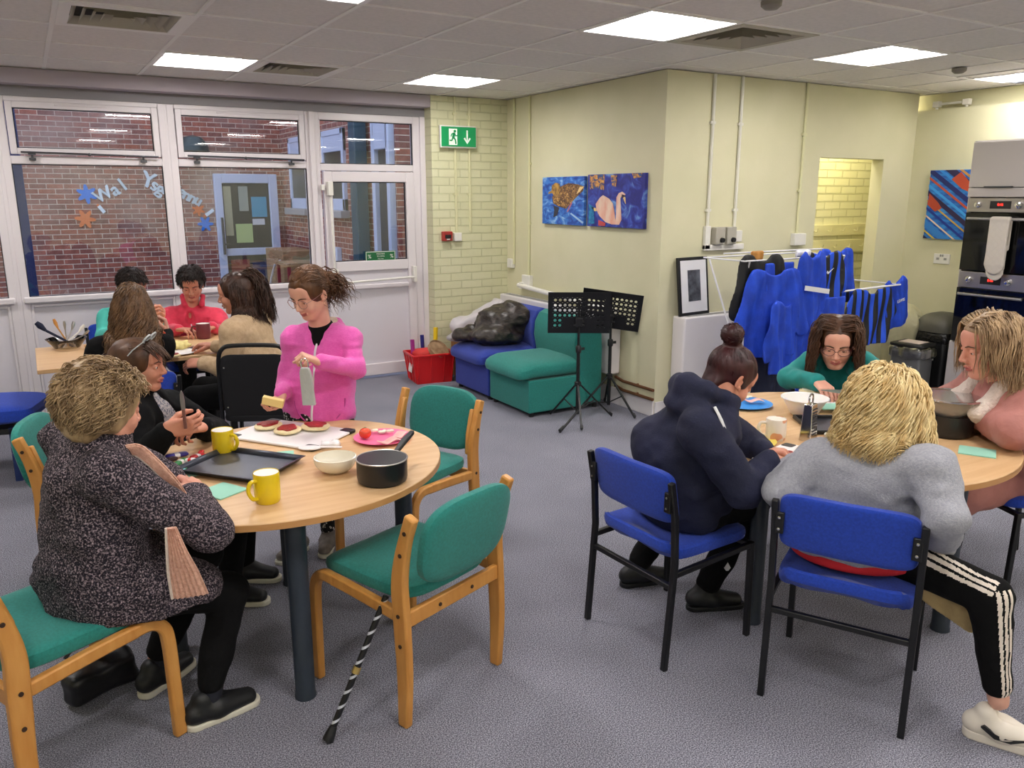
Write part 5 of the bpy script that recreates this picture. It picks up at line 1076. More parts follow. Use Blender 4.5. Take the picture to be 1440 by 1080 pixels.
napkin(312,691,.12,.13,.5,'green napkin beside the hands of the woman in the speckled cardigan'); napkin(268,665,.15,.10,.2,'green napkin partly under the tray and the sweet wrappers')
# chopping board and pizzas
c,w_,d_,a=quadthing('t',[(334,616),(455,637),(478,605),(375,594)],'','')
t=thing('chopping_board','white chopping board with dark corners carrying three pizza bases','chopping board',c,a); W,D=.225,.15
part('board',MB().pad(2*W,2*D,.012,9,8,lambda x,y,z:(x,y,z+.007)),M['board_white'],t)
for sx in (-1,1):
    for sy_ in (-1,1): part('rubber_corner',MB().pad(.06,.05,.0145,5,8,lambda x,y,z:(sx*(W-.028)+x,sy_*(D-.022)+y,z+.007)),M['black_plastic'],t)
def pizza(p,r,lab,a=0,sc=1.,topm='sauce'):
    t=thing('pizza_base',lab,'pizza',p,a,'small pizza bases'); part('dough',MB().pad(2*r,2*r*.9,.02,2.1,2.6,lambda x,y,z:(x*(1+.05*math.sin(4*math.atan2(y,x)+a)),y,z+.010)),M['dough'],t)
    part('topping',MB().pad(2*r*.72,2*r*.62,.012,2.2,3,lambda x,y,z:(x*(1+.14*math.sin(5*math.atan2(y,x)+a*3)),y*(1+.1*math.cos(3*math.atan2(y,x))),z+.020)),M[topm],t); return t
pizza(top(378,606)+V(0,0,.014),.062,'pizza base with sauce, left of three on the white board',.2); pizza(top(405,612)+V(0,0,.014),.064,'pizza base with sauce, middle of three on the white board',1.1); pizza(top(444,607)+V(0,0,.014),.066,'pizza base with sauce, right of three on the white board',2.)
def bowl(p,r,h,m,lab,rb=.5,name='bowl',lip=.004,n=40):
    pr=[(r*rb,0),(r*rb*1.05,.004)]+[(r*(rb+(1-rb)*math.sin(PI/2*k/8)),.004+h*(1-math.cos(PI/2*k/8))) for k in range(1,9)]
    inn=[(x-lip,z+.001) for x,z in pr[::-1] if x-lip>r*rb*.6]; return single(name,MB().lathe(pr+inn+[(.001,.008)],n=n),m,lab,'bowl',loc=p)
bowl(top(472,663),.078,.055,M['china'],'cream china bowl left of the black saucepan',.42)
t=thing('spoon','white spoon lying left of the cream bowl','spoon',top(436,633)+V(0,0,.002),-.5); part('spoon_bowl',MB().pad(.06,.085,.012,2,2.5,lambda x,y,z:(y*1.1,x*.9,z+.008)),M['board_white'],t); part('handle',MB().bar([(.04,0,.01),(.13,-.01,.012)],.006,.014,(0,0,1)),M['board_white'],t,bevel=.002)
S=Sculpt(.004); p=top(465,628); S.box(p+V(0,0,.012),(.036,.028,.010),rotz(-.4),.006,.004).noise(.007,(70,70,40),3); tag(sculpt_obj('cheese_packet',S,M['board_white']),'crumpled white packet between the board and the cream bowl','packet')
# saucepan
p=top(538,676); t=thing('saucepan','black saucepan with a long handle near the table edge','saucepan',p,0)
part('pan_body',MB().lathe([(.078,0),(.087,.006),(.09,.02),(.09,.082),(.0925,.084),(.0925,.087),(.088,.087)],n=44),M['pan_black'],t); part('pan_lining',MB().lathe([(.089,.086),(.086,.08),(.084,.01),(.001,.008)],n=44),M['pan_inside'],t)
rm=[(.0905+.0028*math.cos(u),.086+.0028*math.sin(u)) for u in np.linspace(0,2*PI,9)]; part('rim',MB().lathe(rm,n=44),M['steel'],t)
hp=at(597,609,np.hypot(*top(560,655)[:2])+.16); hv=(hp-p); hv[2]=0; hv=nrm(hv)
part('handle',MB().bar([hv*.088+V(0,0,.07),hv*.12+V(0,0,.078),hv*.18+V(0,0,.098),hv*.25+V(0,0,.112)],[.014,.02,.024,.018],[.008,.014,.018,.016],np.cross(hv,(0,0,1))),M['black_plastic'],t,bevel=.005)
# pink plate
t=thing('pink_plate','bright pink plate holding a tomato, cheese and ham','plate',top(538,618),.2); part('plate_body',MB().lathe([(.07,0),(.08,.002),(.118,.012),(.12,.014),(.117,.0145),(.078,.006),(.001,.005)],n=44),M['pink_plate'],t)
t=thing('tomato','whole red tomato on the pink plate','tomato',top(514,619)+V(0,0,.008)); part('flesh',MB().pad(.052,.052,.046,2,2,lambda x,y,z:(x,y,z+.023)),M['tomato'],t); part('stalk',MB().lathe([(.001,0),(.006,.001),(.001,.002)],(0,0,.046),8),mat('stalk','4A6A2A',.6),t)
S=Sculpt(.004); c0=top(538,612)+V(0,0,.018)
for k in range(7): S.ell(c0+V(.012*(k-3)*.86,-.012*(k-3)*.5+.01*math.sin(k*2.),.003*math.cos(k)),(.013,.010,.007),rotz(k),.002)
tag(sculpt_obj('sliced_cheese',S,M['cheese_w']),'white sliced cheese pieces on the pink plate','cheese')
def hamo(p,a,lab,w=.11,d=.045): 
    return single('ham_slice',MB().pad(w,d,.006,3,3,lambda x,y,z:(x,y,z+.006*math.sin(x*80)+.008)),M['ham'],lab,'ham',loc=p,R=rotz(a))
hamo(top(548,626)+V(0,0,.012),.1,'ham slice at the front of the pink plate'); hamo(top(562,618)+V(0,0,.014),.6,'ham slice at the right of the pink plate',.09)
# sweets and wrappers
mat('w_red','C8282C',.3); mat('w_green','2F8A4C',.3); mat('w_purple','3A2F8C',.3); mat('w_brown','3A2226',.35); mat('w_white','ECE8EA',.3); mat('w_cyan','7CC8D0',.4)
def wrapped(px,py,w,d,h,a,m,lab,m2=None):
    t=thing('sweet_packet',lab,'sweet packet',top(px,py)+V(0,0,.001),a,'sweet packets heaped by the tray'); part('packet',MB().pad(w,d,h,5,3,lambda x,y,z:(x,y,z+h/2)),M[m],t)
    if m2: part('band',MB().pad(w*.35,d*1.02,h*1.06,5,3,lambda x,y,z:(x,y,z+h/2)),M[m2],t)
wrapped(249,643,.085,.035,.016,.1,'w_purple','purple chocolate bar packet behind the other sweets','w_white'); wrapped(236,650,.08,.035,.015,.5,'w_brown','dark brown sweet packet at the left of the heap'); wrapped(254,654,.075,.025,.02,.9,'w_green','green and white sweet packet in the heap','w_white'); wrapped(267,651,.05,.025,.018,-.3,'w_white','white sweet packet in the heap','w_red'); wrapped(278,645,.06,.028,.018,.5,'w_red','red wrapper at the right of the heap','w_white'); wrapped(283,641,.045,.02,.02,1.2,'w_red','small red twisted wrapper nearest the yellow mug'); wrapped(240,664,.04,.03,.022,.7,'w_red','small red packet nearest the scarf','w_white'); wrapped(258,662,.06,.03,.014,.8,'w_cyan','pale blue packet at the front of the heap','w_green')
# cane
f0=V(*on(460,1044,0)); f1=V(*on(543,838,.44)); dv=nrm(f1-f0); 
t=thing('walking_cane','black walking cane with silver spirals leaning on the nearest green chair','cane',f0); L_=np.linalg.norm(f1-f0)+.0
def spiral():
    m=mat('cane_spiral','14151A',.3); nt=m.node_tree; N=nt.nodes; L=nt.links; tc=N.new('ShaderNodeTexCoord'); w_=N.new('ShaderNodeTexWave'); w_.bands_direction='Z'; w_.inputs['Scale'].default_value=9.; mp=N.new('ShaderNodeMapping'); mp.inputs['Rotation'].default_value=(.25,.3,0); L.new(tc.outputs['Object'],mp.inputs[0]); L.new(mp.outputs[0],w_.inputs[0])
    r=N.new('ShaderNodeValToRGB'); r.color_ramp.elements[0].color=lin('14151A'); r.color_ramp.elements[0].position=.86; r.color_ramp.elements[1].position=.9; r.color_ramp.elements[1].color=lin('C8CCD6'); L.new(w_.outputs[0],r.inputs[0]); L.new(r.outputs[0],N['Principled BSDF'].inputs['Base Color'])
spiral()
part('shaft',MB().tube([dv*.03,dv*L_],.0105,14),M['cane_spiral'],t); part('collar',MB().tube([dv*L_*.47,dv*(L_*.47+.022)],.0135,14),mat('brass','C8B070',.3,.8),t); part('rubber_tip',MB().tube([V(0,0,0)+dv*.008,dv*.03,dv*.055],[.019,.017,.012],14),M['black_plastic'],t)
# handbag under the chair
S=Sculpt(.009); c0=on(140,938,.1); S.box((c0[0],c0[1],.06),(.13,.05,.055),rotz(.5),.03,.02).noise(.012,(14,14,14),5); o=sculpt_obj('handbag',S,mat('bag_black','15151A',.4)); tag(o,'black handbag on the floor under the nearest left chair','bag')
part('strap',MB().tube(spline([c0+V(.08,.05,.08),c0+V(.12,.07,.12),c0+V(.05,.02,.15),c0+V(-.06,-.03,.12),c0+V(-.1,-.05,.09)],5),.007,6),M['bag_black'],o)
# ================================================================== things on the right table
t=thing('blue_plate','bright blue plate with cheese and ham slices','plate',top(1048,570),.1); part('plate_body',MB().lathe([(.08,0),(.09,.002),(.125,.012),(.128,.014),(.125,.0145),(.088,.006),(.001,.005)],n=44),mat('plate_blue','2F8EE0',.35),t)
hamo(top(1060,569)+V(0,0,.014),-.6,'ham slice on the blue plate',.10,.04); 
S=Sculpt(.004); c0=top(1040,565)+V(0,0,.018); 
for k in range(5): S.box(c0+V(.02*(k-2),-.012*(k-2)+.004*(-1)**k,.002*k),(.018,.010,.004),rotz(k*.6),.003,.002)
tag(sculpt_obj('sliced_cheese',S,M['cheese_w']),'white cheese slices on the blue plate','cheese')
single('tomato_slice',MB().pad(.045,.045,.008,2,3,lambda x,y,z:(x,y,z+.004)),mat('tomato_cut','E06A48',.35),'round tomato slice on the blue plate','tomato',loc=top(1030,571)+V(0,0,.008))
mug(top(1090,618),M['mug_dots'],'white mug with orange dots beside the metal grater',h=.092,r=.042,ha=math.radians(150))
# plastic bowl
pr=[(.055,0),(.06,.004),(.083,.045),(.1,.075),(.108,.078),(.108,.082),(.098,.08),(.08,.046),(.058,.008),(.001,.007)]
single('plastic_bowl',MB().lathe(pr,n=40),mat('bowl_plastic','F2F0EE',.35,sss=.1),'white plastic bowl in front of the girl in teal','bowl',loc=top(1130,583)+V(0,0,.002))
# grater
p=top(1136,618); t=thing('box_grater','upright metal box grater beside the dotted mug','grater',p,.3)
w0,w1,h_=.036,.026,.155; gm=MB().add([(-w0,-w0*.7,0),(w0,-w0*.7,0),(w0,w0*.7,0),(-w0,w0*.7,0),(-w1,-w1*.7,h_),(w1,-w1*.7,h_),(w1,w1*.7,h_),(-w1,w1*.7,h_)],[(k,(k+1)%4,4+(k+1)%4,4+k) for k in range(4)]+[(4,5,6,7)])
part('grater_body',gm,M['chrome'],t,bevel=.003); gd=MB()
for i in range(4):
    for j in range(9): gd.lathe([(.0035,0),(.002,.003),(.0005,.0035)],(-.02+.013*i,-.024+.0045*.0-.0006*0-.0012*0+.006*(j/9.)-.001,.03+.013*j),8,R=rotx(PI/2))
part('cutting_teeth',gd,M['grey_metal'],t); part('handle',MB().tube(spline([(-.018,0,h_),(-.018,0,h_+.03),(0,0,h_+.042),(.018,0,h_+.03),(.018,0,h_)],4),.004,8),M['chrome'],t)
# board with food in front of the teal girl
t=thing('chopping_board','white chopping board in front of the girl in teal','chopping board',top(1168,567)+V(0,0,0),-.6); part('board',MB().pad(.36,.22,.012,9,8,lambda x,y,z:(x,y,z+.007)),M['board_white'],t); part('rubber_corner',MB().pad(.05,.05,.0145,5,8,lambda x,y,z:(-.15+x,.08+y,z+.007)),M['black_plastic'],t)
o=pizza(top(1140,556)+V(0,0,.014),.065,'pizza topped with grated cheese at the left of the teal girl',.4,topm='cheese_w'); hamo(top(1178,566)+V(0,0,.016),-.3,'ham being sliced on the board under the teal girl hands',.12,.06)
t=thing('baking_tray','dark baking tray behind the metal grater','tray',top(1185,600)+V(0,0,.0),-.55); part('tray_base',MB().bb((-.17,-.12,.0),(.17,.12,.004)),M['tray_grey'],t); part('tray_rim',MB().bb((-.18,-.13,.002),(-.17,.13,.02)).bb((.17,-.13,.002),(.18,.13,.02)).bb((-.18,-.13,.002),(.18,-.12,.02)).bb((-.18,.12,.002),(.18,.13,.02)),M['pan_black'],t,bevel=.003)
napkin(1170,578,.15,.10,-.4,'green napkin behind the dark tray on the right table',z=.021)
single('white_plate',MB().lathe([(.06,0),(.07,.002),(.095,.010),(.097,.012),(.094,.0125),(.068,.006),(.001,.005)],n=40),M['china'],'small cream plate in front of the metal grater','plate',loc=top(1176,607)+V(-.05,-.1,0))
single('yellow_plate',MB().lathe([(.07,0),(.08,.002),(.112,.010),(.114,.012),(.111,.0125),(.078,.006),(.001,.005)],n=40),mat('plate_yellow','F0DC6A',.4),'pale yellow plate beside the arm of the navy top','plate',loc=top(1052,622))
t=thing('chopping_board','white chopping board under the hands of the woman in navy','chopping board',top(1112,645),.25); part('board',MB().pad(.30,.20,.012,9,8,lambda x,y,z:(x,y,z+.007)),M['board_white'],t); part('rubber_corner',MB().pad(.05,.05,.0145,5,8,lambda x,y,z:(.12+x,.07+y,z+.007)),M['black_plastic'],t)
pizza(top(1106,650)+V(0,0,.014),.05,'pizza base with sauce by the hands of the woman in navy',.3); pizza(top(1135,641)+V(0,0,.014),.045,'small pizza base behind the grey sweatshirt shoulder',1.3)
# black pot with glass bowl
p=top(1330,610); t=thing('black_pot','large round black pot on the right table','pot',p); part('pot_body',MB().lathe([(.085,0),(.095,.006),(.1,.02),(.104,.095),(.1,.095),(.096,.02),(.001,.01)],n=40),M['pan_black'],t)
t=thing('glass_bowl','wide glass bowl set on top of the black pot','bowl',p+V(0,0,.075)); part('bowl_body',MB().lathe([(.05,.0),(.07,.01),(.10,.045),(.125,.085),(.135,.09),(.135,.094),(.121,.09),(.096,.049),(.067,.015),(.001,.006)],n=44),mat('bowl_glass','C8C4BE',.05,alpha=.45),t)
part('steel_rim',MB().lathe([(.134,.088),(.139,.09),(.139,.096),(.134,.097),(.132,.092)],n=44),M['chrome'],t)
S=Sculpt(.006); S.ell(p+V(0,0,.115),(.085,.085,.03),k=.01).noise(.008,(50,50,50),3); tag(sculpt_obj('mixture',S,mat('mix','C8A684',.6)),'beige mixture inside the glass bowl','food')
for k,(a_,lab) in enumerate(((2.3,'left white clip on the rim of the glass bowl'),(1.6,'right white clip on the rim of the glass bowl'))): single('white_clip',MB().box(p+V(.13*math.cos(a_),.13*math.sin(a_),.185),(.022,.012,.04),R=rotz(a_)),M['board_white'],lab,'clip',bevel=.005)
single('green_tub',MB().lathe([(.035,0),(.042,.07),(.038,.07),(.031,.006),(.001,.005)],n=24),mat('tub_green','5FAA6C',.4),'small green tub beside the black pot','tub',loc=top(1368,598))
napkin(1374,636,.12,.13,.5,'green napkin alone on the right of the round table')
S=Sculpt(.004); S.ell(top(1372,580)+V(0,0,.12),(.035,.02,.012),rotz(.4),.003).noise(.008,(60,60,60),3); tag(sculpt_obj('purple_wrapper',S,M['w_purple']),'shiny purple wrapper at the edge of the glass bowl','wrapper')
# ================================================================== things on the far table
mug(top(287,476),M['mug_maroon'],'maroon mug in front of the woman in red',h=.11,r=.048,ha=PI-.3)
p=top(95,490); t=thing('cutlery_bowl','clear glass bowl of spoons and whisks on the far table','bowl',p); part('bowl_body',MB().lathe([(.06,0),(.08,.01),(.125,.07),(.122,.07),(.077,.014),(.001,.008)],n=36),M['clear_glass'],t)
rs=np.random.RandomState(3)
ut=[((-.14,.02,.16),'navy_cloth','dark blue handled spatula leaning left in the cutlery bowl',.014),((-.05,.04,.17),'beech','wooden spoon in the cutlery bowl',.008),((0,.0,.16),'steel','steel spoon upright in the cutlery bowl',.006),((.05,.03,.15),'steel','steel whisk handle in the cutlery bowl',.008),((.1,.01,.13),'white_plastic','white spoon leaning right in the cutlery bowl',.008),((.12,-.03,.10),'steel','steel fork leaning far right in the cutlery bowl',.006)]
for d_,m_,lab,r_ in ut: single('kitchen_utensil',MB().tube([p+V(-d_[0]*.3,-d_[1]*.3,.02),p+V(*d_)*.8],r_*.6,8).tube([p+V(*d_)*.8,p+V(*d_)*1.0,p+V(*d_)*1.15],[r_*.7,r_*1.5,r_],8),M[m_],lab,'utensil','utensils in the cutlery bowl')
single('wooden_utensil',MB().bar([top(122,490)+V(0,0,.02),top(140,510)+V(0,0,.012)],.006,.03,(0,0,1)),M['beech'],'flat wooden spatula lying beside the cutlery bowl','utensil',bevel=.003)
def farplate(px,py,m,lab,r=.11): single('white_plate' if m=='board_white' else 'plate',MB().lathe([(r*.6,0),(r*.7,.002),(r*.98,.010),(r,.012),(r*.97,.0125),(r*.68,.006),(.001,.005)],n=32),M[m],lab,'plate',loc=top(px,py))
farplate(262,462,'board_white','white plate in front of the woman in red'); farplate(250,497,'board_white','white plate of grated cheese on the far table',.12)
S=Sculpt(.006); S.ell(top(252,492)+V(0,0,.03),(.07,.06,.03),k=.01).noise(.014,(45,45,45),3); tag(sculpt_obj('grated_cheese',S,mat('cheese_y','E8D890',.7)),'heap of pale grated cheese on the far table plate','cheese')
pizza(top(243,505)+V(0,0,.012),.05,'pizza base held at the edge of the far table',.2); single('dark_phone',MB().bb((-.04,-.07,0),(.04,.07,.01)),M['pan_black'],'dark phone lying beside the grated cheese plate','phone',loc=top(281,490),R=rotz(.9),bevel=.004)
farplate(290,463,'sauce','red topped pizza plate beside the maroon mug',.09)
# ================================================================== the people
rs=np.random.RandomState(11)
HM=dict(blonde_old=hairmat('hair_ash_blonde','BFA37C','7E6448'),brown=hairmat('hair_brown','5A3B26','38241A'),lbrown=hairmat('hair_light_brown','7A5A3C','4A3424'),dark=hairmat('hair_dark','2A1C18','150E0C'),curly=hairmat('hair_curly_brown','6B4526','3A2415'),red=hairmat('hair_dark_red','43191C','220D10'),blonde=hairmat('hair_blonde','F0DCA8','C8A468'),hilite=hairmat('hair_streaked','C4A680','6E543C'),dbrown=hairmat('hair_dark_brown','4A2E20','2A1A14'))
def shoulders(J):
    return [('c',J['shL'],J['shR'],.085),('c',J['pel'],J['chest'],.15),('c',J['neck'],J['chest'],.075)]
def tangent(v,N): return nrm_rows(v-N*(v*N).sum(1,keepdims=True))
def J_(**k):
    J=mk(**k); m=(J['shL']+J['shR'])/2
    J.setdefault('chest',m+nrm(J['pel']-m)*.07); 
    lat=nrm(J['shR']-J['shL'])*V(1,1,0)
    J.setdefault('hipL',J['pel']-lat*.085); J.setdefault('hipR',J['pel']+lat*.085); return J
# ---- 1 woman in the speckled cardigan
def cardi():
    m=mat('cardigan','1E1826',.95,col2='B8A4AC',scale=190,lo=.48,hi=.72,detail=2,bump=1.,bscale=170,bdist=.012); return m
cardi()
mat('black_cloth','0A0A0C',.9,bump=.15,bscale=90,spec=.2); mat('navy_cloth2','151A3A',.85,col2='11152F',scale=5,bump=.2,bscale=180); mat('sole_white','E4E0D0',.5); mat('shoe_black','14161A',.5); mat('scarf_peach','EFC0AA',.95,col2='DDA892',scale=90,bump=.6,bscale=180)
H=Head(at(147,574,2.65),(.86,.42,-.22),s_=1.03)
J=J_(neck=at(140,622,2.64),shR=at(152,668,2.50),shL=V(.04,2.83,.955),pel=V(.06,2.67,.54),elR=at(296,748,2.47),wrR=at(270,690,2.70),elL=V(.26,2.93,.80),wrL=V(.35,2.80,.775),hipR=V(.09,2.59,.53),hipL=V(.02,2.75,.53),knR=at(322,832,2.66),anR=V(.345,2.565,.10),knL=V(.40,2.80,.50),anL=V(.22,2.86,.10))
J['pel']=V(.07,2.68,.58)
hR=hand_mesh(at(262,693,2.72),V(.55,.75,-.05),V(-.3,.3,-.6),1,.75,1.,.6,fore=J['wrR']-J['elR']); hL=hand_mesh(V(.355,2.83,.775),V(.25,-.95,-.05),V(-.6,0,-.7),-1,.6,1.,.5,fore=V(.3,-.8,0))
p=person('older woman with short wavy blonde hair in a speckled dark cardigan, seen from behind',(-.05,2.63),H,J,M['skin_light'],HM['blonde_old'],[hR,hL],lid=.3)
P,N,D=scalp(H,1500,rs); 
fl=lambda P_,N_,s,d:tangent(np.tile(-H.F[:,1]*.5,(len(P_),1))+G*.75+N_*0,N_)*1.+N_*(.35 if s<.03 else -.35)+(H.F[:,0]*np.sign(((P_-H.c)@H.F)[:,:1]))*.25
L=.055+.035*rs.rand(len(P)); g1=grow(H,P,N,fl,L,.006,[hcol(H,1.04)],(.010,14),rs,r=.0030,stiff=.75)
hb=cap(H,1.22,lambda S:(S.ell(H.p(0,-.055,.045),V(.085,.075,.085)*H.s,H.F,.03),S.ell(H.p(0,-.06,-.04),V(.075,.05,.06)*H.s,H.F,.02),S.ell(H.p(.07,-.02,-.02),V(.02,.04,.05)*H.s,H.F,.02),S.ell(H.p(-.07,-.02,-.02),V(.02,.04,.05)*H.s,H.F,.02)),noise=.010,nsc=(34,34,34))
P,N,D=scalp(H,900,rs,infl=1.22); L=.04+.03*rs.rand(len(P)); g2=grow(H,P,N,fl,L,.006,[hcol(H,1.2)],(.008,18),rs,r=.0026,stiff=.7)
P3,N3,D3=scalp(H,500,rs,mask=lambda D:(D[:,2]>np.interp(D[:,1],[-1,-.1,.3,1],[-.95,-.6,.5,.7])),infl=1.24); g3=grow(H,P3,N3,fl,.03+.03*rs.rand(len(P3)),.005,[],(.006,20),rs,r=.0025)
hair_obj([hb,g1,g2,g3],HM['blonde_old'],p)
S=torso_sculpt(J,1.05,.009,belly=1.08,sleeve_r=1.12,wrist=.86)
S.cone(J['hipR'],J['hipR']+(J['knR']-J['hipR'])*.62,.135,.115,.04).cone(J['hipL'],J['hipL']+(J['knL']-J['hipL'])*.5,.13,.11,.04).cone(J['pel'],J['pel']+V(.0,0,-.06),.160,.160,.04)
S.box((-.02,2.62,.30),(.6,.6,.145),None,.02,.02,-1); S.cone(J['neck']+V(.01,.01,0),J['chest'],.085,.10,.03)
clothes_noise(S,1.5,3).noise(.0022,(120,120,120),9); sculpt_obj('cardigan',S,M['cardigan'],p)
S=legs_sculpt(J,1.02,.009,ank=.88); clothes_noise(S,.8,5); sculpt_obj('trousers',S,M['black_cloth'],p)
for s_ in 'LR': S=Sculpt(.008); S.cone(J['kn'+s_]+(J['an'+s_]-J['kn'+s_])*.75,J['an'+s_]+V(0,0,-.03),.040,.036,.01); sculpt_obj('sock',S,mat('sock_navy','171A26',.9),p)
shoe(p,J['anR'],(.95,.22,0),M['shoe_black'],M['sole_white'],1.0,low=True); shoe(p,J['anL'],(.75,.62,0),M['shoe_black'],M['sole_white'],1.0,low=True)
def ribbed(name,path,w,side,par,th=.010,ribs=7):      # knitted band: ribs run along its length, pale selvedge down each edge
    P=spline(path,6); n=len(P); W=np.interp(np.linspace(0,1,n),np.linspace(0,1,len(w)),w); K=ribs*4+1; mb=MB(); vs=[]
    T=np.gradient(np.array(P),axis=0); T/=np.linalg.norm(T,axis=1)[:,None]
    for sg in (1,-1):
        for a in range(n):
            sd=nrm(np.asarray(side)-T[a]*(np.asarray(side)@T[a])); nn=np.cross(sd,T[a])
            for b in range(K):
                u=b/(K-1)*2-1; vs.append(P[a]+sd*u*W[a]/2+nn*sg*(th/2*(1-u**8)+.0022*math.cos(2*PI*ribs*(b/(K-1)))) )
    f=[]
    for sg in (0,1):
        for a in range(n-1):
            for b in range(K-1): f.append(tuple(sg*n*K+x for x in (a*K+b,a*K+b+1,(a+1)*K+b+1,(a+1)*K+b)))
    for a in range(n-1):
        for b in (0,K-1): f.append((a*K+b,(a+1)*K+b,n*K+(a+1)*K+b,n*K+a*K+b))
    for a in (0,n-1):
        for b in range(K-1): f.append((a*K+b,a*K+b+1,n*K+a*K+b+1,n*K+a*K+b))
    mb.add(vs,f); o=wpart(name,mb,M['scarf_peach'],par)
    e=MB(); e.tube([P[a]+nrm(np.asarray(side)-T[a]*(np.asarray(side)@T[a]))*W[a]*-.5 for a in range(n)],.005,8); e2=part('scarf_edge',e,mat('scarf_edge','F4E4D8',.95,bump=.6,bscale=160)); e2.parent=o; return o
ribbed('scarf',[H.p(.05,.0,-.12),at(190,632,2.60),at(214,648,2.55),at(237,672,2.545),at(256,696,2.58)],[.035,.045,.045,.042,.03],(.35,-.55,.75),p)
ribbed('scarf_end',[at(241,742,2.36),at(249,775,2.37),at(258,805,2.39),at(268,838,2.41)],[.028,.055,.085,.105],(.92,-.38,.12),p)
# ---- 2 woman in black cardigan holding a knife
H=Head(at(197,513,3.62),(.86,-.44,-.06),s_=.93)
J=J_(neck=at(203,553,3.66),shR=at(186,590,3.52),shL=at(238,572,3.82),pel=V(.28,3.84,.55),elR=at(196,650,3.36),wrR=at(236,604,3.24),elL=at(303,610,3.62),wrL=at(283,600,3.36),knR=V(.62,3.30,.50),knL=V(.70,3.52,.50),anR=V(.58,3.36,.10),anL=V(.68,3.55,.10))
hR=hand_mesh(J['wrR'],nrm(V(.86,-.25,.12)),V(.0,.9,.1),1,.8,.98,.9,fore=J['wrR']-J['elR'],curls=[.55,.6,.65,.7],spread=.6); hL=hand_mesh(J['wrL'],nrm(V(-.75,-.5,.1)),V(-.3,.1,-.9),-1,.7,.95,.5,fore=J['wrL']-J['elL'])
mat('brow_brown','4A3424',.8)
p=person('woman in black cardigan with a brown ponytail holding a knife upright',(.28,3.68),H,J,M['skin_warm'],HM['brown'],[hR,hL],lid=.45,brow=M['brow_brown'])
tie=H.p(0,-.125,.015)
def toward(T,lift=.25):
    T=np.asarray(T)
    return lambda P_,N_,s,d:tangent(nrm_rows(T-P_),nrm_rows((P_-H.p(*SCC))))*1.+nrm_rows(T-P_)*.35
P,N,D=scalp(H,1500,rs); dist=np.linalg.norm(P-tie,axis=1); g1=grow(H,P,N,toward(tie),dist*1.05,.012,[hcol(H,1.03)],(.0015,5),rs,r=.0023,stiff=.2)
hb=cap(H,1.05,lambda S:S.ell(H.p(0,-.06,.03),V(.075,.075,.08)*H.s,H.F,.02),noise=.002)
n=160; P=np.tile(tie,(n,1))+.012*rs.randn(n,3); N=np.tile(-H.F[:,1],(n,1))+.2*rs.randn(n,3); g2=grow(H,P,nrm_rows(N),lambda P_,N_,s,d:-H.F[:,1]*.6+np.tile(G,(len(P_),1))*(.5+4*s)+V(0,0,.1),.16+.05*rs.rand(n),.012,[],(.006,8),rs,r=.0026)
# fringe
P,N,D=scalp(H,420,rs,mask=lambda D:(D[:,1]>.35)&(D[:,2]>.6)&(np.abs(D[:,0])<.8)); g3=grow(H,P,N,lambda P_,N_,s,d:np.tile(H.F[:,1]*.7-H.F[:,2]*(.3+10*s),(len(P_),1))+V(0,0,0),.075+.02*rs.rand(len(P)),.008,[hcol(H,1.10)],(.002,8),rs,r=.0023)
ho=hair_obj([hb,g1,g2,g3],HM['brown'],p); wpart('hair_band',MB().tube([tie+H.F@V(.02*math.cos(u),.0,.02*math.sin(u)) for u in np.linspace(0,2*PI,14)],.006,6,cap=False),M['black_cloth'],p)
g=MB()
for a_ in (-1,1): g.tube([H.p(a_*.034+.026*math.cos(u),.045+.012*math.sin(u),.125+.018*math.sin(u)) for u in np.linspace(0,2*PI,17)],.004,6,cap=False); g.tube([H.p(a_*.06,.045,.120),H.p(a_*.078,.0,.08),H.p(a_*.083,-.02,.055)],.0025,6)
wpart('sunglasses',g,mat('pale_plastic','BFC6C8',.2),p)
wpart('sunglass_lenses',MB().pad(.05,.034,.004,2.5,3,lambda x,y,z:tuple(H.p(.034+x,.045+y*.7,.127+y*.9+z))).pad(.05,.034,.004,2.5,3,lambda x,y,z:tuple(H.p(-.034+x,.045+y*.7,.127+y*.9+z))),mat('lens_dark','59646A',.08),p)
fl=nrm(V(.8,-.6,0)); S=torso_sculpt(J,1.0,.009,arms=False,belly=1.05); clothes_noise(S,.8,1); mat('knit_speckle','B9B4B4',.95,col2='5E6476',scale=110,lo=.45,hi=.62,detail=2,bump=.5,bscale=160); sculpt_obj('speckled_jumper',S,M['knit_speckle'],p)
S=torso_sculpt(J,1.12,.009,belly=1.08,sleeve_r=1.02,wrist=.88); c_=J['chest']+fl*.17; S.cone(J['neck']+fl*.09,c_,.05,.085,.01,None,-1).cone(c_,J['pel']+fl*.2,.085,.10,.01,None,-1); clothes_noise(S,1.2,4); sculpt_obj('black_cardigan',S,mat('cardi_black','0E0F11',.97,bump=.3,bscale=200,bdist=.003,spec=.2),p)
S=Sculpt(.006)
for w_,e_ in ((J['wrR'],J['elR']),(J['wrL'],J['elL'])): S.cone(w_+(e_-w_)*.10,w_+(e_-w_)*.2,.034,.036,.005)
sculpt_obj('knit_cuffs',S,M['knit_speckle'],p)
S=legs_sculpt(J,1.05,.011); sculpt_obj('trousers',S,M['black_cloth'],p); shoe(p,J['anR'],(.8,-.5,0),M['shoe_black'],M['sole_white']); shoe(p,J['anL'],(.8,-.5,0),M['shoe_black'],M['sole_white'])
kb=at(259,585,3.20); t=thing('table_knife','table knife held upright in the hands of the woman in black','knife',kb); up=nrm(V(-.02,.02,1)); side=nrm(V(.86,-.5,0))
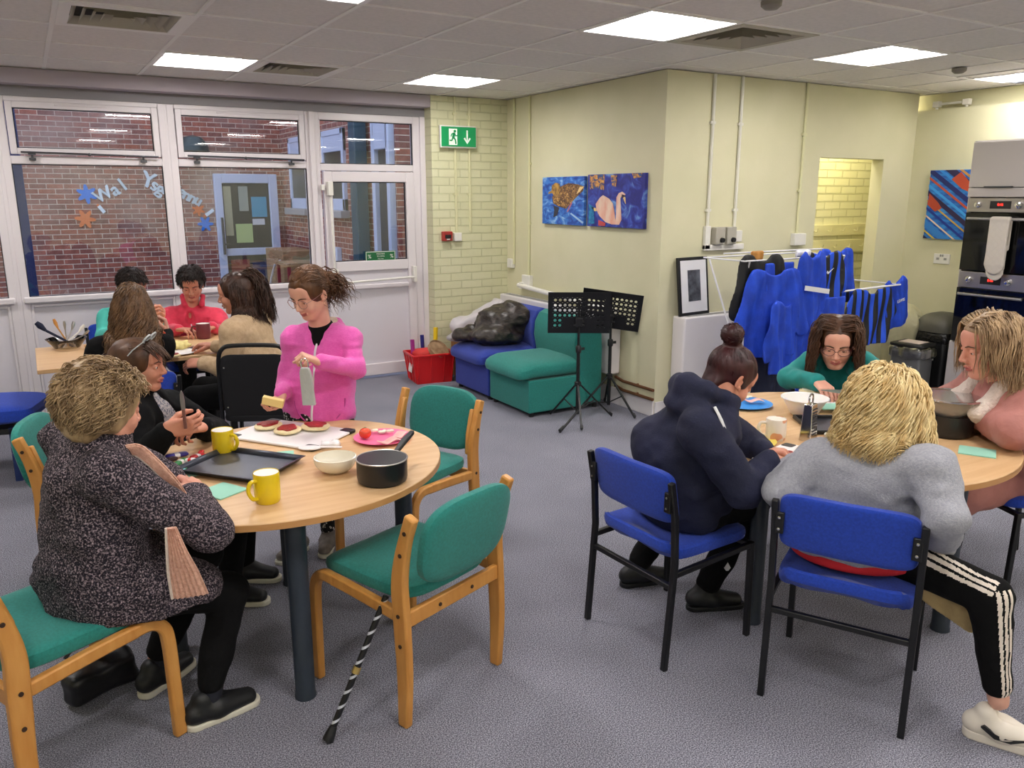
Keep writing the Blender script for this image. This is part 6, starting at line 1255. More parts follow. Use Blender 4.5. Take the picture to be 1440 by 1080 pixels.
part('blade',MB().bar([up*.02,up*.06,up*.085,up*.098],[.0025]*4,[.014,.017,.013,.004],np.cross(side,up)),M['steel'],t); part('handle',MB().bar([up*-.05,up*.025],.008,.012,np.cross(side,up)),mat('knife_handle','7A5048',.4),t,bevel=.002)
# ---- 3 girl in pink
mat('pink_fleece','EE6AC0',.9,col2='E458B4',scale=90,stretch=(1,1,4),bump=.35,bscale=140,bstretch=(1,1,6),sheen=.25); mat('pink_lining','EBD8C4',.95,col2='D8B8A8',scale=60)
H=Head(at(435,412,3.66),(-.80,-.48,-.46),s_=.91)
lat=nrm(V(.82,-.57,0)); nk=at(452,462,3.72)
J=J_(neck=nk,shL=nk+lat*.128+V(0,0,-.05),shR=nk-lat*.125+V(0,0,-.05),pel=at(450,592,3.74),elL=at(501,520,3.60),wrL=at(446,508,3.44),elR=at(403,540,3.78),wrR=at(396,556,3.62),knL=V(1.13,3.70,.42),knR=V(.96,3.72,.42),anL=V(1.125,3.70,.09),anR=V(.965,3.70,.09))
J['pel'][2]=.76; J['hipL']=J['pel']+lat*.075+V(0,0,-.03); J['hipR']=J['pel']-lat*.075+V(0,0,-.03)
hL=hand_mesh(J['wrL'],nrm(at(426,504,3.40)-J['wrL']+V(0,0,.01)),V(-.1,.25,-.9),-1,.95,.82,.8,fore=J['wrL']-J['elL']); hR=hand_mesh(J['wrR'],nrm(V(-.45,-.55,-.45)),V(-.1,.35,1.),1,.55,.82,.6,fore=J['wrR']-J['elR'])
p=person('girl with curly ponytail and glasses standing in a bright pink zipped fleece',(1.05,3.68),H,J,M['skin_pale'],HM['curly'],[hL,hR],lid=.75,glasses=(mat('glasses_rose','B08A84',.3,.5),(.026,.022)),brow=M['brow_brown'])
tie=H.p(.0,-.118,.0); P,N,D=scalp(H,1500,rs); dist=np.linalg.norm(P-tie,axis=1); g1=grow(H,P,N,toward(tie),dist*1.05,.01,[hcol(H,1.11)],(.005,18),rs,r=.0030,stiff=.2)
n=420; P=np.tile(tie,(n,1))+.02*rs.randn(n,3); N=nrm_rows(np.tile(-H.F[:,1],(n,1))+.7*rs.randn(n,3)); g2=grow(H,P,N,lambda P_,N_,s,d:N_*.6+np.tile(G,(len(P_),1))*(.35+5*s),.09+.07*rs.rand(n),.008,[('c',J['shL'],J['shR'],.07)],(.011,17),rs,r=.0022)
hb=cap(H,1.09,lambda S:S.ell(tie-H.F[:,1]*.04+V(0,0,-.03),V(.04,.045,.05),None,.02),noise=.004); hair_obj([hb,g1,g2],HM['curly'],p)
S=torso_sculpt(J,.90,.007,belly=.98,wrist=.92,sleeve_r=.90); S.cone(J['pel'],J['pel']+V(0,0,.03),.122,.118,.02,(lat,.72)); S.box(J['pel']+V(0,0,-.20),(.4,.4,.145),None,.01,.01,-1)
hz=J['neck']+V(0,0,-.012); bk=V(.57,.82,0); S.chain([hz+lat*.05-bk*.055+V(0,0,-.03),hz+lat*.075-bk*.0,hz+lat*.05+bk*.065+V(0,0,.012),hz+bk*.085+V(0,0,.012),hz-lat*.05+bk*.065+V(0,0,.012),hz-lat*.075,hz-lat*.05-bk*.055+V(0,0,-.03)],[.018,.026,.032,.036,.032,.026,.018],.03); fz=nrm(V(-.57,-.82,0)); S.ell(J['neck']+fz*.09+V(0,0,-.02),(.03,.03,.05),None,.02,-1)
SF=S; clothes_noise(S,.95,8).noise(.004,(8,8,60),4)
def pk(C):
    d=(C-J['neck']); a=d@fz; b=np.abs(d@lat); e=C-(J['neck']+bk*.03); return ((e[:,2]>-.005)&(np.hypot(e[:,0],e[:,1])<.066)).astype(int)
sculpt_obj('pink_fleece',S,[M['pink_fleece'],M['pink_lining']],p,pk)
S=Sculpt(.006); S.cone(J['neck']+V(0,0,-.01),J['chest']+fz*.02,.064,.075,.01); sculpt_obj('dark_top',S,M['black_cloth'],p)
zp=[surf(SF,J['neck']*(1-u)+J['pel']*u+fz*.35+V(0,0,-.05*(1-u)-.04*u),-fz) for u in np.linspace(0,1,12)]; zp=spline([q+fz*.001 for q in zp if q is not None],3); wpart('zip',MB().tube(zp,.0055,6),M['kit_white'],p)
for sg in (-1,1):
    pts=[(.11,-.50),(.105,-.56),(.085,-.62),(.06,-.66)]; q=[surf(SF,J['neck']+lat*sg*a+V(0,0,b*.62-.0)+fz*.35,-fz) for a,b in pts]; q=[v for v in q if v is not None]
    if len(q)>2: wpart('pocket_seam',MB().tube(spline([v+fz*.001 for v in q],4),.004,6),mat('pink_seam','C8489C',.8),p)
def speck():
    m=mat('speckled_black','131316',.8); nt=m.node_tree; N_=nt.nodes; L_=nt.links; tc=N_.new('ShaderNodeTexCoord'); v_=N_.new('ShaderNodeTexVoronoi'); v_.inputs['Scale'].default_value=65; L_.new(tc.outputs['Object'],v_.inputs[0]); r=N_.new('ShaderNodeValToRGB'); r.color_ramp.interpolation='CONSTANT'; r.color_ramp.elements[0].color=lin('D8D4CE'); r.color_ramp.elements[1].position=.34; r.color_ramp.elements[1].color=lin('131316'); L_.new(v_.outputs[0],r.inputs[0]); L_.new(r.outputs[0],N_['Principled BSDF'].inputs['Base Color'])
speck()
S=legs_sculpt(J,.80,.008,ank=.95); S.cone(J['pel'],J['pel']+V(0,0,-.10),.118,.122,.03,(lat,.76)); clothes_noise(S,.6,5); sculpt_obj('speckled_leggings',S,M['speckled_black'],p)
mat('shoe_grey','8E8680',.8,col2='766E6A',scale=30); shoe(p,J['anR'],(-.75,-.55,0),M['shoe_grey'],M['sole_white'],.86); shoe(p,J['anL'],(-.45,-.85,0),M['shoe_grey'],M['sole_white'],.86)
q=at(384,565,3.52); t=single('cheese_block',MB().bb((-.045,-.014,-.018),(.045,.014,.018)),mat('butter','F0D48A',.5),'yellow block of cheese in the right hand of the girl in pink','cheese',bevel=.003); t.location=Vector(list(map(float,q))); t.rotation_euler=(0.1,.25,-.45)
q0=at(428,512,3.36); q1=at(434,560,3.36)
t=thing('grater_packet','silver hand grater hanging from the left hand of the girl in pink','grater',q0); d_=q1-q0; u_=nrm(V(.86,-.5,0)); 
part('body',MB().bar([d_*.1,d_*.25,d_*1.2],[.034,.046,.054],[.02,.022,.02],u_),mat('foil','C4CCCC',.3,.35,bump=.3,bscale=30),t,bevel=.003); part('top_loop',MB().tube(spline([d_*.12-u_*.014,V(0,0,.012)-u_*.014,V(0,0,.022),V(0,0,.012)+u_*.014,d_*.12+u_*.014],4),.003,8),M['chrome'],t)
# ---- 4 long haired child seen from behind
H=Head(at(186,430,5.02),(.25,.95,-.25),s_=1.0)
J=J_(neck=at(186,466,5.0),shL=V(.27,4.99,.88),shR=V(.60,4.93,.88),pel=V(.43,4.97,.52),elR=at(232,495,5.02),wrR=at(236,468,5.22),elL=V(.22,5.1,.72),wrL=V(.36,5.35,.76),knL=V(.36,5.35,.50),knR=V(.56,5.35,.50),anL=V(.36,5.35,.1),anR=V(.56,5.35,.1))
hR=hand_mesh(J['wrR'],nrm(V(-.1,.3,.95)),V(-.9,.2,0),1,.7,.9,.6,fore=J['wrR']-J['elR']); hL=hand_mesh(J['wrL'],V(.5,.8,0),V(0,0,-1),-1,.4,.9,.5,fore=J['wrL']-J['elL'])
p=person('child with very long wavy brown hair in a dark top, back to the viewer',(.43,4.97),H,J,M['skin_pale'],HM['lbrown'],[hR,hL],face_detail=False)
P,N,D=scalp(H,2100,rs,mask=lambda D:D[:,2]>np.interp(D[:,1],[-1,-.2,.3,1],[-.75,-.5,.35,.6])); sx=np.sign(((P-H.c)@H.F)[:,:1])
L=np.interp(D[:,1],[-1,.8],[.42,.42])+.08*rs.rand(len(P)); g1=grow(H,P,N,lambda P_,N_,s,d:G*1.+N_*.22*(s<.08)+H.F[:,0]*(((P_-H.c)@H.F)[:,:1]/.08)*(.25 if s<.06 else .06)-H.F[:,1]*.12,L,.016,[hcol(H,1.06)]+shoulders(J),(.014,9),rs,r=.0038,stiff=.55)
hb=cap(H,1.08,noise=.003); hair_obj([hb,g1],HM['lbrown'],p)
S=torso_sculpt(J,.92,.01); clothes_noise(S,1,3); sculpt_obj('dark_top',S,M['black_cloth'],p); S=legs_sculpt(J,.85,.012); sculpt_obj('trousers',S,M['black_cloth'],p)
shoe(p,J['anL'],(0,1,0),M['shoe_black'],M['sole_white'],.85); shoe(p,J['anR'],(0,1,0),M['shoe_black'],M['sole_white'],.85)
single('tomato',MB().pad(.05,.05,.03,2,2,lambda x,y,z:(x,y,z)),M['tomato'],'cut red tomato in the raised hand of the long haired child','tomato',loc=at(228,468,5.12),R=roty(.8))
# ---- 5 person in turquoise behind
H=Head(at(186,402,6.52),(.55,-.75,-.5),s_=1.0)
J=J_(neck=at(178,432,6.6),shR=at(150,446,6.6),shL=at(204,446,6.6),pel=V(.56,6.66,.54),elR=at(146,472,6.5),wrR=V(.42,6.15,.78),elL=at(214,470,6.45),wrL=at(226,452,6.15),knR=V(.48,6.3,.5),knL=V(.66,6.3,.5),anR=V(.48,6.32,.1),anL=V(.66,6.32,.1))
hL=hand_mesh(J['wrL'],nrm(V(.2,-.4,.8)),V(-.9,0,.1),-1,.7,1.,.6,fore=J['wrL']-J['elL']); hR=hand_mesh(J['wrR'],V(.3,-.9,0),V(0,0,-1),1,.4,1.,.5)
p=person('person with short dark hair in turquoise, mostly hidden behind the long haired child',(.56,6.66),H,J,M['skin_warm'],HM['dark'],[hL,hR],face_detail=False)
def shorthair(H,m,p,n=1100,L0=.035,L1=.03,infl=1.10,wave=(.004,16),r=.0026):
    P,N,D=scalp(H,n,rs,infl=infl*.97); fl=lambda P_,N_,s,d:tangent(-H.F[:,1]*.2+G*.6+H.F[:,1]*.9*(((P_-H.c)@H.F)[:,1:2]>.03),N_)+N_*.3*(s<.02)
    g=grow(H,P,N,fl,L0+L1*rs.rand(len(P)),.006,[hcol(H,infl*.98)],wave,rs,r=r); hb=cap(H,infl,noise=.006,nsc=(40,40,40)); return hair_obj([hb,g],m,p)
shorthair(H,HM['dark'],p)
S=torso_sculpt(J,1.02,.011); clothes_noise(S,1,2); sculpt_obj('turquoise_top',S,mat('turquoise','4FC0B4',.8),p); S=legs_sculpt(J,1.,.012); sculpt_obj('trousers',S,M['black_cloth'],p)
shoe(p,J['anL'],(0,-1,0),M['shoe_black'],M['sole_white']); shoe(p,J['anR'],(0,-1,0),M['shoe_black'],M['sole_white'])
# ---- 6 woman in red fleece
H=Head(at(269,399,6.5),(-.22,-.9,-.42),s_=1.0)
J=J_(neck=at(268,434,6.56),shR=at(240,446,6.56),shL=at(304,446,6.56),pel=V(1.0,6.66,.54),elR=at(233,470,6.45),wrR=V(.86,6.12,.78),elL=at(320,470,6.4),wrL=V(1.08,6.1,.78),knR=V(.92,6.3,.5),knL=V(1.1,6.3,.5),anR=V(.92,6.32,.1),anL=V(1.1,6.32,.1))
hL=hand_mesh(J['wrL'],V(-.6,-.8,0),V(0,0,-1),-1,.4,1.,.5); hR=hand_mesh(J['wrR'],V(.6,-.8,0),V(0,0,-1),1,.4,1.,.5)
mat('brow_dark','1E1614',.8); p=person('woman with short dark hair in a coral red zip fleece, looking down',(1.,6.66),H,J,M['skin_warm'],HM['dark'],[hL,hR],lid=.95,brow=M['brow_dark']); shorthair(H,HM['dark'],p,infl=1.14,wave=(.006,18))
mat('fleece_red','E03A58',.85,col2='D2304C',scale=30,sheen=.2); S=torso_sculpt(J,1.12,.009,belly=1.08); S.chain([H.p(.06,.06,-.15),H.p(.07,-.02,-.12),H.p(0,-.07,-.11),H.p(-.07,-.02,-.12),H.p(-.06,.06,-.15)],[.015,.018,.02,.018,.015],.01); S.ell(J['neck']+V(-.02,-.085,-.06),(.03,.045,.06),None,.01,-1); clothes_noise(S,1.2,2); sculpt_obj('red_fleece',S,M['fleece_red'],p)
fz=V(-.05,-1,0); wpart('zip',MB().tube([J['neck']+V(-.025,-.125,-.10),J['neck']+V(-.02,-.16,-.2)],.004,6),M['kit_white'],p)
S=legs_sculpt(J,1.,.012); sculpt_obj('trousers',S,M['black_cloth'],p); shoe(p,J['anL'],(0,-1,0),M['shoe_black'],M['sole_white']); shoe(p,J['anR'],(0,-1,0),M['shoe_black'],M['sole_white'])
# ---- 7 person in beige with ponytail
H=Head(at(331,412,5.12),(-.86,.45,-.22),s_=1.0); f_=nrm(V(-.75,.6,0)); lf=V(-f_[1],f_[0],0); nk=at(345,446,5.05)
J=J_(neck=nk,shL=nk+lf*.18+V(0,0,-.06),shR=nk-lf*.18+V(0,0,-.06),pel=V(1.13,4.93,.54),elL=at(322,520,4.86),wrL=at(284,510,5.0),elR=V(1.2,5.2,.75),wrR=V(.95,5.4,.77),knL=V(.76,5.06,.52),knR=V(.86,5.3,.52),anL=V(.78,5.1,.1),anR=V(.86,5.3,.1))
hL=hand_mesh(J['wrL'],nrm(V(-.7,.6,-.1)),V(.2,.5,-.8),-1,.4,1.,.5,fore=J['wrL']-J['elL']); hR=hand_mesh(J['wrR'],V(-.6,.7,0),V(0,0,-1),1,.4,1.,.5)
p=person('person with dark brown ponytail in a beige jumper on the black chair',(1.13,4.93),H,J,M['skin_warm'],HM['dbrown'],[hL,hR],lid=.5)
tie=H.p(0,-.09,.085); P,N,D=scalp(H,1300,rs); dist=np.linalg.norm(P-tie,axis=1); g1=grow(H,P,N,toward(tie),dist*1.08,.012,[hcol(H,1.03)],(.002,8),rs,r=.0024,stiff=.2)
n=520; P=np.tile(tie,(n,1))+.014*rs.randn(n,3); N=nrm_rows(np.tile(-H.F[:,1],(n,1))+.5*rs.randn(n,3)); g2=grow(H,P,N,lambda P_,N_,s,d:-H.F[:,1]*(.9 if s<.06 else .22)+N_*.22+np.tile(G,(len(P_),1))*(.1+9*s),.24+.12*rs.rand(n),.012,[hcol(H,1.08)]+shoulders(J),(.007,9),rs,r=.003)
hb=cap(H,1.06,lambda S:S.ell(H.p(0,-.07,.02),V(.07,.06,.08)*H.s,H.F,.02),noise=.003); P,N,D=scalp(H,700,rs,mask=lambda D:(D[:,1]<.15)&(D[:,2]<.35)&(D[:,2]>-.7)); g3=grow(H,P,N,lambda P_,N_,s,d:G*1.+0*P_+N_*.25*(s<.05)-H.F[:,1]*.15,.18+.1*rs.rand(len(P)),.012,[hcol(H,1.06)]+shoulders(J),(.006,9),rs,r=.003); hair_obj([hb,g1,g2,g3],HM['dbrown'],p); wpart('hair_band',MB().tube([tie+H.F@V(.02*math.cos(u),0,.02*math.sin(u)) for u in np.linspace(0,2*PI,14)],.007,6,cap=False),M['black_cloth'],p)
mat('beige_knit','C9AE8C',.9,col2='BCA07E',scale=40,bump=.3,bscale=150); S=torso_sculpt(J,1.12,.009,belly=1.1,wrist=.93); S.cone(J['pel'],J['pel']+V(-.08,0,-.02),.17,.15,.04); clothes_noise(S,1.3,6); sculpt_obj('beige_jumper',S,M['beige_knit'],p)
S=legs_sculpt(J,1.1,.011); sculpt_obj('trousers',S,M['black_cloth'],p); shoe(p,J['anL'],(-.7,.6,0),M['shoe_black'],M['sole_white']); shoe(p,J['anR'],(-.7,.6,0),M['shoe_black'],M['sole_white'])
# ---- 8 woman in navy hooded top
H=Head(at(1026,530,3.05),(.80,-.12,-.62),s_=1.0)
J=J_(neck=at(992,557,2.99),shR=at(985,606,2.80),shL=at(1005,592,3.18),pel=V(2.13,2.25,.565),elR=at(1045,690,2.82),wrR=at(1082,648,2.97),elL=at(1066,640,3.22),wrL=at(1072,634,3.14),hipR=V(2.12,2.16,.545),hipL=V(2.12,2.34,.545),knR=V(2.42,2.17,.50),knL=V(2.42,2.36,.50),anR=V(2.31,2.28,.10),anL=V(2.2,2.60,.10))
J['knL']=V(2.40,2.50,.5)
hR=hand_mesh(J['wrR'],nrm(at(1104,648,3.06)-J['wrR']),V(-.1,.3,-.9),1,.55,.98,.6,fore=J['wrR']-J['elR']); hL=hand_mesh(J['wrL'],nrm(at(1094,636,3.13)-J['wrL']+V(0,0,0)),V(.0,-.2,-.95),-1,.5,.98,.6,fore=J['wrL']-J['elL'])
p=person('woman with a dark red hair bun bending over the table in a navy hooded top',(2.05,2.25),H,J,M['skin_warm'],HM['red'],[hR,hL],lid=.9,brow=M['brow_dark'])
tie=H.p(0,-.075,.105); P,N,D=scalp(H,1700,rs); dist=np.linalg.norm(P-tie,axis=1); g1=grow(H,P,N,toward(tie),dist*1.08,.012,[hcol(H,1.02)],(.0012,5),rs,r=.0022,stiff=.15)
bc=at(1030,470,3.03); n=420; P=bc+.038*nrm_rows(rs.randn(n,3))*V(1,1,.95); N=nrm_rows(P-bc); tg=nrm_rows(np.cross(N,rs.randn(n,3))); g2=grow(H,P,N,lambda P_,N_,s,d:tangent(tg+0*P_,nrm_rows(P_-bc))-nrm_rows(P_-bc)*.35,.07+.06*rs.rand(n),.008,[('e',bc,V(.036,.036,.034),np.eye(3))],(.006,14),rs,r=.0026)
def bun(S): S.ell(H.p(0,-.058,-.045),V(.05,.03,.05),H.F,.02); S.ell(bc,(.040,.040,.037),None,.02); S.cone(bc,tie,.03,.028,.02)
hb=cap(H,1.045,bun,noise=.003,h=.0045); hair_obj([hb,g1,g2],HM['red'],p)
S=torso_sculpt(J,1.14,.009,belly=1.12,sleeve_r=1.08,wrist=.93); S.cone(J['pel'],J['pel']+V(-.02,0,-.02),.17,.165,.04,(V(0,1,0),.82)); S.box((2.05,2.25,.32),(.5,.5,.145),None,.02,.02,-1)
n_=J['neck']+V(.0,0,.015); S.chain([n_+V(.07,-.07,-.03),n_+V(.0,-.095,.0),n_+V(-.06,-.075,.025),n_+V(-.085,0,.035),n_+V(-.06,.075,.025),n_+V(.0,.095,.0),n_+V(.07,.07,-.03)],[.020,.028,.036,.042,.036,.028,.020],.025)
S.ell(n_+V(-.10,0,-.035),(.055,.095,.055),None,.03); S.cone(n_+V(.0,0,-.12),V(2.06,2.25,.76),.115,.150,.06,(V(0,1,0),.80)); clothes_noise(S,1.3,12); sculpt_obj('navy_hoodie',S,M['navy_cloth2'],p)
sa=J['shR']; wpart('shoulder_stripe',MB().bar(spline([at(1005,572,2.80),at(1014,590,2.79),at(1020,606,2.79)],5),.004,.022,(.5,-.85,.2)),M['kit_white'],p)
S=legs_sculpt(J,1.1,.01,ank=.95); clothes_noise(S,.7,2); sculpt_obj('trousers',S,M['black_cloth'],p); shoe(p,J['anR'],(.9,-.35,0),M['shoe_black'],M['shoe_black'],1.); shoe(p,J['anL'],(.9,-.2,0),M['shoe_black'],M['shoe_black'],1.)
wpart('trouser_logo',MB().prism([(-.014,.0),(0,.026),(.014,0),(.005,-.012),(-.005,-.012)],0,.004,R=rotz(-.4)@RX,c=J['anR']+(J['knR']-J['anR'])*.30+V(-.015,-.058,0)),M['kit_white'],p,smooth=False)
# ---- 9 girl in teal
H=Head(at(1177,480,4.36),(-.78,-.62,-.38),s_=1.08)
J=J_(neck=at(1178,508,4.54),shR=at(1141,514,4.52),shL=at(1215,512,4.52),pel=V(3.78,2.78,.56),elR=at(1110,538,4.42),wrR=at(1152,538,4.22),elL=at(1240,535,4.40),wrL=at(1208,541,4.2),knR=V(3.35,2.6,.5),knL=V(3.5,2.4,.5),anR=V(3.38,2.62,.1),anL=V(3.52,2.42,.1))
for k_ in ('elR','elL','wrR','wrL'): J[k_][2]=max(J[k_][2],.775)
hR=hand_mesh(J['wrR'],nrm(at(1168,554,4.12)-J['wrR']),V(.2,.1,-.9),1,.5,.95,.6,fore=J['wrR']-J['elR']); hL=hand_mesh(J['wrL'],nrm(at(1190,550,4.08)-J['wrL']),V(.2,.1,-.9),-1,.6,.95,.6,fore=J['wrL']-J['elL'])
p=person('girl with long brown hair and glasses in a teal hooded top cutting food',(3.76,2.8),H,J,M['skin_pale'],HM['brown'],[hR,hL],lid=.8,glasses=(mat('glasses_wine','4A1C28',.3),(.027,.018)),brow=M['brow_brown'])
P,N,D=scalp(H,1500,rs); sx=np.sign(((P-H.c)@H.F)[:,:1]); lc=((P-H.c)@H.F)[:,1:2]
L=.30+.10*rs.rand(len(P)); g1=grow(H,P,N,lambda P_,N_,s,d:(tangent(H.F[:,0]*sx*1.2-H.F[:,1]*.35+N_*0,N_) if s<.09 else G*1.+H.F[:,1]*0+H.F[:,0]*sx*.05+0*P_),L,.013,[hcol(H,1.05),('c',J['shL'],J['shR'],.075),('c',J['chest'],J['neck'],.11),('e',H.p(0,.05,-.04),V(.066,.07,.09)*H.s,H.F)],(.006,9),rs,r=.0030,stiff=.5)
hb=cap(H,1.04,noise=.002,h=.0045); hair_obj([hb,g1],HM['brown'],p)
mat('teal_hoodie','0F8A86',.85,col2='0C7C78',scale=12,sheen=.1); S=torso_sculpt(J,.98,.008,belly=1.05,wrist=.9,sleeve_r=1.1); S.chain([H.p(.08,.0,-.16),H.p(.08,-.07,-.15),H.p(0,-.12,-.14),H.p(-.08,-.07,-.15),H.p(-.08,.0,-.16)],[.025,.035,.04,.035,.025],.02); clothes_noise(S,1.2,5); sculpt_obj('teal_hoodie',S,M['teal_hoodie'],p)
S=legs_sculpt(J,.9,.012); sculpt_obj('trousers',S,M['navy_cloth2'],p); shoe(p,J['anR'],(-.8,-.6,0),M['shoe_black'],M['sole_white'],.9); shoe(p,J['anL'],(-.8,-.6,0),M['shoe_black'],M['sole_white'],.9)
kb=at(1196,552,4.1); t=thing('cooking_knife','knife in the left hand of the girl in teal','knife',kb); a_=at(1150,548,4.1)-kb; b_=at(1212,545,4.12)-kb; part('blade',MB().bar([a_*.9,a_*.5,V(0,0,0)],[.002]*3,[.004,.016,.02],(0.6,.8,0)),M['steel'],t); part('handle',MB().bar([V(0,0,0),b_*1.3],.012,.014,(.6,.8,0)),M['black_plastic'],t,bevel=.003)
# ---- 10 woman in pink coat
H=Head(at(1392,486,3.84),(-.82,.50,-.24),s_=1.12); f_=nrm(V(-.86,.5,0)); lf=V(-f_[1],f_[0],0); nk=at(1410,538,3.90)
J=J_(neck=nk,shL=nk+lf*.20+V(0,0,-.085),shR=nk-lf*.17+V(0,0,-.06),pel=V(3.72,1.80,.56),elL=at(1424,606,3.66),wrL=at(1374,584,3.88),elR=at(1345,560,4.15),wrR=at(1318,566,3.98),knL=V(3.35,1.85,.50),knR=V(3.4,2.05,.50),anL=V(3.4,1.9,.1),anR=V(3.45,2.1,.1))
hL=hand_mesh(J['wrL'],nrm(V(-.8,.55,-.05)),V(0,0,-1),-1,.4,1.,.5,fore=J['wrL']-J['elL']); hR=hand_mesh(J['wrR'],nrm(V(-.9,-.2,0)),V(0,0,-1),1,.4,1.,.5,fore=J['wrR']-J['elR'])
p=person('woman with streaked shoulder length hair in a dusty pink fleece lined coat',(3.74,1.80),H,J,M['skin_light'],HM['hilite'],[hL,hR],lid=.85,brow=M['brow_brown'])
P,N,D=scalp(H,1700,rs); sx=np.sign(((P-H.c)@H.F)[:,:1])
L=.24+.07*rs.rand(len(P)); g1=grow(H,P,N,lambda P_,N_,s,d:(tangent(H.F[:,0]*sx*1.-H.F[:,1]*.45+G*.2,N_)+N_*.1 if s<.07 else G*1.+0*P_+H.F[:,0]*sx*.06-H.F[:,1]*.05),L,.012,[hcol(H,1.10),('c',J['shL'],J['shR'],.09),('c',J['chest'],J['neck'],.11)],(.005,7),rs,r=.0032,stiff=.55)
hb=cap(H,1.08,lambda S:S.ell(H.p(0,-.05,-.03),V(.075,.06,.085)*H.s,H.F,.03),noise=.003,h=.005); hair_obj([hb,g1],HM['hilite'],p)
mat('coat_pink','B67A72',.7,col2='A86E66',scale=7,bump=.2,bscale=60); mat('coat_fleece','E2D4CA',.95,bump=.8,bscale=90,bdist=.01)
S=Sculpt(.01); S.cone(J['pel'],J['chest'],.12,.12,.03,(lf,.75)).cone(J['chest'],J['neck'],.1,.055,.03); sculpt_obj('black_top',S,M['black_cloth'],p)
S=torso_sculpt(J,1.28,.010,belly=1.12,wrist=.9,sleeve_r=1.05); c_=J['chest']+f_*.20; S.cone(J['neck']+f_*.10,c_,.035,.06,.01,None,-1).cone(c_,J['pel']+f_*.24,.06,.08,.01,None,-1); S.cone(J['pel'],J['knL'],.15,.13,.04).cone(J['pel'],J['knR'],.15,.12,.04); clothes_noise(S,1.4,3); sculpt_obj('pink_coat',S,M['coat_pink'],p)
S=Sculpt(.008); 
for s_ in (-1,1): S.chain([J['neck']-f_*.06+lf*s_*.055+V(0,0,.02),J['neck']+f_*.045+lf*s_*.085+V(0,0,-.01),c_-f_*.02+lf*s_*.10+V(0,0,.02),J['pel']*.4+c_*.6-f_*.0+lf*s_*.12],[.034,.036,.034,.028],.02)
S.noise(.006,(30,30,30),2); sculpt_obj('fleece_lining',S,M['coat_fleece'],p)
S=legs_sculpt(J,1.,.012); sculpt_obj('trousers',S,M['black_cloth'],p); shoe(p,J['anL'],(-.9,.3,0),M['shoe_black'],M['sole_white']); shoe(p,J['anR'],(-.9,.3,0),M['shoe_black'],M['sole_white'])
# ---- 11 person in grey sweatshirt
f_=nrm(V(.84,.54,0)); rt=V(f_[1],-f_[0],0); H=Head(at(1243,583,2.88),(.80,.52,-.42),s_=1.04); nk=at(1240,632,2.80)
J=J_(neck=nk,shL=at(1150,648,2.86),shR=at(1308,662,2.74),pel=V(2.38,1.655,.58),elL=at(1100,690,2.80),wrL=at(1118,655,3.06),elR=at(1328,728,2.66),wrR=at(1322,765,2.86),knR=at(1392,838,2.78),anR=at(1404,985,2.76),knL=at(1290,800,3.1),anL=at(1348,846,2.9))
J['hipR']=J['pel']+rt*.09+V(0,0,-.04); J['hipL']=J['pel']-rt*.09+V(0,0,-.04); J['anR'][2]=max(.085,J['anR'][2])
hL=hand_mesh(J['wrL'],nrm(V(.3,.8,-.1)),V(0,0,-1),-1,.5,.95,.5,fore=J['wrL']-J['elL']); hR=hand_mesh(J['wrR'],nrm(V(.75,.5,-.2)),V(0,.3,-.9),1,.5,.95,.5,fore=J['wrR']-J['elR'])
p=person('person with wavy blonde hair in a light grey sweatshirt, back to the viewer',(2.3,1.6),H,J,M['skin_pale'],HM['blonde'],[hL,hR],face_detail=False)
P,N,D=scalp(H,2200,rs,mask=lambda D:D[:,2]>np.interp(D[:,1],[-1,-.2,.3,1],[-.8,-.5,.3,.6])); sx=np.sign(((P-H.c)@H.F)[:,:1])
L=np.interp(D[:,2],[-.7,1],[.12,.31])+.04*rs.rand(len(P)); g1=grow(H,P,N,lambda P_,N_,s,d:(tangent(H.F[:,0]*(((P_-H.c)@H.F)[:,:1]/.08)*.45-H.F[:,1]*.8+G*.3,N_)+N_*.25 if s<.09 else G*1.+0*P_+H.F[:,0]*(((P_-H.c)@H.F)[:,:1]/.1)*.14-H.F[:,1]*.05),L,.010,[hcol(H,1.12),('c',J['shL'],J['shR'],.09),('c',J['chest'],J['neck'],.10)],(.015,8),rs,r=.0034,stiff=.55)
hb=cap(H,1.12,lambda S:S.ell(H.p(0,-.07,-.02),V(.085,.055,.09)*H.s,H.F,.03),noise=.005,h=.0055,nsc=(50,50,16)); hair_obj([hb,g1],HM['blonde'],p)
mat('grey_marl','A9ABB4',.95,col2='9A9CA6',scale=130,bump=.3,bscale=220); S=torso_sculpt(J,1.08,.009,belly=1.08,wrist=.95,sleeve_r=1.12); S.cone(J['pel']+V(-.03,-.015,.02),J['pel']+V(-.045,-.02,-.05),.155,.155,.04,(rt,.74))
S.chain([H.p(.055,.0,-.15),H.p(.06,-.07,-.13),H.p(0,-.10,-.12),H.p(-.06,-.07,-.13),H.p(-.055,.0,-.15)],[.014]*5,.02); S.box(J['pel']+V(0,0,-.235),(.4,.4,.155),rotz(.5)@roty(.12),.02,.02,-1); clothes_noise(S,1.3,3); sculpt_obj('grey_sweatshirt',S,M['grey_marl'],p)
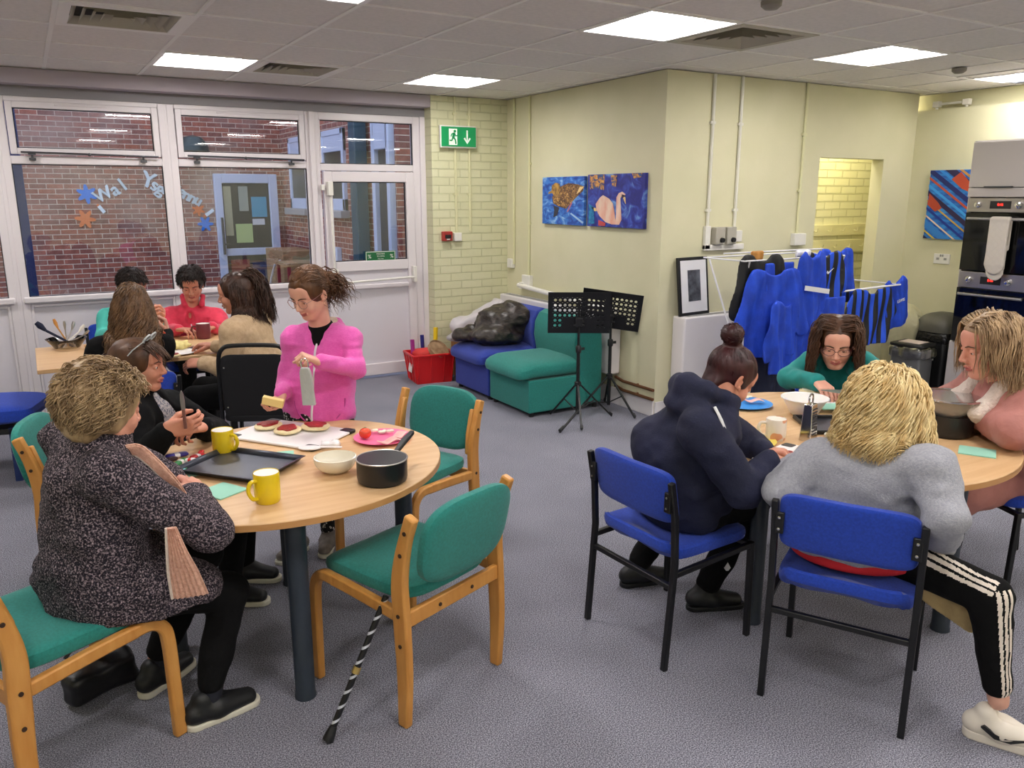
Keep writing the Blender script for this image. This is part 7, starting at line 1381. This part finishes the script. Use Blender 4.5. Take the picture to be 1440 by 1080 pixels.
S=Sculpt(.008); S.cone(J['pel']+V(-.04,-.02,-.085),J['pel']+V(-.04,-.02,-.07),.148,.152,.02,(rt,.74)); S.box(J['pel']+V(0,0,-.247),(.4,.4,.16),None,.01,.01,-1); sculpt_obj('red_shirt_hem',S,mat('shirt_red','C8202C',.8),p)
S=legs_sculpt(J,.98,.008,ank=.84); S.cone(J['pel']+V(0,0,-.05),J['pel']+V(0,0,-.03),.13,.13,.03,(rt,.8)); clothes_noise(S,.8,5)
side=rt
def str_(C):
    out=np.zeros(len(C),int)
    for a,b,ra,rb in ((J['hipR'],J['knR'],.09,.063),(J['knR'],J['anR'],.063,.045)):
        ba=b-a; t_=((C-a)@ba)/(ba@ba); q=C-(a+t_[:,None]*ba); ax=nrm(ba); cd=nrm(V(0,0,CH)-a)*.75+rt*.55+V(0,0,.1); s1=nrm(cd-ax*(cd@ax)); s2=np.cross(ax,s1); ang=np.arctan2(q@s2,q@s1); w_=ang*.075
        m_=(t_>-.1)&(t_<1.05)&(np.abs(w_)<.034)&(np.abs(((w_+.034)/.0245)%1-.31)<.31); out[m_]=1
    return out
S.h=.0045; sculpt_obj('striped_trousers',S,[M['black_cloth'],mat('stripe_white','E8DCD0',.7)],p,str_)
mat('shoe_white','E6DED2',.5); mat('sole_tan','B8A070',.7,bump=.6,bscale=60); sh=shoe(p,J['anR'],(.50,-.86,0),M['shoe_white'],M['shoe_white'],1.02,wht=.03,low=True)
an=J['anR']; tf=nrm(V(.50,-.86,0)); rr_=np.cross(tf,V(0,0,1)); b0_=V(an[0],an[1],0)
sw=[(-.04,.066),(.0,.038),(.045,.036),(.10,.058),(.04,.048),(.0,.055),(-.03,.074)]; 
o=wpart('shoe_logo',MB().add([tuple(b0_+tf*a+V(0,0,c)+rr_*s_*(.051-.008*(a>.08))) for s_ in (1.06,.85) for a,c in sw],[tuple(range(7)),tuple(range(13,6,-1))]+[(i,(i+1)%7,7+(i+1)%7,7+i) for i in range(7)]),M['shoe_black'],p,smooth=False)
vw=nrm(J['anL']-V(0,0,CH)); shoe(p,J['anL']+V(0,0,.0),(-.62,.50,.45),M['shoe_white'],M['sole_tan'],1.0,soleup=nrm(vw*.9+V(0,0,.45)),wht=.03)
